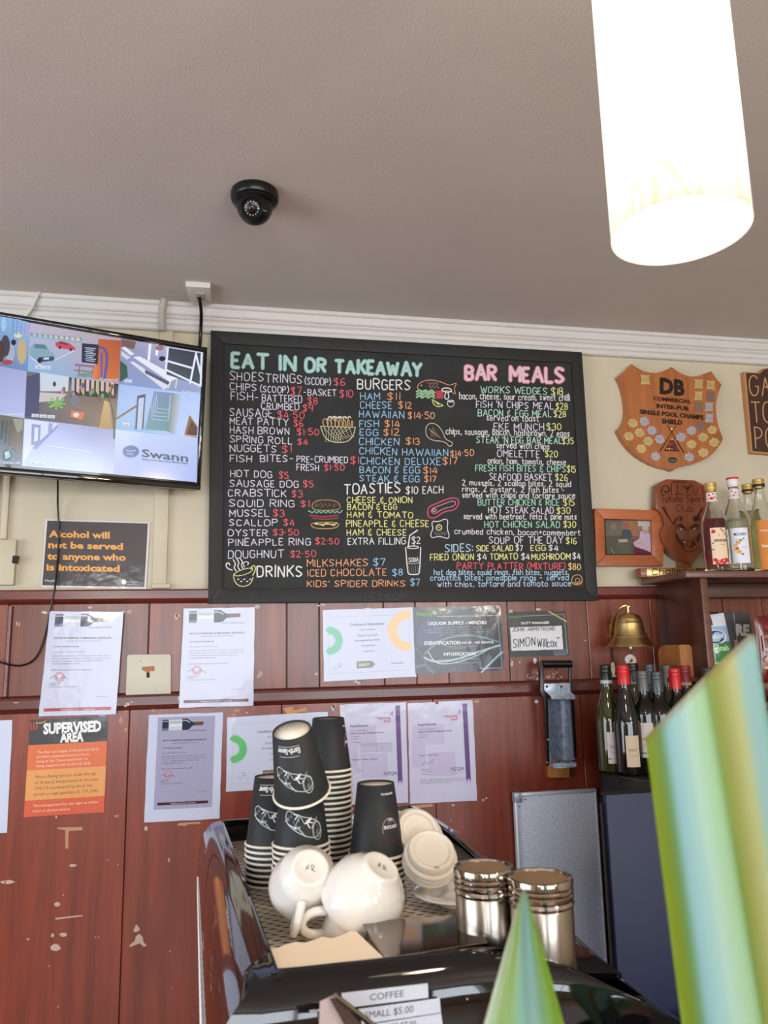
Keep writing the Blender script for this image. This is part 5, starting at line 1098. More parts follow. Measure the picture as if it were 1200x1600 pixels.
obj('fish_body', px_prism([KB(*p) for p in FSH], -.024, -.018, .0008), mat('carved_bone', (214, 200, 178), .5), fc)
P = Print(plane(-.0243)); P.line([KB(170, 745), KB(188, 742), KB(208, 746)], .35, C3(70, 60, 56)); P.line([KB(184, 822), KB(200, 824)], .35, C3(70, 60, 56)); P.build('carved_lines', MATTE, fc)
obj('strand', tube([PY(*KB(187, 697), -.021), PY(*KB(180, 620), -.020), PY(*KB(178, 480), -.016)], .0022, 6), mat('dark_cord', (34, 30, 50), .8), fc)
rebase(fc, PY(*KB(190, 850), -.021))
# ================================================================== photo frame on the dado cap
pf = thing('picture_frame', 'orange-brown wooden photo frame with a small colour snapshot', 'picture frame')
KF = lambda u, v: (930+u/4.211, 540+v/4.211)
YFm = -.030
fo = [KF(*p) for p in ((-4, 1070), (455, 1085), (448, 1452), (8, 1448))]
fi = [KF(*p) for p in ((60, 1140), (370, 1148), (376, 1378), (68, 1378))]
for k in range(4):
    q = [fo[k], fo[(k+1) % 4], fi[(k+1) % 4], fi[k]]
    fr = [PY(*p, YFm) for p in q]; cen = (fr[0]+fr[1]+fr[2]+fr[3])/4; fr = [p+(cen-p).normalized()*.0004 for p in fr]
    obj('frame_rail', prism(fr, [V((p.x, -.014, p.z)) for p in fr], .0012), M_FRAME, pf)
    a, b_ = PY(*fi[k], YFm-.0004), PY(*fi[(k+1) % 4], YFm-.0004)
fb = [PY(*p, -.020) for p in fi]; cen = (fb[0]+fb[2])/2; fb = [cen+(p-cen)*1.03 for p in fb]
obj('backing_board', prism(fb, [V((p.x, -.015, p.z)) for p in fb]), M_BMAT, pf)
P = Print(plane(-.0200)); KFl = lambda *ps: [KF(*p) for p in ps]
P.grad(KFl((66, 1148), (362, 1154), (368, 1372), (76, 1372)), [C3(150, 120, 100), C3(190, 160, 140), C3(110, 40, 60), C3(84, 80, 66)])
for pts, c in [(((66, 1148), (180, 1152), (180, 1250), (70, 1250)), (120, 116, 100)), (((180, 1152), (280, 1155), (282, 1250), (180, 1245)), (176, 122, 84)), (((280, 1155), (362, 1158), (360, 1190), (282, 1188)), (210, 205, 200)),
    (((76, 1250), (230, 1250), (260, 1372), (76, 1372)), (98, 98, 80)), (((175, 1215), (195, 1205), (230, 1212), (242, 1240), (238, 1270), (175, 1268)), (72, 86, 100)), (((295, 1225), (330, 1215), (362, 1245), (366, 1360), (330, 1345), (262, 1322), (250, 1295), (290, 1270)), (214, 192, 212)),
    (((258, 1330), (300, 1338), (335, 1368), (262, 1368)), (120, 44, 66)), (((150, 1275), (210, 1272), (215, 1292), (155, 1296)), (190, 180, 150))]: P.poly(KFl(*pts), C3(*c))
P.disc(*KF(206, 1185), 4.2, 5.2, C3(170, 104, 84)); P.disc(*KF(330, 1215), 4.6, 5.6, C3(214, 160, 140)); P.disc(*KF(328, 1200), 5, 3.2, C3(206, 200, 190)); P.disc(*KF(118, 1190), 4, 5, C3(150, 130, 116)); P.line(KFl((255, 1310), (290, 1300), (320, 1310)), 2, C3(224, 180, 150)); P.line(KFl((100, 1330), (125, 1368)), 1, C3(180, 190, 160))
P.build('snapshot', MATTE, pf)
obj('glazing', prism([PY(*p, -.0235) for p in fi], [PY(*p, -.0222) for p in fi]), mat('clear_glass', (255, 255, 255), .02, trans=1.0, ior=1.3), pf, smooth=False)
rebase(pf, V(((fb[0].x+fb[1].x)/2, -.02, PY(*fo[3], YFm).z)))
# pegs holding the frame slightly above the cap are hidden; the frame hangs on a hook
# ================================================================== plaques on the wall
def smooth_outline(anchors, seg=6):
    """anchors: list of (x, y) or (x, y, cx, cy) = quadratic curve through a control point from the previous anchor"""
    out = []; prev = anchors[-1][:2]
    for a in anchors:
        if len(a) == 4:
            for i in range(1, seg+1):
                t = i/seg; out.append(((1-t)**2*prev[0]+2*t*(1-t)*a[2]+t*t*a[0], (1-t)**2*prev[1]+2*t*(1-t)*a[3]+t*t*a[1]))
        else: out.append(a)
        prev = a[:2]
    return out
KP = lambda u, v: (940+u/5.714, 560+v/5.714)
ps = thing('pool_shield', 'wooden pool champions trophy shield covered with small metal name shields', 'shield')
OUT = smooth_outline([(268, 48), (480, 130, 370, 135), (625, 75, 560, 120), (830, 165, 730, 165), (978, 112, 900, 150), (1072, 232, 1020, 185), (1020, 430, 1030, 320), (1085, 715, 1020, 570), (820, 940, 1010, 890), (640, 1000, 690, 955), (520, 968, 600, 985), (148, 640, 250, 880), (222, 430, 235, 560), (148, 160, 205, 260), (268, 48, 220, 110)], 7)
Yp = -.026
obj('shield_body', px_prism([KP(*p) for p in OUT], Yp, 0, .0014), M_SHIELD, ps, ang=50)
P = Print(plane(Yp-.0006)); DK = C3(46, 34, 28)
def Tp(s, x0, y0, x1, y1, h, b=.04): (a, b_), (d, e) = KP(x0, y0), KP(x1, y1); P.text(s, a, b_, d, e, h/5.714, DK, b)
def slab(s, x0, y0, x1, y1, h, wd):
    (a, b_), (d, e) = KP(x0, y0), KP(x1, y1); P.hand(s, a, b_, d, e, h/5.714, wd, DK, jit=.0, rnd=hd)
Tp('DB', 520, 308, 742, 330, 138, .05); Tp('COMMERCIAL', 462, 372, 800, 402, 34); Tp('INTER-PUB', 490, 440, 776, 466, 36); Tp('SINGLE POOL CHAMPS', 342, 492, 912, 546, 38, .05); Tp('SHIELD', 538, 578, 722, 592, 40, .05)
for a_, b_ in (((665, 598), (522, 830)), ((588, 596), (735, 842))): P.line([KP(*a_), KP(*b_)], 1.15, C3(84, 44, 26)); P.line([KP(a_[0]*.45+b_[0]*.55, a_[1]*.45+b_[1]*.55), KP(*b_)], 1.5, C3(52, 26, 18))
P.poly([KP(628, 700), KP(697, 832), KP(556, 825)], C3(70, 30, 24)); P.poly([KP(628, 716), KP(684, 826), KP(570, 820)], C3(96, 44, 34))
bc_ = [(214, 200, 120), (170, 60, 50), (150, 70, 60), (176, 120, 60), (196, 70, 60), (110, 50, 60), (120, 60, 60), (150, 50, 40), (90, 60, 90), (140, 70, 50), (220, 140, 70), (226, 180, 90), (150, 110, 120), (110, 60, 90), (160, 80, 90)]
k = 0
for r_ in range(5):
    for i in range(r_+1): P.disc(*KP(628-r_*11.5+i*23, 722+r_*21+i*1.5), 1.55, 1.55, C3(*bc_[k]), 10); k += 1
P.disc(*KP(626, 630), 1.5, 1.5, C3(236, 230, 214), 10)
P.build('lettering', MATTE, ps)
obj('oval_badge', lathe([(0, .0012), (.95, .001), (1, 0)], 28, axisM(PY(*KP(634, 908), Yp-.0004), (0, -1, 0)) @ Matrix.Diagonal((.0185, .0115, 1, 1))), mat('dark_badge', (66, 62, 52), .4, .5), ps)
P = Print(plane(Yp-.0018)); P.text('CASTLE', *KP(600, 916), *KP(668, 920), 2.3, C3(150, 144, 120), .03); P.arc(*KP(634, 908), 8.2, 4.8, 0, 360, .4, C3(150, 144, 120)); P.build('badge_print', MATTE, ps)
GD, SV = mat('gold_plate', (226, 200, 140), .32, .55, noise=.1, nscale=60), mat('silver_plate', (196, 194, 206), .35, .55, noise=.08, nscale=60); DL = mat('dull_plate', (150, 128, 116), .4, .6)
scroll = [(-42, -48), (-20, -40), (20, -40), (42, -48), (34, -20), (34, 15), (44, 44), (20, 40), (-20, 40), (-44, 44), (-34, 15), (-34, -20)]
shl = [(-44, -12), (-26, -30), (-10, -28), (0, -46), (14, -28), (34, -26), (40, -6), (50, 8), (34, 22), (26, 42), (4, 38), (-14, 46), (-26, 26), (-46, 20), (-38, 4)]
def nameplate(u, v, kind, m_, rot=0, s=1.0):
    sp = scroll if kind == 's' else shl; c_, s_ = cos(R(rot)), sin(R(rot))
    pts = [KP(u+s*(x*c_-y*s_), v+s*(x*s_+y*c_)) for x, y in sp]
    o = obj('name_plate', px_prism(pts, Yp-.0016, Yp-.0002, .0004), m_, ps)
    P = Print(plane(Yp-.0016)); P.h = .0002
    for k in range(3): a_, b_ = (-22, -10+k*12), (22, -10+k*12); P.line([KP(u+s*(a_[0]*c_-a_[1]*s_), v+s*(a_[0]*s_+a_[1]*c_)), KP(u+s*(b_[0]*c_-b_[1]*s_), v+s*(b_[0]*s_+b_[1]*c_))], .28, C3(140, 124, 96), lay=False)
    P.build('engraving', MATTE, o)
for a in [(390, 190, 's', GD, 0, 1.0), (866, 228, 's', GD, 3, .95), (974, 238, 's', GD, 3, .95), (866, 334, 's', GD, 3, .92), (976, 338, 's', DL, 3, .92), (868, 430, 's', DL, 3, .92), (960, 434, 's', SV, 3, .92), (962, 532, 's', SV, 3, .92),
          (280, 574, 'h', GD, 20), (382, 560, 'h', SV, 20), (244, 692, 'h', GD, 20), (340, 660, 'h', GD, 20), (450, 640, 'h', SV, 20), (415, 736, 'h', GD, 20), (520, 718, 'h', SV, 20), (355, 802, 'h', GD, 20), (482, 872, 'h', SV, 8, .95),
          (708, 700, 'h', SV, -14), (802, 642, 'h', SV, -14), (882, 604, 'h', DL, -14), (985, 636, 'h', GD, -14, .98), (802, 764, 'h', GD, -14), (905, 702, 'h', GD, -14, .98), (1004, 748, 'h', GD, -14), (908, 838, 'h', GD, -14, 1.05), (782, 878, 'h', SV, -6, .98)]: nameplate(*a)
rebase(ps, V((PY(*KP(620, 560), 0).x, 0, PY(*KP(620, 1000), 0).z)))
# rectangular carved sign cut by the right edge
KG = lambda u, v: (1080+u/9.41, 560+v/9.41)
gs = thing('carved_sign', 'dark carved rectangular wooden sign at the right edge reading ga to po', 'sign')
O1 = [KG(*p) for p in ((770, 195), (1000, 212), (1060, 150), (1130, 140), (1200, 150), (1260, 225), (1500, 240), (1600, 1440), (885, 1388))]
obj('sign_board', px_prism(O1, -.020, 0, .001), mat('sign_edge', (180, 128, 84), .5), gs)
O2 = [KG(*p) for p in ((808, 212), (1010, 225), (1075, 160), (1130, 150), (1195, 163), (1250, 238), (1475, 254), (1570, 1415), (905, 1362))]
obj('dark_field', px_prism(O2, -.0212, -.0198), wood('dark_sign_wood', (48, 28, 20), (84, 52, 38), .5, .2, 'Z', 1.2), gs)
P = Print(plane(-.0214)); TA = C3(200, 150, 106)
def g_(pts, sm=0, cl=False): P.line([KG(*p) for p in pts], 1.9, TA, sm, cl)
g_([(970, 300), (945, 258), (900, 250), (862, 290), (850, 390), (870, 500), (910, 550), (960, 540), (985, 490), (985, 410)], 2); g_([(985, 412), (945, 410)])
g_([(1045, 545), (1085, 285)]); g_([(1085, 285), (1165, 560)]); g_([(1060, 415), (1140, 425)])
g_([(880, 640), (1005, 645)]); g_([(940, 645), (965, 940)]); g_([(1150, 640), (1090, 640), (1055, 700), (1055, 830), (1080, 910), (1130, 950), (1190, 940), (1230, 860), (1215, 720), (1150, 640)], 2)
g_([(930, 1010), (950, 1320)]); g_([(920, 1012), (990, 1015), (1035, 1060), (1040, 1130), (1000, 1170), (945, 1178)], 2); g_([(1190, 1015), (1130, 1020), (1095, 1080), (1095, 1200), (1125, 1300), (1180, 1340), (1240, 1300), (1270, 1200), (1240, 1060), (1190, 1015)], 2)
P.build('carved_letters', MATTE, gs)
rebase(gs, PY(*KG(1100, 1400), 0))
# carved sports club shield
KT = lambda u, v: (1000+u/6, 740+v/6)
ts = thing('club_shield', 'carved wooden sports club shield propped behind the syrup bottles', 'shield')
OUT = smooth_outline([(250, 52), (510, 62), (635, 125), (625, 330, 640, 250), (600, 330), (650, 480, 660, 400), (585, 740, 640, 660), (470, 850, 520, 800), (215, 640, 290, 790), (205, 520, 190, 590), (225, 440, 245, 480), (160, 335, 200, 350), (150, 320), (158, 105, 155, 180)], 6)
Yt = -.045
obj('shield_body', px_prism([KT(*p) for p in OUT], Yt, Yt+.026, .0012), M_SHIELD2, ts, ang=50)
obj('mount_post', px_prism([KT(*p) for p in ((380, 790), (480, 790), (478, 900), (382, 900))], Yt+.012, Yt+.040), M_SHIELD2, ts)
P = Print(plane(Yt-.0004)); CD = C3(70, 34, 18)
def ht(s, x0, y0, x1, y1, h, wd): (a, b_), (d, e) = KT(x0, y0), KT(x1, y1); P.hand(s, a, b_, d, e, h/6, wd, CD, rnd=hd, jit=.5)
ht('TeKoha', 200, 264, 398, 266, 62, .9); ht('Sports', 440, 266, 640, 262, 60, .9); ht('Club', 340, 356, 494, 358, 62, .9)
def cv(pts, w_=.7, sm=2): P.line([KT(*p) for p in pts], w_, CD, sm)
for k in (0, 8, 16): cv([(200+k, 190-k), (195+k, 120+k), (250, 100+k), (290-k, 150), (250, 190-k), (225+k, 160)])
cv([(295, 190), (295, 85), (320, 75), (440, 80)], 1.2); cv([(330, 190), (380, 190)], 1); cv([(350, 85), (352, 190)], 1.1)
for k in range(7): cv([(440, 150), (390+k*18, 110+(k % 2)*14)], 1.1, 0)
cv([(480, 90), (440, 180)], 1); cv([(510, 110), (500, 180), (540, 180), (545, 120)]); cv([(590, 190), (585, 120), (560, 130)]); cv([(200, 195), (600, 200)], .4)
for k in range(4): cv([(205+k*9, 305+k*4), (235+k*8, 370+k*6), (290+k*6, 440+k*6), (320, 470+k*6)]); cv([(600-k*8, 320+k*4), (560-k*8, 380+k*4), (540-k*10, 440+k*4)])
for sx in (1, -1):
    X = lambda u: u if sx == 1 else 900-u
    for k in range(3): cv([(X(320), 470), (X(335+k*8), 410+k*9), (X(385), 392+k*10), (X(400-k*8), 430), (X(370), 445-k*4)])
    for k in range(4): cv([(X(330+k*10), 480+k*4), (X(385), 465+k*8), (X(430-k*6), 515)], .6); cv([(X(330+k*6), 560+k*4), (X(350+k*8), 640-k*3), (X(420), 700-k*9)], .7)
    for k in range(5): cv([(X(335+k*16), 575+k*20), (X(352+k*15), 560+k*20)], .8, 0)
    cv([(X(395), 640), (X(410), 620), (X(430), 640), (X(415), 660), (X(395), 645)], .8)
cv([(380, 690), (440, 735), (500, 730), (560, 680)], 1); cv([(430, 670), (470, 690), (520, 660)], .8); cv([(450, 470), (450, 640)], .6)
for k in range(4): cv([(330, 500+k*10), (360, 480+k*12), (430, 500+k*8), (440, 540)], .5); cv([(470, 500+k*6), (500, 480+k*12), (560, 500+k*8)], .5)
P.build('carving', MATTE, ts)
for p in ((387, 521), (509, 516), (417, 644), (525, 642)): obj('shell_eye', lathe([(0, .0022), (.0028, .0018), (.0036, 0)], 16, axisM(PY(*KT(*p), Yt-.0005), (0, -1, 0))), mat('shell_inlay', (226, 220, 206), .2, coat=.6), ts)
rebase(ts, V((PY(*KT(430, 890), Yt).x, Yt+.02, SZ+.020)))
# challenge trophy base lying on the shelf
ct = thing('trophy_base', 'dark wooden trophy base with brass plate lettered challenge on the shelf end', 'trophy')
OUTc = [KT(*p) for p in ((8, 884), (62, 886), (600, 884), (600, 932), (450, 935), (100, 985), (12, 990))]
a0 = PY(*KT(8, 940), -.075)
obj('base_block', bx(a0.x, a0.x+.32, -.075, -.036, SZ+.0205, PY(*KT(40, 884), -.075).z, .002), M_SHIELD2, ct)
x0_, x1_ = PY(*KT(66, 930), -.076).x, PY(*KT(556, 930), -.076).x; zz0, zz1 = SZ+.0235, PY(*KT(100, 890), -.0765).z
obj('name_plate', bx(x0_, x1_, -.0765, -.075, zz0, zz1, .0004), M_BRASS, ct)
P = Print(plane(-.0768)); P.hand('Challenge', *KT(115, 948), *KT(560, 924), 52/6, 1.3, C3(70, 20, 14), jit=.4, rnd=hd); P.build('painted_word', MATTE, ct)
rebase(ct, V(((x0_+x1_)/2, -.055, SZ+.0205)))
# ================================================================== syrup bottles on the shelf
GLS = mat('bottle_glass', (250, 252, 250), .02, trans=1.0, ior=1.45)
def syrup(px, ytop, Y, label, liquid, fill, capcol, capkind, h=.295, body=.039, prints=None, neck=None, group='syrup bottles on the shelf'):
    zz = SZ+.0205; top = PY(px, ytop, Y); s = (top.z-zz)/h
    t = thing('syrup_bottle', label, 'bottle', (top.x, Y, zz), group=group)
    prof = [(0, .004), (body-.006, 0), (body, .004), (body, .165), (body-.003, .178), (body-.014, .205), (.0175, .228), (.0150, .250), (.0145, .272), (.0145, .278)]
    inn = [(.012, .278), (.012, .25), (.0145, .228), (body-.018, .203), (body-.0075, .176), (body-.0045, .163), (body-.0045, .010), (0, .010)]
    obj('glass', lathe([(r_, z*s) for r_, z in prof+inn], 40), GLS, t)
    lq = []
    for r_, z in reversed(inn):
        if z <= fill: lq.append((max(r_-.0006, 0) if r_ else 0, z+(.0006 if z < .02 else 0)))
    lr = body-.0051 if fill < .163 else body-.009
    obj('liquid', lathe([(r_, z*s) for r_, z in lq]+[(lr, fill*s), (0, fill*s)], 32), mat('liquid_'+'_'.join(map(str, liquid)), liquid, .02, trans=.75, ior=1.34), t)
    obj('cap', lathe([(0, h*s), (.0165, h*s), (.0178, (h-.002)*s), (.0178, (h-.010)*s), (.0170, (h-.011)*s), (.0178, (h-.012)*s), (.0178, (h-.024)*s), (.0150, (h-.025)*s), (.0150, (h-.03)*s)], 28), capcol, t)
    ca0 = atan2(CP.y-Y, CP.x-top.x)
    if capkind: obj('cap_band', lathe([(.0181, (h-capkind[1])*s), (.0181, (h-capkind[2])*s)], 28), capkind[0], t)
    if neck:
        obj('neck_label', lathe([(.0156, .262*s), (.0160, .240*s), (.0178, .231*s)], 24, None, ca0-1.3, ca0+1.3), neck[0], t)
        def nk(x, y, h_=0.): a = ca0+x/.016; rr_ = (.0160 if y > .24 else .0172)+.0006+h_; return V((rr_*cos(a), rr_*sin(a), y*s))
        P = Print(nk)
        for (x, y, r_, c) in neck[1]: P.disc(x, y, r_, r_, C3(*c), 10)
        P.build('neck_print', MATTE, t)
    if prints:
        z0, z1, half, off, colr, fn = prints; ca = ca0+off
        obj('label', lathe([(body+.0004, z0*s), (body+.0004, z1*s)], 20, None, ca-half, ca+half), mat('label_%d%d%d' % colr, colr, .6), t)
        def cy(x, y, h_=0.): a = ca+x/body; rr_ = body+.0004+h_; return V((rr_*cos(a), rr_*sin(a), y*s))
        P = Print(cy); fn(P, half*body, z0, z1); P.build('label_print', MATTE, t)
    return t
def pr1(P, w_, z0, z1):
    for x, y, r_ in ((-.014, .128, .0062), (-.008, .016+z0*0, .008), (.006, .018, .0095), (.016, .022, .0075), (-.016, .024, .006)): P.disc(x, y+(.012 if y < .05 else 0), r_, r_, C3(196, 62, 60), 14)
    for x, y in ((.008, .134), (.014, .129), (-.018, .09), (-.019, .07)): P.disc(x, y, .003, .0022, C3(90, 80, 60), 8)
    P.poly([(-.001, .112), (.021, .116), (.021, .124), (-.001, .120)], C3(206, 60, 60)); P.text('MONIN', 0, .114, .019, .118, -.005, C3(240, 220, 200), .02)
    P.text('GRENADINE', -.015, .094, w_*1.0, .094, -.009, C3(50, 30, 30), .01); P.text('SIROP', .002, .084, .016, .084, -.003, C3(100, 60, 60))
    for x, y in ((-.006, .03), (.008, .033), (.0, .024)): P.disc(x, y, .003, .003, C3(236, 170, 150), 8)
def pr2(P, w_, z0, z1):
    P.text('MONIN', -.015, .110, .019, .110, -.009, C3(40, 30, 50), .01)
    for x, y, r_, c in ((-.006, .088, .007, (222, 150, 70)), (-.013, .080, .0055, (232, 176, 70)), (-.010, .070, .006, (190, 110, 60)), (-.005, .060, .0075, (226, 170, 60)), (.002, .095, .004, (110, 150, 70)), (.010, .100, .003, (90, 140, 70)), (.004, .052, .004, (90, 140, 60)), (-.016, .066, .004, (226, 190, 120))): P.disc(x, y, r_, r_*.8, C3(*c), 12)
    P.line([(-.012, .095), (-.002, .099), (.006, .092)], .0014, C3(70, 120, 60)); P.text('Almond', .004, .072, .018, .072, -.004, C3(120, 110, 130)); P.text('700 ml', -.016, .026, -.008, .026, -.003, C3(90, 90, 100)); P.line([(-.018, .034), (.018, .034)], .0004, C3(160, 160, 176))
def pr3(P, w_, z0, z1):
    P.poly([(-w_, .122), (w_, .122), (w_, .132), (-w_, .132)], C3(30, 26, 26)); P.text('PREMIUM', -.014, .124, .016, .124, -.005, C3(220, 214, 200), .02)
    P.text('Butterscotch', -.014, .075, .018, .072, -.010, C3(244, 230, 214), .02); P.poly([(-w_, .056), (w_, .056), (w_, .064), (-w_, .064)], C3(130, 66, 30)); P.text('24', -.002, .030, .012, .030, -.016, C3(244, 230, 214), .02)
GCAP = mat('gold_cap', (206, 172, 104), .35, .6)
DKB = mat('dark_band', (40, 26, 22), .4)
syrup(1109.5, 755, -.245, 'red grenadine syrup bottle with pomegranate label and gold cap', (150, 10, 30), .172, GCAP, None, prints=(.022, .140, .60, .26, (232, 206, 176), pr1), neck=(mat('neck_paper', (232, 214, 200), .6), [(-.006, .252, .003, (196, 60, 60)), (.005, .255, .0025, (120, 60, 50)), (0, .241, .005, (206, 60, 56)), (.008, .245, .0022, (90, 70, 60))]))
syrup(1144, 747, -.245, 'clear syrup bottle with white fruit label and red-topped white cap', (236, 232, 206), .166, mat('white_cap', (232, 226, 226), .35), (mat('red_cap_top', (206, 30, 48), .35), -.0003, .006), prints=(.024, .134, .66, .10, (226, 228, 240), pr2), neck=(mat('neck_paper2', (226, 214, 214), .6), [(-.005, .255, .003, (206, 110, 110)), (.005, .25, .0028, (206, 90, 90)), (0, .243, .003, (214, 130, 120))]), h=.300)
syrup(1167, 757, -.12, 'pale yellow-green syrup bottle with gold cap standing behind the others', (196, 190, 96), .205, GCAP, (DKB, .018, .025))
syrup(1184, 749, -.245, 'syrup bottle with orange butterscotch label at the right edge', (196, 200, 150), .15, GCAP, (DKB, .017, .026), prints=(.004, .16, .62, .16, (206, 128, 56), pr3), h=.298, body=.040)
# ================================================================== snack packets and dark tin on the middle shelf
def packet(nm, label, q, Y, base, prints, puff=.018, zfoot=None, lean=0):
    t = thing(nm, label, 'snack packet'); bm = bmesh.new(); N, Mm = 10, 14; cl = bm.loops.layers.float_color.new('Col')
    fr, bk = [], []
    for j in range(Mm+1):
        a_, b_ = [], []
        for i in range(N+1):
            u, v = i/N, j/Mm; x, y = bil(q, u, v); d_ = puff*(sin(pi*u)**.6)*(sin(pi*v)**.5)*(1+.1*sin(9*u+5*v)); p = PY(x, y, Y)
            a_.append(bm.verts.new(p+V((0, -d_, 0)))); b_.append(bm.verts.new(p+V((0, d_+.0006, 0))))
        fr.append(a_); bk.append(b_)
    for j in range(Mm):
        for i in range(N): bm.faces.new((fr[j][i], fr[j+1][i], fr[j+1][i+1], fr[j][i+1])); bm.faces.new((bk[j][i], bk[j][i+1], bk[j+1][i+1], bk[j+1][i]))
    for j in range(Mm): bm.faces.new((fr[j][0], bk[j][0], bk[j+1][0], fr[j+1][0])); bm.faces.new((fr[j][N], fr[j+1][N], bk[j+1][N], bk[j][N]))
    for i in range(N): bm.faces.new((fr[0][i], fr[0][i+1], bk[0][i+1], bk[0][i])); bm.faces.new((fr[Mm][i], bk[Mm][i], bk[Mm][i+1], fr[Mm][i+1]))
    for f in bm.faces:
        for l in f.loops: l[cl] = base
    obj('bag', bm, FOIL, t, ang=60)
    def S(u, v, h=0.): 
        x, y = bil(q, u, v); uu, vv = min(max(u, 0), 1), min(max(v, 0), 1); d_ = puff*(sin(pi*uu)**.6)*(sin(pi*vv)**.5)*(1+.1*sin(9*uu+5*vv)); return PY(x, y, Y)+V((0, -d_-h*4-.0006, 0))
    P = Print(S); prints(P); P.build('bag_print', FOIL, t)
    rebase(t, PY(*bil(q, .5, 1), Y)); return t
FOIL = print_mat('foil_print', .3, .5, coatr=.15)
def gridpoly(P, u0, u1, v0, v1, c, n=6):
    P.lay()
    for i in range(n):
        for j in range(n):
            a, b_, d, e = u0+(u1-u0)*i/n, u0+(u1-u0)*(i+1)/n, v0+(v1-v0)*j/n, v0+(v1-v0)*(j+1)/n; P.poly([(a, d), (b_, d), (b_, e), (a, e)], c, False)
def pk1(P):
    gridpoly(P, 0, 1, 0, .18, C3(226, 232, 244)); gridpoly(P, .1, .45, .04, .16, C3(44, 60, 120), 3); gridpoly(P, .3, 1, .18, .40, C3(150, 190, 230)); gridpoly(P, .0, 1, .42, .80, C3(34, 130, 60), 8); gridpoly(P, 0, .75, .80, .92, C3(214, 190, 60), 4)
    P.disc(.42, .33, .42, .11, C3(225, 230, 240), 20); P.disc(.40, .33, .36, .09, C3(40, 50, 110), 20); P.text('Bluebird', .12, .36, .72, .35, .07, C3(236, 238, 246), .03); P.text('Originals', .05, .55, .85, .53, .09, C3(214, 236, 214), .02); P.text('Ready Salted', .2, .73, .75, .72, .04, C3(200, 230, 180), .02)
    P.line([(.2, .58), (.7, .66)], .03, C3(150, 210, 120)); P.disc(.75, .72, .12, .05, C3(206, 190, 170), 12); P.disc(.68, .78, .07, .03, C3(196, 120, 90), 10)
yb = J_ = None
pz1 = lambda x, y: y
def shelfpx(x, Y, z=None):
    """pixel row at which the middle shelf's top is met at depth Y"""
    z = MZ if z is None else z; p = PY(x, 1000, Y); q = V((p.x, Y, z)) - CP; return 800-FPX*(q.dot(UP))/q.dot(FW)
b1 = shelfpx(1135, -.20)-.5
packet('crisp_packet', 'green and blue crisp packet standing inside the shelf beside the upright', [(1090, 962), (1130, 958), (1154, b1), (1096, b1)], -.22, C3(120, 124, 130), pk1, .016)
def pk2(P):
    for k in range(26):
        rn = random.Random(k); P.disc(rn.uniform(.15, .85), rn.uniform(.1, .9), rn.uniform(.06, .14), rn.uniform(.02, .05), C3(*rn.choice([(150, 40, 24), (190, 90, 40), (110, 20, 16), (206, 130, 50), (84, 14, 14)])), 9)
    P.poly([(.1, .3), (.35, .28), (.38, .52), (.12, .54)], C3(150, 90, 40)); P.poly([(.14, .34), (.31, .33), (.33, .48), (.16, .49)], C3(90, 20, 16)); P.text('NUTS', .3, .92, .8, .9, .07, C3(190, 170, 120), .03)
b2 = shelfpx(1200, -.24)-.5
packet('snack_packet', 'dark red foil snack packet at the right edge of the shelf', [(1178, 963), (1226, 960), (1228, b2), (1187, b2)], -.245, C3(104, 18, 20), pk2, .015)
bb = thing('snack_box', 'charcoal box with grey letters standing behind the green crisp packet', 'box')
q = [(1122, 956), (1172, 958), (1181, shelfpx(1181, -.12)), (1127, shelfpx(1127, -.12))]
fr = [PY(*p, -.13) for p in q]; fr[2].z = fr[3].z = MZ+.0005
obj('box_body', prism(fr, [V((p.x, -.07, p.z)) for p in fr], .001), mat('charcoal_card', (74, 74, 78), .45), bb)
P = Print(plane(-.1303)); P.text('RE', 1150, 992, 1171, 993, 17, C3(206, 206, 212), .06); P.line([(1146, 958), (1153, 1010)], 1.2, C3(160, 164, 170)); P.poly([(1147, 1000), (1151, 1000), (1153, 1022), (1149, 1022)], C3(200, 120, 130)); P.build('box_lettering', MATTE, bb)
rebase(bb, V(((fr[0].x+fr[1].x)/2, -.10, MZ+.0005)))
# folded papers on the lower shelf, right edge
mg = thing('magazine_stack', 'stack of folded papers low on the shelf at the right edge', 'papers')
for k in range(4):
    o = obj('folded_paper', bx(1.60-.004*(k % 3), 1.86+.006*(k % 2), -.262+.003*(k % 3), -.06, zt+.0705+.0162*k, zt+.0705+.0162*k+.0155, .002), mat('paper_%d' % (k % 3), ((214, 214, 220), (120, 126, 140), (190, 180, 176))[k % 3], .7), mg)
rebase(mg, V((1.73, -.16, zt+.0705)))
# ================================================================== service counter (below the view)
ctp = thing('service_counter', 'low dark timber counter under the coffee machine', 'counter')
CTZ = .74
obj('worktop', bx(.0, 1.35, -1.98, -.70, CTZ-.03, CTZ, .003), M_DWOODX, ctp)
obj('front_panel', bx(.03, 1.32, -1.93, -1.91, 0.001, CTZ-.0305), M_WOODL, ctp)
obj('end_panel', bx(.03, .05, -1.909, -.73, 0.001, CTZ-.0305), M_WOODL, ctp)
obj('end_panel', bx(1.30, 1.32, -1.909, -.73, 0.001, CTZ-.0305), M_WOODL, ctp)
rebase(ctp, V((.67, -1.34, 0)))
# ================================================================== coffee machine
cm = thing('coffee_machine', 'gloss black espresso machine with cups and canisters standing on top', 'coffee machine')
TZ, RZ = 1.165, 1.205          # cup tray, rim
lr = PZ(345, 1283, RZ); lf = PZ(425, 1520, RZ); SD = (lf-lr); SD.z = 0; SD.normalize()      # side direction (towards the customer)
XD = V((-SD.y, SD.x, 0))                                                                    # across, to the right
if XD.x < 0: XD = -XD
MW = .385; ML = (lf-lr).length
def MP(a, b, z): """a across, b from rear to front"""; return V((lr.x, lr.y, 0))+XD*a+SD*b+V((0, 0, z))
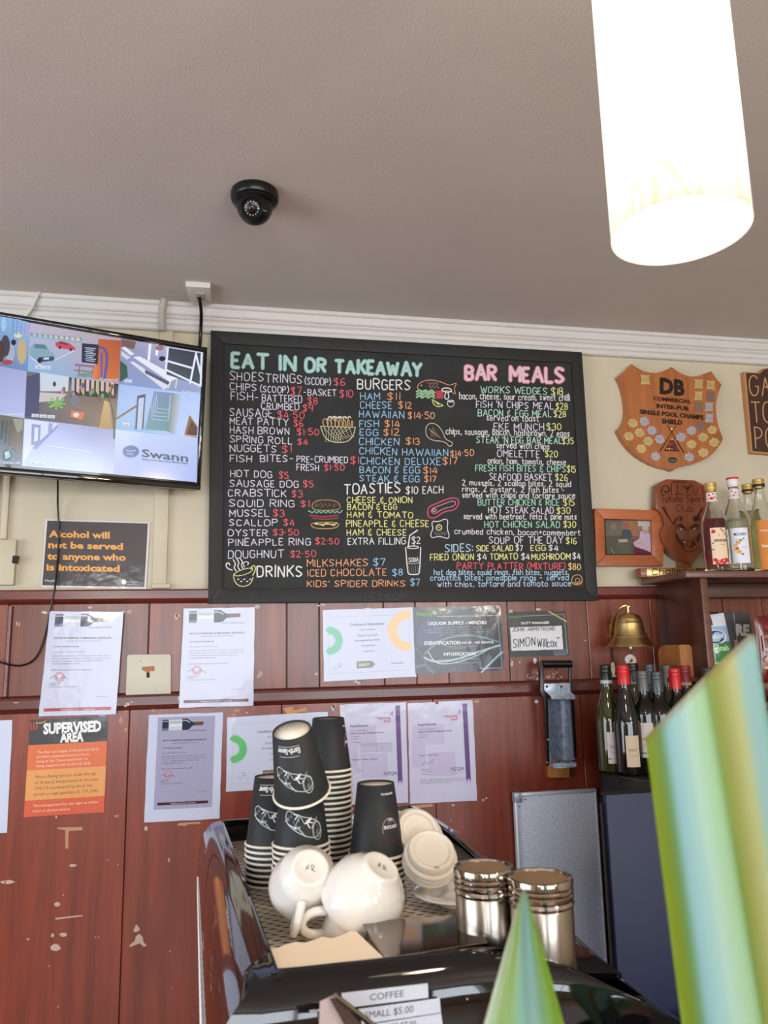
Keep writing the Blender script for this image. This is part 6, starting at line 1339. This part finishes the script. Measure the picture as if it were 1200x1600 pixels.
# rim outline: left rear, right rear, right front ... front edge back to the left
def rimz(a, b):
    t = min(max((a-.20)/.22, 0), 1); f = min(max((b-.25)/(ML-.25), 0), 1); return RZ-.060*t*t*f
def frontb(a): return ML+.004+.010*sin(pi*min(max(a/MW, 0), 1))+.10*max(0, (a-.27)/.12)**1.7*.7
NA, NB = 16, 14
def outline(e, dz, inner=False, fe=None):
    """ring of points: left side rear->front, front left->right, right side front->rear, rear right->left; e = outward offset"""
    eL = e; fe = e if fe is None else fe; pts = []
    wid = MW+.03
    for i in range(NB): b = frontb(0)*i/NB; k = (.75+.45*i/NB); pts.append((-eL*k, -eL*(1-i/NB)+fe*(i/NB)+b, 0, b))
    for i in range(NA): a = wid*i/NA; pts.append((-eL*1.2*(1-i/NA)+eL*(i/NA)+a, frontb(a)+fe, a, frontb(a)))
    for i in range(NB): b = frontb(wid)*(1-i/NB); pts.append((wid+eL, b+fe*(1-i/NB)-eL*(i/NB), wid, b))
    for i in range(NA): a = wid*(1-i/NA); pts.append((a+eL*(a/wid*2-1), -eL, a, 0))
    return [MP(x, y, rimz(a, b)+dz) for x, y, a, b in pts]
shell = []
for k in range(9):
    t = k/8*pi/2; shell.append(outline(.058*sin(t), -.095*(1-cos(t)), fe=.030*sin(min(t*1.6, pi/2))))
low = outline(.058, -.16, fe=.034); shell.append(low)
bot = outline(.050, 0, fe=.02); shell.append([V((p.x, p.y, CTZ+.05)) for p in bot])
rim_in = outline(-.006, .0015, fe=-.010)
inner0 = outline(-.008, -.004, fe=-.013); inner1 = [V((p.x, p.y, TZ-.004)) for p in outline(-.010, 0, fe=-.016)]
bm = bmesh.new(); rings = [inner1, inner0, rim_in, outline(-.002, .002, fe=-.004)]+shell
loft(bm, rings, True, False, True)
body = obj('body', bm, M_GLOSS, cm, ang=50)
# feet
for a, b in ((.05, .10), (.35, .10), (.05, .78), (.33, .78)):
    p = MP(a, b, CTZ); 
    if b < .2: p = MP(a, .16, CTZ)
    obj('foot', lathe([(0, 0), (.022, 0), (.022, .01), (.016, .015), (.016, .052), (0, .052)], 20, Matrix.Translation(p)), M_BMAT, cm)
# perforated cup tray: every slot is a real opening
bm = bmesh.new()
def inside(a, b): return 0.008 < a < MW+.018 and .008 < b < frontb(min(max(a, 0), MW))-.014
pa, pb = .0205, .0115
na, nb = int((MW+.012)/pa), int((ML-.014)/pb)
for j in range(nb):
    for i in range(na+1):
        off = (j % 2)*pa/2
        a0, b0 = .004+i*pa+off-pa/2, .010+j*pb; a1, b1 = a0+pa, b0+pb
        if a1 < .006 or a0 > MW+.018 or (a0 > .30 and b1 > ML-.17): continue
        ca, cb = (a0+a1)/2, (b0+b1)/2; sl = .0030; hw, hh_ = .0045, .0024
        O = [bm.verts.new(MP(x, y, TZ)) for x, y in ((a0, b0), (a1, b0), (a1, b1), (a0, b1))]
        I = [bm.verts.new(MP(x, y, TZ)) for x, y in ((ca-hw-sl, cb-hh_), (ca+hw-sl, cb-hh_), (ca+hw+sl, cb+hh_), (ca-hw+sl, cb+hh_))]
        for k in range(4): bm.faces.new((O[k], O[(k+1) % 4], I[(k+1) % 4], I[k]))
M_TRAY = mat('tray_steel', (214, 200, 178), .3, .3, noise=.05, nscale=20)
tr = obj('cup_tray', bm, M_TRAY, cm, smooth=False, rec=False); tr['kind'] = 'stuff'
bm = bmesh.new(); loft(bm, [[MP(a, b, z) for a, b in ((-.003, -.0), (MW+.03, 0), (MW+.02, ML), (0, ML))] for z in (TZ-.035, TZ-.030)]); obj('drip_floor', bm, M_BMAT, cm)
bm = bmesh.new(); loft(bm, [[MP(a, b, z) for a, b in ((.325, ML-.16), (MW+.022, ML-.16), (MW+.026, ML+.03), (.325, ML))] for z in (TZ-.006, TZ+.0004)]); obj('deck_corner', bm, M_GLOSS, cm)
# steel lining strip around the rear left corner of the well
# slotted vents along the left flank
VW = mat('vent_edge', (236, 230, 232), .35, .3)
vents = []
for i in range(44):
    b = .05+i*.026
    if b > ML-.03: break
    k = .75+.45*b/frontb(0); x = -.0585*k
    z0 = 1.205-.118
    bm = tube([MP(x-.0012, b, z0+.026), MP(x-.0010, b+.013, z0-.006)], .0019, 5, smooth=0); obj('vent_slot', bm, VW, cm)
# raised guard rail on the right side of the well
# small scuffs and sticker on the front
def facef(x, y, h=0.):
    o = MP(0, frontb(.15)+.0345+h, 0); n = SD; d = ray(x, y); return CP+d*((o-CP).dot(n)/d.dot(n))
lab = [((534, 1552.5), (668.5, 1537), (669.5, 1559), (537, 1575.5)), ((560, 1577), (687, 1560), (689, 1582), (566, 1600.5)), ((585, 1600), (689.5, 1583.5), (692, 1607), (592, 1625))]
LBM = mat('white_label_card', (216, 222, 238), .5)
for q in lab:
    fr = [facef(x, y, .0012) for x, y in q]; obj('price_label', prism(fr, [p-SD*.0016 for p in fr]), LBM, cm, smooth=False)
for (s, x0, y0, x1, y1, h) in (('COFFEE', 578, 1563.5, 631, 1557, 11), ('SMALL $5.00', 570, 1592, 646, 1581.5, 11.5), ('LARGE $7.00', 590, 1613, 650, 1605, 11.5)):
    P = Print(lambda x, y, h=0.: facef(x, y, .0012+h)); P.text(s, x0, y0, x1, y1, h, C3(96, 96, 110)); P.build('label_lettering', PAPER, cm)
P = Print(facef)
for x, y, r_ in ((925, 1543, 1.4), (931, 1546, 1.8), (933, 1551, 1.4), (730, 1561, 1.3)): P.disc(x, y, r_, r_*1.3, C3(190, 196, 220), 8)
P.text('Wega', 483, 1584, 502, 1580, 6, C3(200, 206, 220), .03); P.build('small_marks', MATTE, cm)
rebase(cm, MP(MW/2, ML/2, CTZ))
# ================================================================== menu holder in front of the labels
mh = thing('card_holder', 'small slanted card holder with pale cards leaning in front of the machine', 'card holder')
def fz(x, y, D): return PD(x, y, D)
fr = [fz(500, 1566, .72), fz(520, 1557, .73), fz(560, 1640, .74), fz(498, 1640, .72)]
obj('card', prism(fr, [p+V((0, .002, 0)) for p in fr]), mat('pink_card', (206, 186, 186), .6), mh, smooth=False)
obj('clip_bar', tube([fz(523, 1556, .725), fz(585, 1604, .74), fz(620, 1632, .75)], .0028, 8, smooth=0), M_STEEL, mh)
fr = [fz(516, 1562, .722), fz(526, 1560, .724), fz(600, 1640, .745), fz(560, 1640, .735)]
obj('clip_plate', prism(fr, [p+V((0, .002, 0)) for p in fr]), mat('clip_brown', (84, 66, 60), .4), mh, smooth=False)
bpos = fz(545, 1640, .73); obj('stand', lathe([(0, 0), (.035, 0), (.035, .006), (.006, .012), (.006, bpos.z-CTZ), (0, bpos.z-CTZ)], 24, Matrix.Translation((bpos.x, bpos.y+.004, CTZ+.0005))), M_STEEL, mh)
rebase(mh, V((bpos.x, bpos.y, CTZ)))
# ================================================================== paper cups in four inverted stacks
ORD = ['topmost', 'second', 'third', 'fourth', 'fifth', 'sixth', 'seventh', 'eighth', 'ninth', 'tenth', 'eleventh', 'twelfth', 'thirteenth', 'fourteenth', 'fifteenth', 'sixteenth', 'seventeenth', 'eighteenth', 'nineteenth', 'twentieth', 'twenty-first', 'twenty-second', 'twenty-third', 'twenty-fourth', 'twenty-fifth']
def cup_meshes(rr, rb, h, tagn):
    prof = [(rr-.0012, .004), (rb, h), (rb-.0012, h+.0002), (rb-.0017, h-.003), (rb-.0022, h-.003), (rr-.0021, .004), (rr-.0012, .004)]
    bm = lathe(prof, 40); bmesh.ops.recalc_face_normals(bm, faces=bm.faces); a = bpy.data.meshes.new('cup_body'); bm.to_mesh(a); bm.free()
    bm = lathe([(0, h-.0026), (rb-.0018, h-.0026), (rb-.0022, h-.004), (0, h-.004)], 32); b = bpy.data.meshes.new('cup_base'); bm.to_mesh(b); bm.free()
    bm = bmesh.new(); rings = []
    for i in range(40):
        t = 2*pi*i/40; rings.append([V(((rr+.0021*cos(s_))*cos(t), (rr+.0021*cos(s_))*sin(t), .0022+.0021*sin(s_))) for s_ in (2*pi*k/10 for k in range(10))])
    rings.append(rings[0]); loft(bm, rings, True, False, False); bmesh.ops.remove_doubles(bm, verts=bm.verts, dist=1e-6); bmesh.ops.recalc_face_normals(bm, faces=bm.faces); c_ = bpy.data.meshes.new('cup_rim'); bm.to_mesh(c_); bm.free()
    for me, m in ((a, M_CUPB), (b, M_CUPR), (c_, M_CUPR)):
        me.materials.append(m)
        for p in me.polygons: p.use_smooth = True
    return a, b, c_
ML12, ML8 = cup_meshes(.0445, .0300, .110, 'l'), cup_meshes(.0395, .0275, .088, 's')
def cup(label, M, meshes, group):
    t = thing('paper_cup', label, 'cup', group=group); t.matrix_world = M
    for nm, me in zip(('cup_body', 'cup_base', 'cup_rim'), meshes):
        o = bpy.data.objects.new(nm, me); col.objects.link(o); o.parent = t
    return t
def stack(px, py, meshes, n, pitch, name, group, hgt, lean=None, top_free=None):
    base = PZ(px, py, TZ+.0006); out = []; lab_n = n + (1 if top_free else 0)
    for i in range(n):
        z = base.z+i*pitch; k = lab_n-1-i
        w_ = 'topmost black paper cup of the %s' % name if k == 0 else 'black paper cup nested in the %s, %s from the top' % (name, ORD[k])
        rn = random.Random(i*7+px); M = Matrix.Translation((base.x+rn.uniform(-.0006, .0006), base.y+rn.uniform(-.0006, .0006), z)) @ Matrix.Rotation(rn.uniform(0, 6), 4, 'Z')
        out.append(cup(w_, M, meshes, group))
    if top_free:
        rc_ = PD(*top_free, 1.222); ax_ = V((-RT.x*.10-FW.x*.42, -RT.y*.10-FW.y*.42, .92)).normalized()
        M = axisM(rc_, ax_)
        out.append(cup('topmost black paper cup of the %s, tilted' % name, M, meshes, group))
    return out, base
GF, GL, GT, GR = 'front stack of black paper cups', 'left rear stack of black paper cups', 'tall rear stack of black paper cups', 'right stack of black paper cups'
sf, bf = stack(471, 1408, ML12, 11, .0085, 'front stack', GF, .110, top_free=(472, 1238))
sl_, bL = stack(425, 1378, ML12, 8, .0090, 'left rear stack', GL, .110)
stt, bT = stack(515, 1376, ML8, 22, .0086, 'tall rear stack', GT, .088)
sr, bR = stack(590, 1399, ML12, 8, .0088, 'right stack', GR, .110)
CW = C3(224, 226, 228)
def cup_print(c, rr, rb, h, kind, yaw, z0=0):
    """white print on a cup; x along the circumference (m), y = height"""
    M = c.matrix_world.copy(); Mi = M.inverted(); loc = Mi @ CP; a0 = atan2(loc.y, loc.x)+yaw
    def S(x, y, h_=0.): r_ = rr-.0012+(rb-rr+.0012)*(y-.004)/(h-.004)+.0003+h_; a = a0+x/.038; return V((r_*cos(a), r_*sin(a), y))
    P = Print(S)
    if kind in 'ab':
        if kind == 'a':
            # the cup stands upside down, so its lettering does too
            vs, fs = glyph_mesh('Earth-Saver', .03); xs = [p[0] for p in vs]; lo, hi = min(xs), max(xs); b = len(P.v)
            for (u, v_) in vs: q = (u-lo)/(hi-lo); P.v.append(S(.020-.042*q, h-.0135-v_*.0125, .0004))
            for f in fs: P.f.append(tuple(i+b for i in f)); P.c.append([CW]*len(f))
            P.line([(-.020+.005*i, h-.0105) for i in range(9)], .0006, CW); P.line([(-.018+.005*i, h-.0265) for i in range(8)], .0006, CW)
        cx0, cy0 = .0, (.050 if kind == 'a' else .040)
        S0 = S
        def SS(x, y, h_=0.): return S0(cx0+(x-cx0)*1.55, cy0+(y-cy0)*1.55, h_)
        P.M = SS
        G1, G2, G3 = C3(190, 194, 196), C3(120, 126, 130), C3(230, 232, 234)
        P.line([(cx0-.016, cy0+.012), (cx0-.004, cy0+.006), (cx0+.012, cy0+.002), (cx0+.020, cy0-.004), (cx0+.016, cy0-.016), (cx0+.004, cy0-.014), (cx0-.010, cy0-.006), (cx0-.018, cy0+.002)], .0009, G1, 2, True)
        rn = random.Random(3)
        for k in range(16):
            x, y = cx0+rn.uniform(-.015, .015), cy0+rn.uniform(-.010, .006)-.0; y -= .25*(x-cx0)
            P.line([(x, y), (x+rn.uniform(-.006, .006), y+rn.uniform(-.006, .006)), (x+rn.uniform(-.007, .007), y+rn.uniform(-.007, .007))], rn.uniform(.0005, .0014), rn.choice([G1, G2, G3]), 2)
        P.arc(cx0+.014, cy0-.009, .0045, .0085, 0, 360, .0008, G1, 14); P.arc(cx0+.013, cy0-.008, .0025, .006, 0, 360, .0006, G2, 12)
    else:
        P.arc(0, .046, .017, .020, 0, 360, .0008, C3(120, 54, 58), 28); P.arc(-.001, .045, .013, .016, 20, 200, .0011, C3(150, 156, 160), 20)
        def inv(s, x0, y, wd, hh, c, b_=.03):
            vs, fs = glyph_mesh(s, b_); xs = [p[0] for p in vs]; lo, hi = min(xs), max(xs); b = len(P.v)
            for (u, v_) in vs: q = (u-lo)/(hi-lo); P.v.append(S(x0-wd*q, y-v_*hh/.73, .0004))
            for f in fs: P.f.append(tuple(i+b for i in f)); P.c.append([c]*len(f))
        inv('CAROLINE', .014, .050, .026, .005, CW); inv('1881', .006, .060, .010, .004, C3(200, 200, 200)); inv('COFFEE', .007, .0545, .013, .0018, C3(160, 90, 90)); inv('ENJOY+RECYCLE', .012, h-.012, .026, .003, CW)
    P.build('cup_print', MATTE, c)
cup_print(sf[-1], .0445, .030, .110, 'a', -.30); cup_print(sf[-2], .0445, .030, .110, 'b', .05)
cup_print(sl_[-1], .0445, .030, .110, 'a', -.15); cup_print(sr[-1], .0445, .030, .110, 'c', .62)
cup_print(stt[-1], .0395, .0275, .088, 'c', 1.35)
# ================================================================== white cups, lids, saucer
def mug_bms(r, rb, h, th=.0035):
    prof = [(0, h-.001), (rb-.006, h-.001), (rb-.004, h), (rb, h), (rb+.002, h-.003), (rb+.004, h-.007), (rb+.013, h-.014), (r-.008, h*.60), (r-.002, h*.32), (r, h*.12), (r, .002), (r-.0012, 0), (r-th, .0015), (r-th, h*.15), (r-th-.003, h*.35), (r-.012, h*.6), (rb+.006, h-.02), (rb-.004, h-.010), (0, h-.009)]
    return lathe(prof, 56), tube([V((r-.006, 0, h*.74)), V((r+.016, 0, h*.76)), V((r+.028, 0, h*.52)), V((r+.020, 0, h*.26)), V((r-.004, 0, h*.20))], lambda t: .0052+.0015*abs(2*t-1), 14, M=Matrix.Diagonal((1, 1, 1, 1)))
def mug(label, basepx, D, axis, hdir, r, rb, h, mark=False, handle=True):
    """inverted cup: its foot centre is seen at basepx, distance D; axis points from mouth to foot, hdir towards the handle"""
    ax = V(axis).normalized(); foot = PD(*basepx, D); x = V(hdir)-ax*V(hdir).dot(ax); x.normalize(); y = ax.cross(x); o_ = foot-ax*h
    M = Matrix(((x.x, y.x, ax.x, o_.x), (x.y, y.y, ax.y, o_.y), (x.z, y.z, ax.z, o_.z), (0, 0, 0, 1)))
    t = thing('cappuccino_cup', label, 'cup', group='white cappuccino cups on the machine'); t.matrix_world = M
    a, b = mug_bms(r, rb, h); obj("bowl", a, M_CERAM, t, ang=60)
    if handle: obj('handle', b, M_CERAM, t)
    if mark:
        q = M.inverted().to_3x3() @ RT; A = atan2(q.y, q.x)
        def S(x, y, h_=0.): return V((x*cos(A)+y*sin(A)*(1), x*sin(A)-y*cos(A), h-.001+h_+.0003))
        def S(x, y, h_=0.): return V((x*cos(A)-y*sin(A), x*sin(A)+y*cos(A), h-.001+h_+.0003))
        P = Print(S); c = C3(50, 40, 50)
        P.line([(-.006, -.004), (-.003, .004), (-.006, .0), (-.001, -.004), (-.003, .005)], .0007, c, 1); P.line([(.001, -.004), (.006, -.001), (.005, .004), (.001, .003), (.004, -.004), (.008, -.005)], .0007, c, 2); P.build('makers_mark', MATTE, t)
    return t
def vdir(right, up, toward): return (RT*right+UP*up+(-FW)*toward).normalized()
mug('white cup with its foot tipped towards the viewer, leftmost of the cups', (484.5, 1355), 1.06, vdir(.24, .74, .62), vdir(-.25, -1, .5), .0480, .0250, .064, True)
mug('large white cup leaning on its side uppermost among the upturned cups', (597, 1353), 1.05, vdir(.46, .86, .22), vdir(-.15, -.35, -.9), .0585, .0250, .072, True, False)
mug('white cup mostly hidden beneath the large leaning one, handle to the left', (549, 1398), 1.05, vdir(-.02, 1, .02), vdir(-1, 0, .3), .0420, .0235, .058)
def lid(label, c, D, axis, group='takeaway lids leaning beside the cups', n=1, dirty=False):
    M = axisM(PD(*c, D), vdir(*axis)); t = thing('takeaway_lid', label, 'lid', group=group); t.matrix_world = M
    r = .0415
    prof = [(0, .010), (.026, .010), (.0275, .0125), (.0295, .0145), (.0335, .0145), (.0355, .013), (.037, .006), (.0375, .002), (.040, .001), (r, -.001), (r+.0008, -.003), (r, -.005), (.0405, -.006), (.0395, -.004), (.036, .000), (.0345, .012), (.032, .0133), (.0295, .0130), (.027, .009), (0, .0088)]
    obj('lid_shell', lathe(prof, 48), M_LID, t, ang=50)
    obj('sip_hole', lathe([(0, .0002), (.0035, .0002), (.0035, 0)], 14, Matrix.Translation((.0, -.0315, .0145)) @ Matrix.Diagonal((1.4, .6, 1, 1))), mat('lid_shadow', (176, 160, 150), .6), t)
    return t
ax1 = (.12, .86, .50)
for k, nm in enumerate(('uppermost', 'middle', 'lowest')):
    v = vdir(*ax1); M0 = PD(673, 1336, 1.20)-v*.0085*k
    t = lid('white takeaway lid, %s of the three beside the right cup stack' % nm, (671, 1341), 1.175, ax1); t.location = M0
t = lid('white takeaway lid standing up behind the others', (650, 1302), 1.27, (.28, .62, .66))
t = lid('translucent white lid tucked behind the standing one, against the machine rim', (656, 1308), 1.32, (.15, .62, .70))
sc_ = thing('saucer', 'white saucer lying on the tray partly behind the first canister', 'saucer'); p0 = PZ(715, 1411, TZ+.001)
sc_.location = p0
obj('dish', lathe([(0, .004), (.022, .004), (.024, .006), (.028, .005), (.050, .011), (.066, .016), (.068, .0175), (.0665, .019), (.048, .0145), (.030, .009), (.026, .0095), (.0225, .0075), (0, .0070)], 56), M_CERAM, sc_, ang=60)
obj('foot_ring', lathe([(.030, .0062), (.030, 0), (.026, 0), (.026, .0055)], 40), M_CERAM, sc_)
# steel lidded canisters
def canister(px, py, label, r, h, top_tone):
    p = PZ(px, py, TZ+.0008); t = thing('canister', label, 'canister', p, group='steel chocolate shakers')
    obj('can', lathe([(0, 0), (r-.002, 0), (r, .002), (r, h-.034), (r-.001, h-.032)], 56), M_STEEL, t)
    obj('lid_band', lathe([(r-.001, h-.033), (r+.0012, h-.031), (r+.0018, h-.029), (r+.0012, h-.027), (r+.0004, h-.025), (r+.0016, h-.022), (r+.0016, h-.019), (r+.0004, h-.0175), (r+.0016, h-.015), (r+.0016, h-.013), (r+.0004, h-.011), (r+.0016, h-.009), (r+.0018, h-.003), (r+.001, h-.0006), (r-.001, h), (r-.0035, h-.0004), (r-.0045, h-.003)], 56), M_MIRROR, t, ang=25)
    obj('mesh_top', lathe([(0, h-.0022), (r*.6, h-.0024), (r-.004, h-.003)], 48), mat('fine_mesh', (186, 152, 114), .42, .75, noise=.2, nscale=900), t)
    return t
c1, c2 = PZ(760, 1500, TZ), PZ(850, 1520, TZ)
canister(761, 1494, 'brushed steel shaker canister beside the saucer, the farther of the pair', .0370, .1080, 0)
canister(851, 1512, 'brushed steel shaker canister on the right behind the small leaf', .0385, .1050, 0)
# napkins and the polished steel lid plate
nz = RZ-.003
def PQ(pts, z): return [PZ(x, y, z) for x, y in pts]
nk = thing('napkin_stack', 'stack of cream paper napkins with scalloped edge behind the front rim', 'napkins')
for k in range(4):
    z = nz-.011*k; rn = random.Random(k); back = [(420, 1481)]+[(420+14*i, 1481-24*(i/9.8)+(3.2*sin(i*1.9)+rn.uniform(-1, 1))) for i in range(1, 10)]+[(557, 1455)]
    pts = back+[(598, 1494), (512, 1505), (430, 1516)]
    T_ = PQ(pts, z); c = sum(T_, V())/len(T_)
    obj('napkin', prism(T_, [V((p.x, p.y, z-.0104 if k < 3 else TZ+.001)) for p in T_], .0008), M_NAPKIN, nk, smooth=False)
rebase(nk, V((c.x, c.y, TZ+.001)))
sp = thing('steel_plate', 'polished steel lid plate reflecting the white cup, on the front of the tray', 'plate')
pz_ = RZ-.004
T_ = PQ([(565, 1440), (734, 1427), (762, 1472), (601, 1496)], pz_)
obj('plate', prism(T_, [V((p.x, p.y, pz_-.003)) for p in T_], .0007), mat('dark_polished_steel', (120, 108, 98), .07, 1.0), sp, smooth=False)
c = sum(T_, V())/4; T2 = [c+(p-c)*.93 for p in T_]
obj('holder_box', prism([V((p.x, p.y, pz_-.0032)) for p in T2], [V((p.x, p.y, TZ+.001)) for p in T2]), M_STEEL, sp, smooth=False)
rebase(sp, V((c.x, c.y, TZ+.001)))
# ================================================================== plant in the foreground
m = print_mat('striped_leaf', .45, .15, coatr=.3)
nt = m.node_tree; b = nt.nodes['Principled BSDF']; b.inputs['Subsurface Weight'].default_value = 0
b.inputs['Transmission Weight'].default_value = 0
fp = thing('striped_plant', 'green and cream striped flax plant with broad cut leaves in the foreground', 'plant')
base = PD(1010, 1600, .52); pot = V((.315, -1.80, CTZ+.0006))
def leaf(cols, tops, bots, D0, D1, stripes, fold, base_w, nm='leaf'):
    """tops/bots: image rows where the blade's upper and lower ends are met at depths D0/D1, columns from left to right"""
    n = cols; bm = bmesh.new(); cl = bm.loops.layers.float_color.new('Col'); g = []; Rr = 30
    def ip(L_, s):
        for (a, pa_), (b_, pb_) in zip(L_, L_[1:]):
            if s <= b_: t = (s-a)/(b_-a); return V(pa_)*(1-t)+V(pb_)*t
        return V(L_[-1][1])
    for j in range(Rr+9):
        row = []
        for i in range(n+1):
            s = i/n; fo = fold*(abs(2*s-1)-.5)
            if j <= Rr:
                v = j/Rr; a, b_ = ip(tops, s), ip(bots, s); p = a*(1-v)+b_*v; D = D0*(1-v)+D1*v
                q = PD(p.x, p.y, D+fo+.002*sin(s*34)*.4)
                if j == Rr: last = row
            else:
                v = (j-Rr)/8; top_ = g[Rr][i].co; tgt = pot+V(((s-.5)*base_w, .012*fold/.03*(abs(2*s-1)-.5), .17)); q = top_*(1-v)+tgt*v
            row.append(bm.verts.new(q))
        g.append(row)
    for j in range(len(g)-1):
        for i in range(n):
            f = bm.faces.new((g[j][i], g[j+1][i], g[j+1][i+1], g[j][i+1]))
            for l in f.loops:
                for ii in (i, i+1):
                    if l.vert in (g[j][ii], g[j+1][ii]): s = ii/n; break
                for (a, ca_), (b_, cb_) in zip(stripes, stripes[1:]):
                    if s <= b_+1e-6: t = (s-a)/(b_-a); c = tuple(ca_[k]*(1-t)+cb_[k]*t for k in range(3)); break
                jj = 0 if l.vert in g[j] else 1
                if j+jj < 1: c = tuple(.45*c[k]+.55*(160, 120, 80)[k] for k in range(3))
                l[cl] = C3(*c)
    bmesh.ops.solidify(bm, geom=bm.faces[:], thickness=.0006)
    return obj(nm, bm, m, fp, ang=60, rec=True)
YG, MN, BL, PG, OL, DG = (146, 168, 34), (200, 228, 214), (172, 212, 216), (170, 204, 140), (172, 182, 92), (118, 158, 104)
leaf(40, [(0, (1008, 1152)), (.45, (1092, 1065)), (.78, (1172, 990)), (.80, (1180, 992)), (.9, (1192, 1100)), (1, (1214, 1230))], [(0, (1070, 1640)), (1, (1330, 1640))], .50, .48,
     [(0, YG), (.08, (136, 160, 44)), (.12, (122, 168, 112)), (.17, (162, 204, 208)), (.25, (182, 220, 216)), (.33, MN), (.40, (190, 224, 190)), (.47, (186, 220, 176)), (.49, (132, 166, 84)), (.52, (160, 176, 84)), (.58, (184, 190, 120)), (.66, (200, 208, 152)), (.70, (176, 212, 206)), (.76, BL), (.82, (150, 206, 186)), (.88, (150, 200, 130)), (.95, (164, 200, 70)), (1, (156, 186, 50))], .022, .05)
leaf(24, [(0, (812, 1402)), (.5, (818.5, 1387)), (1, (826, 1404))], [(0, (745, 1640)), (1, (893, 1640))], .50, .49,
     [(0, (226, 226, 200)), (.08, (190, 212, 180)), (.20, (168, 196, 116)), (.34, (168, 200, 134)), (.44, (160, 204, 186)), (.62, (162, 206, 204)), (.76, (150, 196, 150)), (.88, (146, 186, 76)), (1, (138, 178, 50))], .014, .03)
ptm = mat('terracotta_glaze', (60, 62, 66), .35)
o = obj('pot', lathe([(0, 0), (.060, 0), (.066, .006), (.082, .15), (.086, .155), (.086, .170), (.078, .170), (.076, .150), (0, .150)], 40), ptm, fp); o.location = pot
o = obj('soil', lathe([(0, .156), (.05, .155), (.0758, .1515), (0, .151)], 24), mat('soil', (48, 34, 24), .95, noise=.4, nscale=60), fp); o.location = pot
rebase(fp, pot)
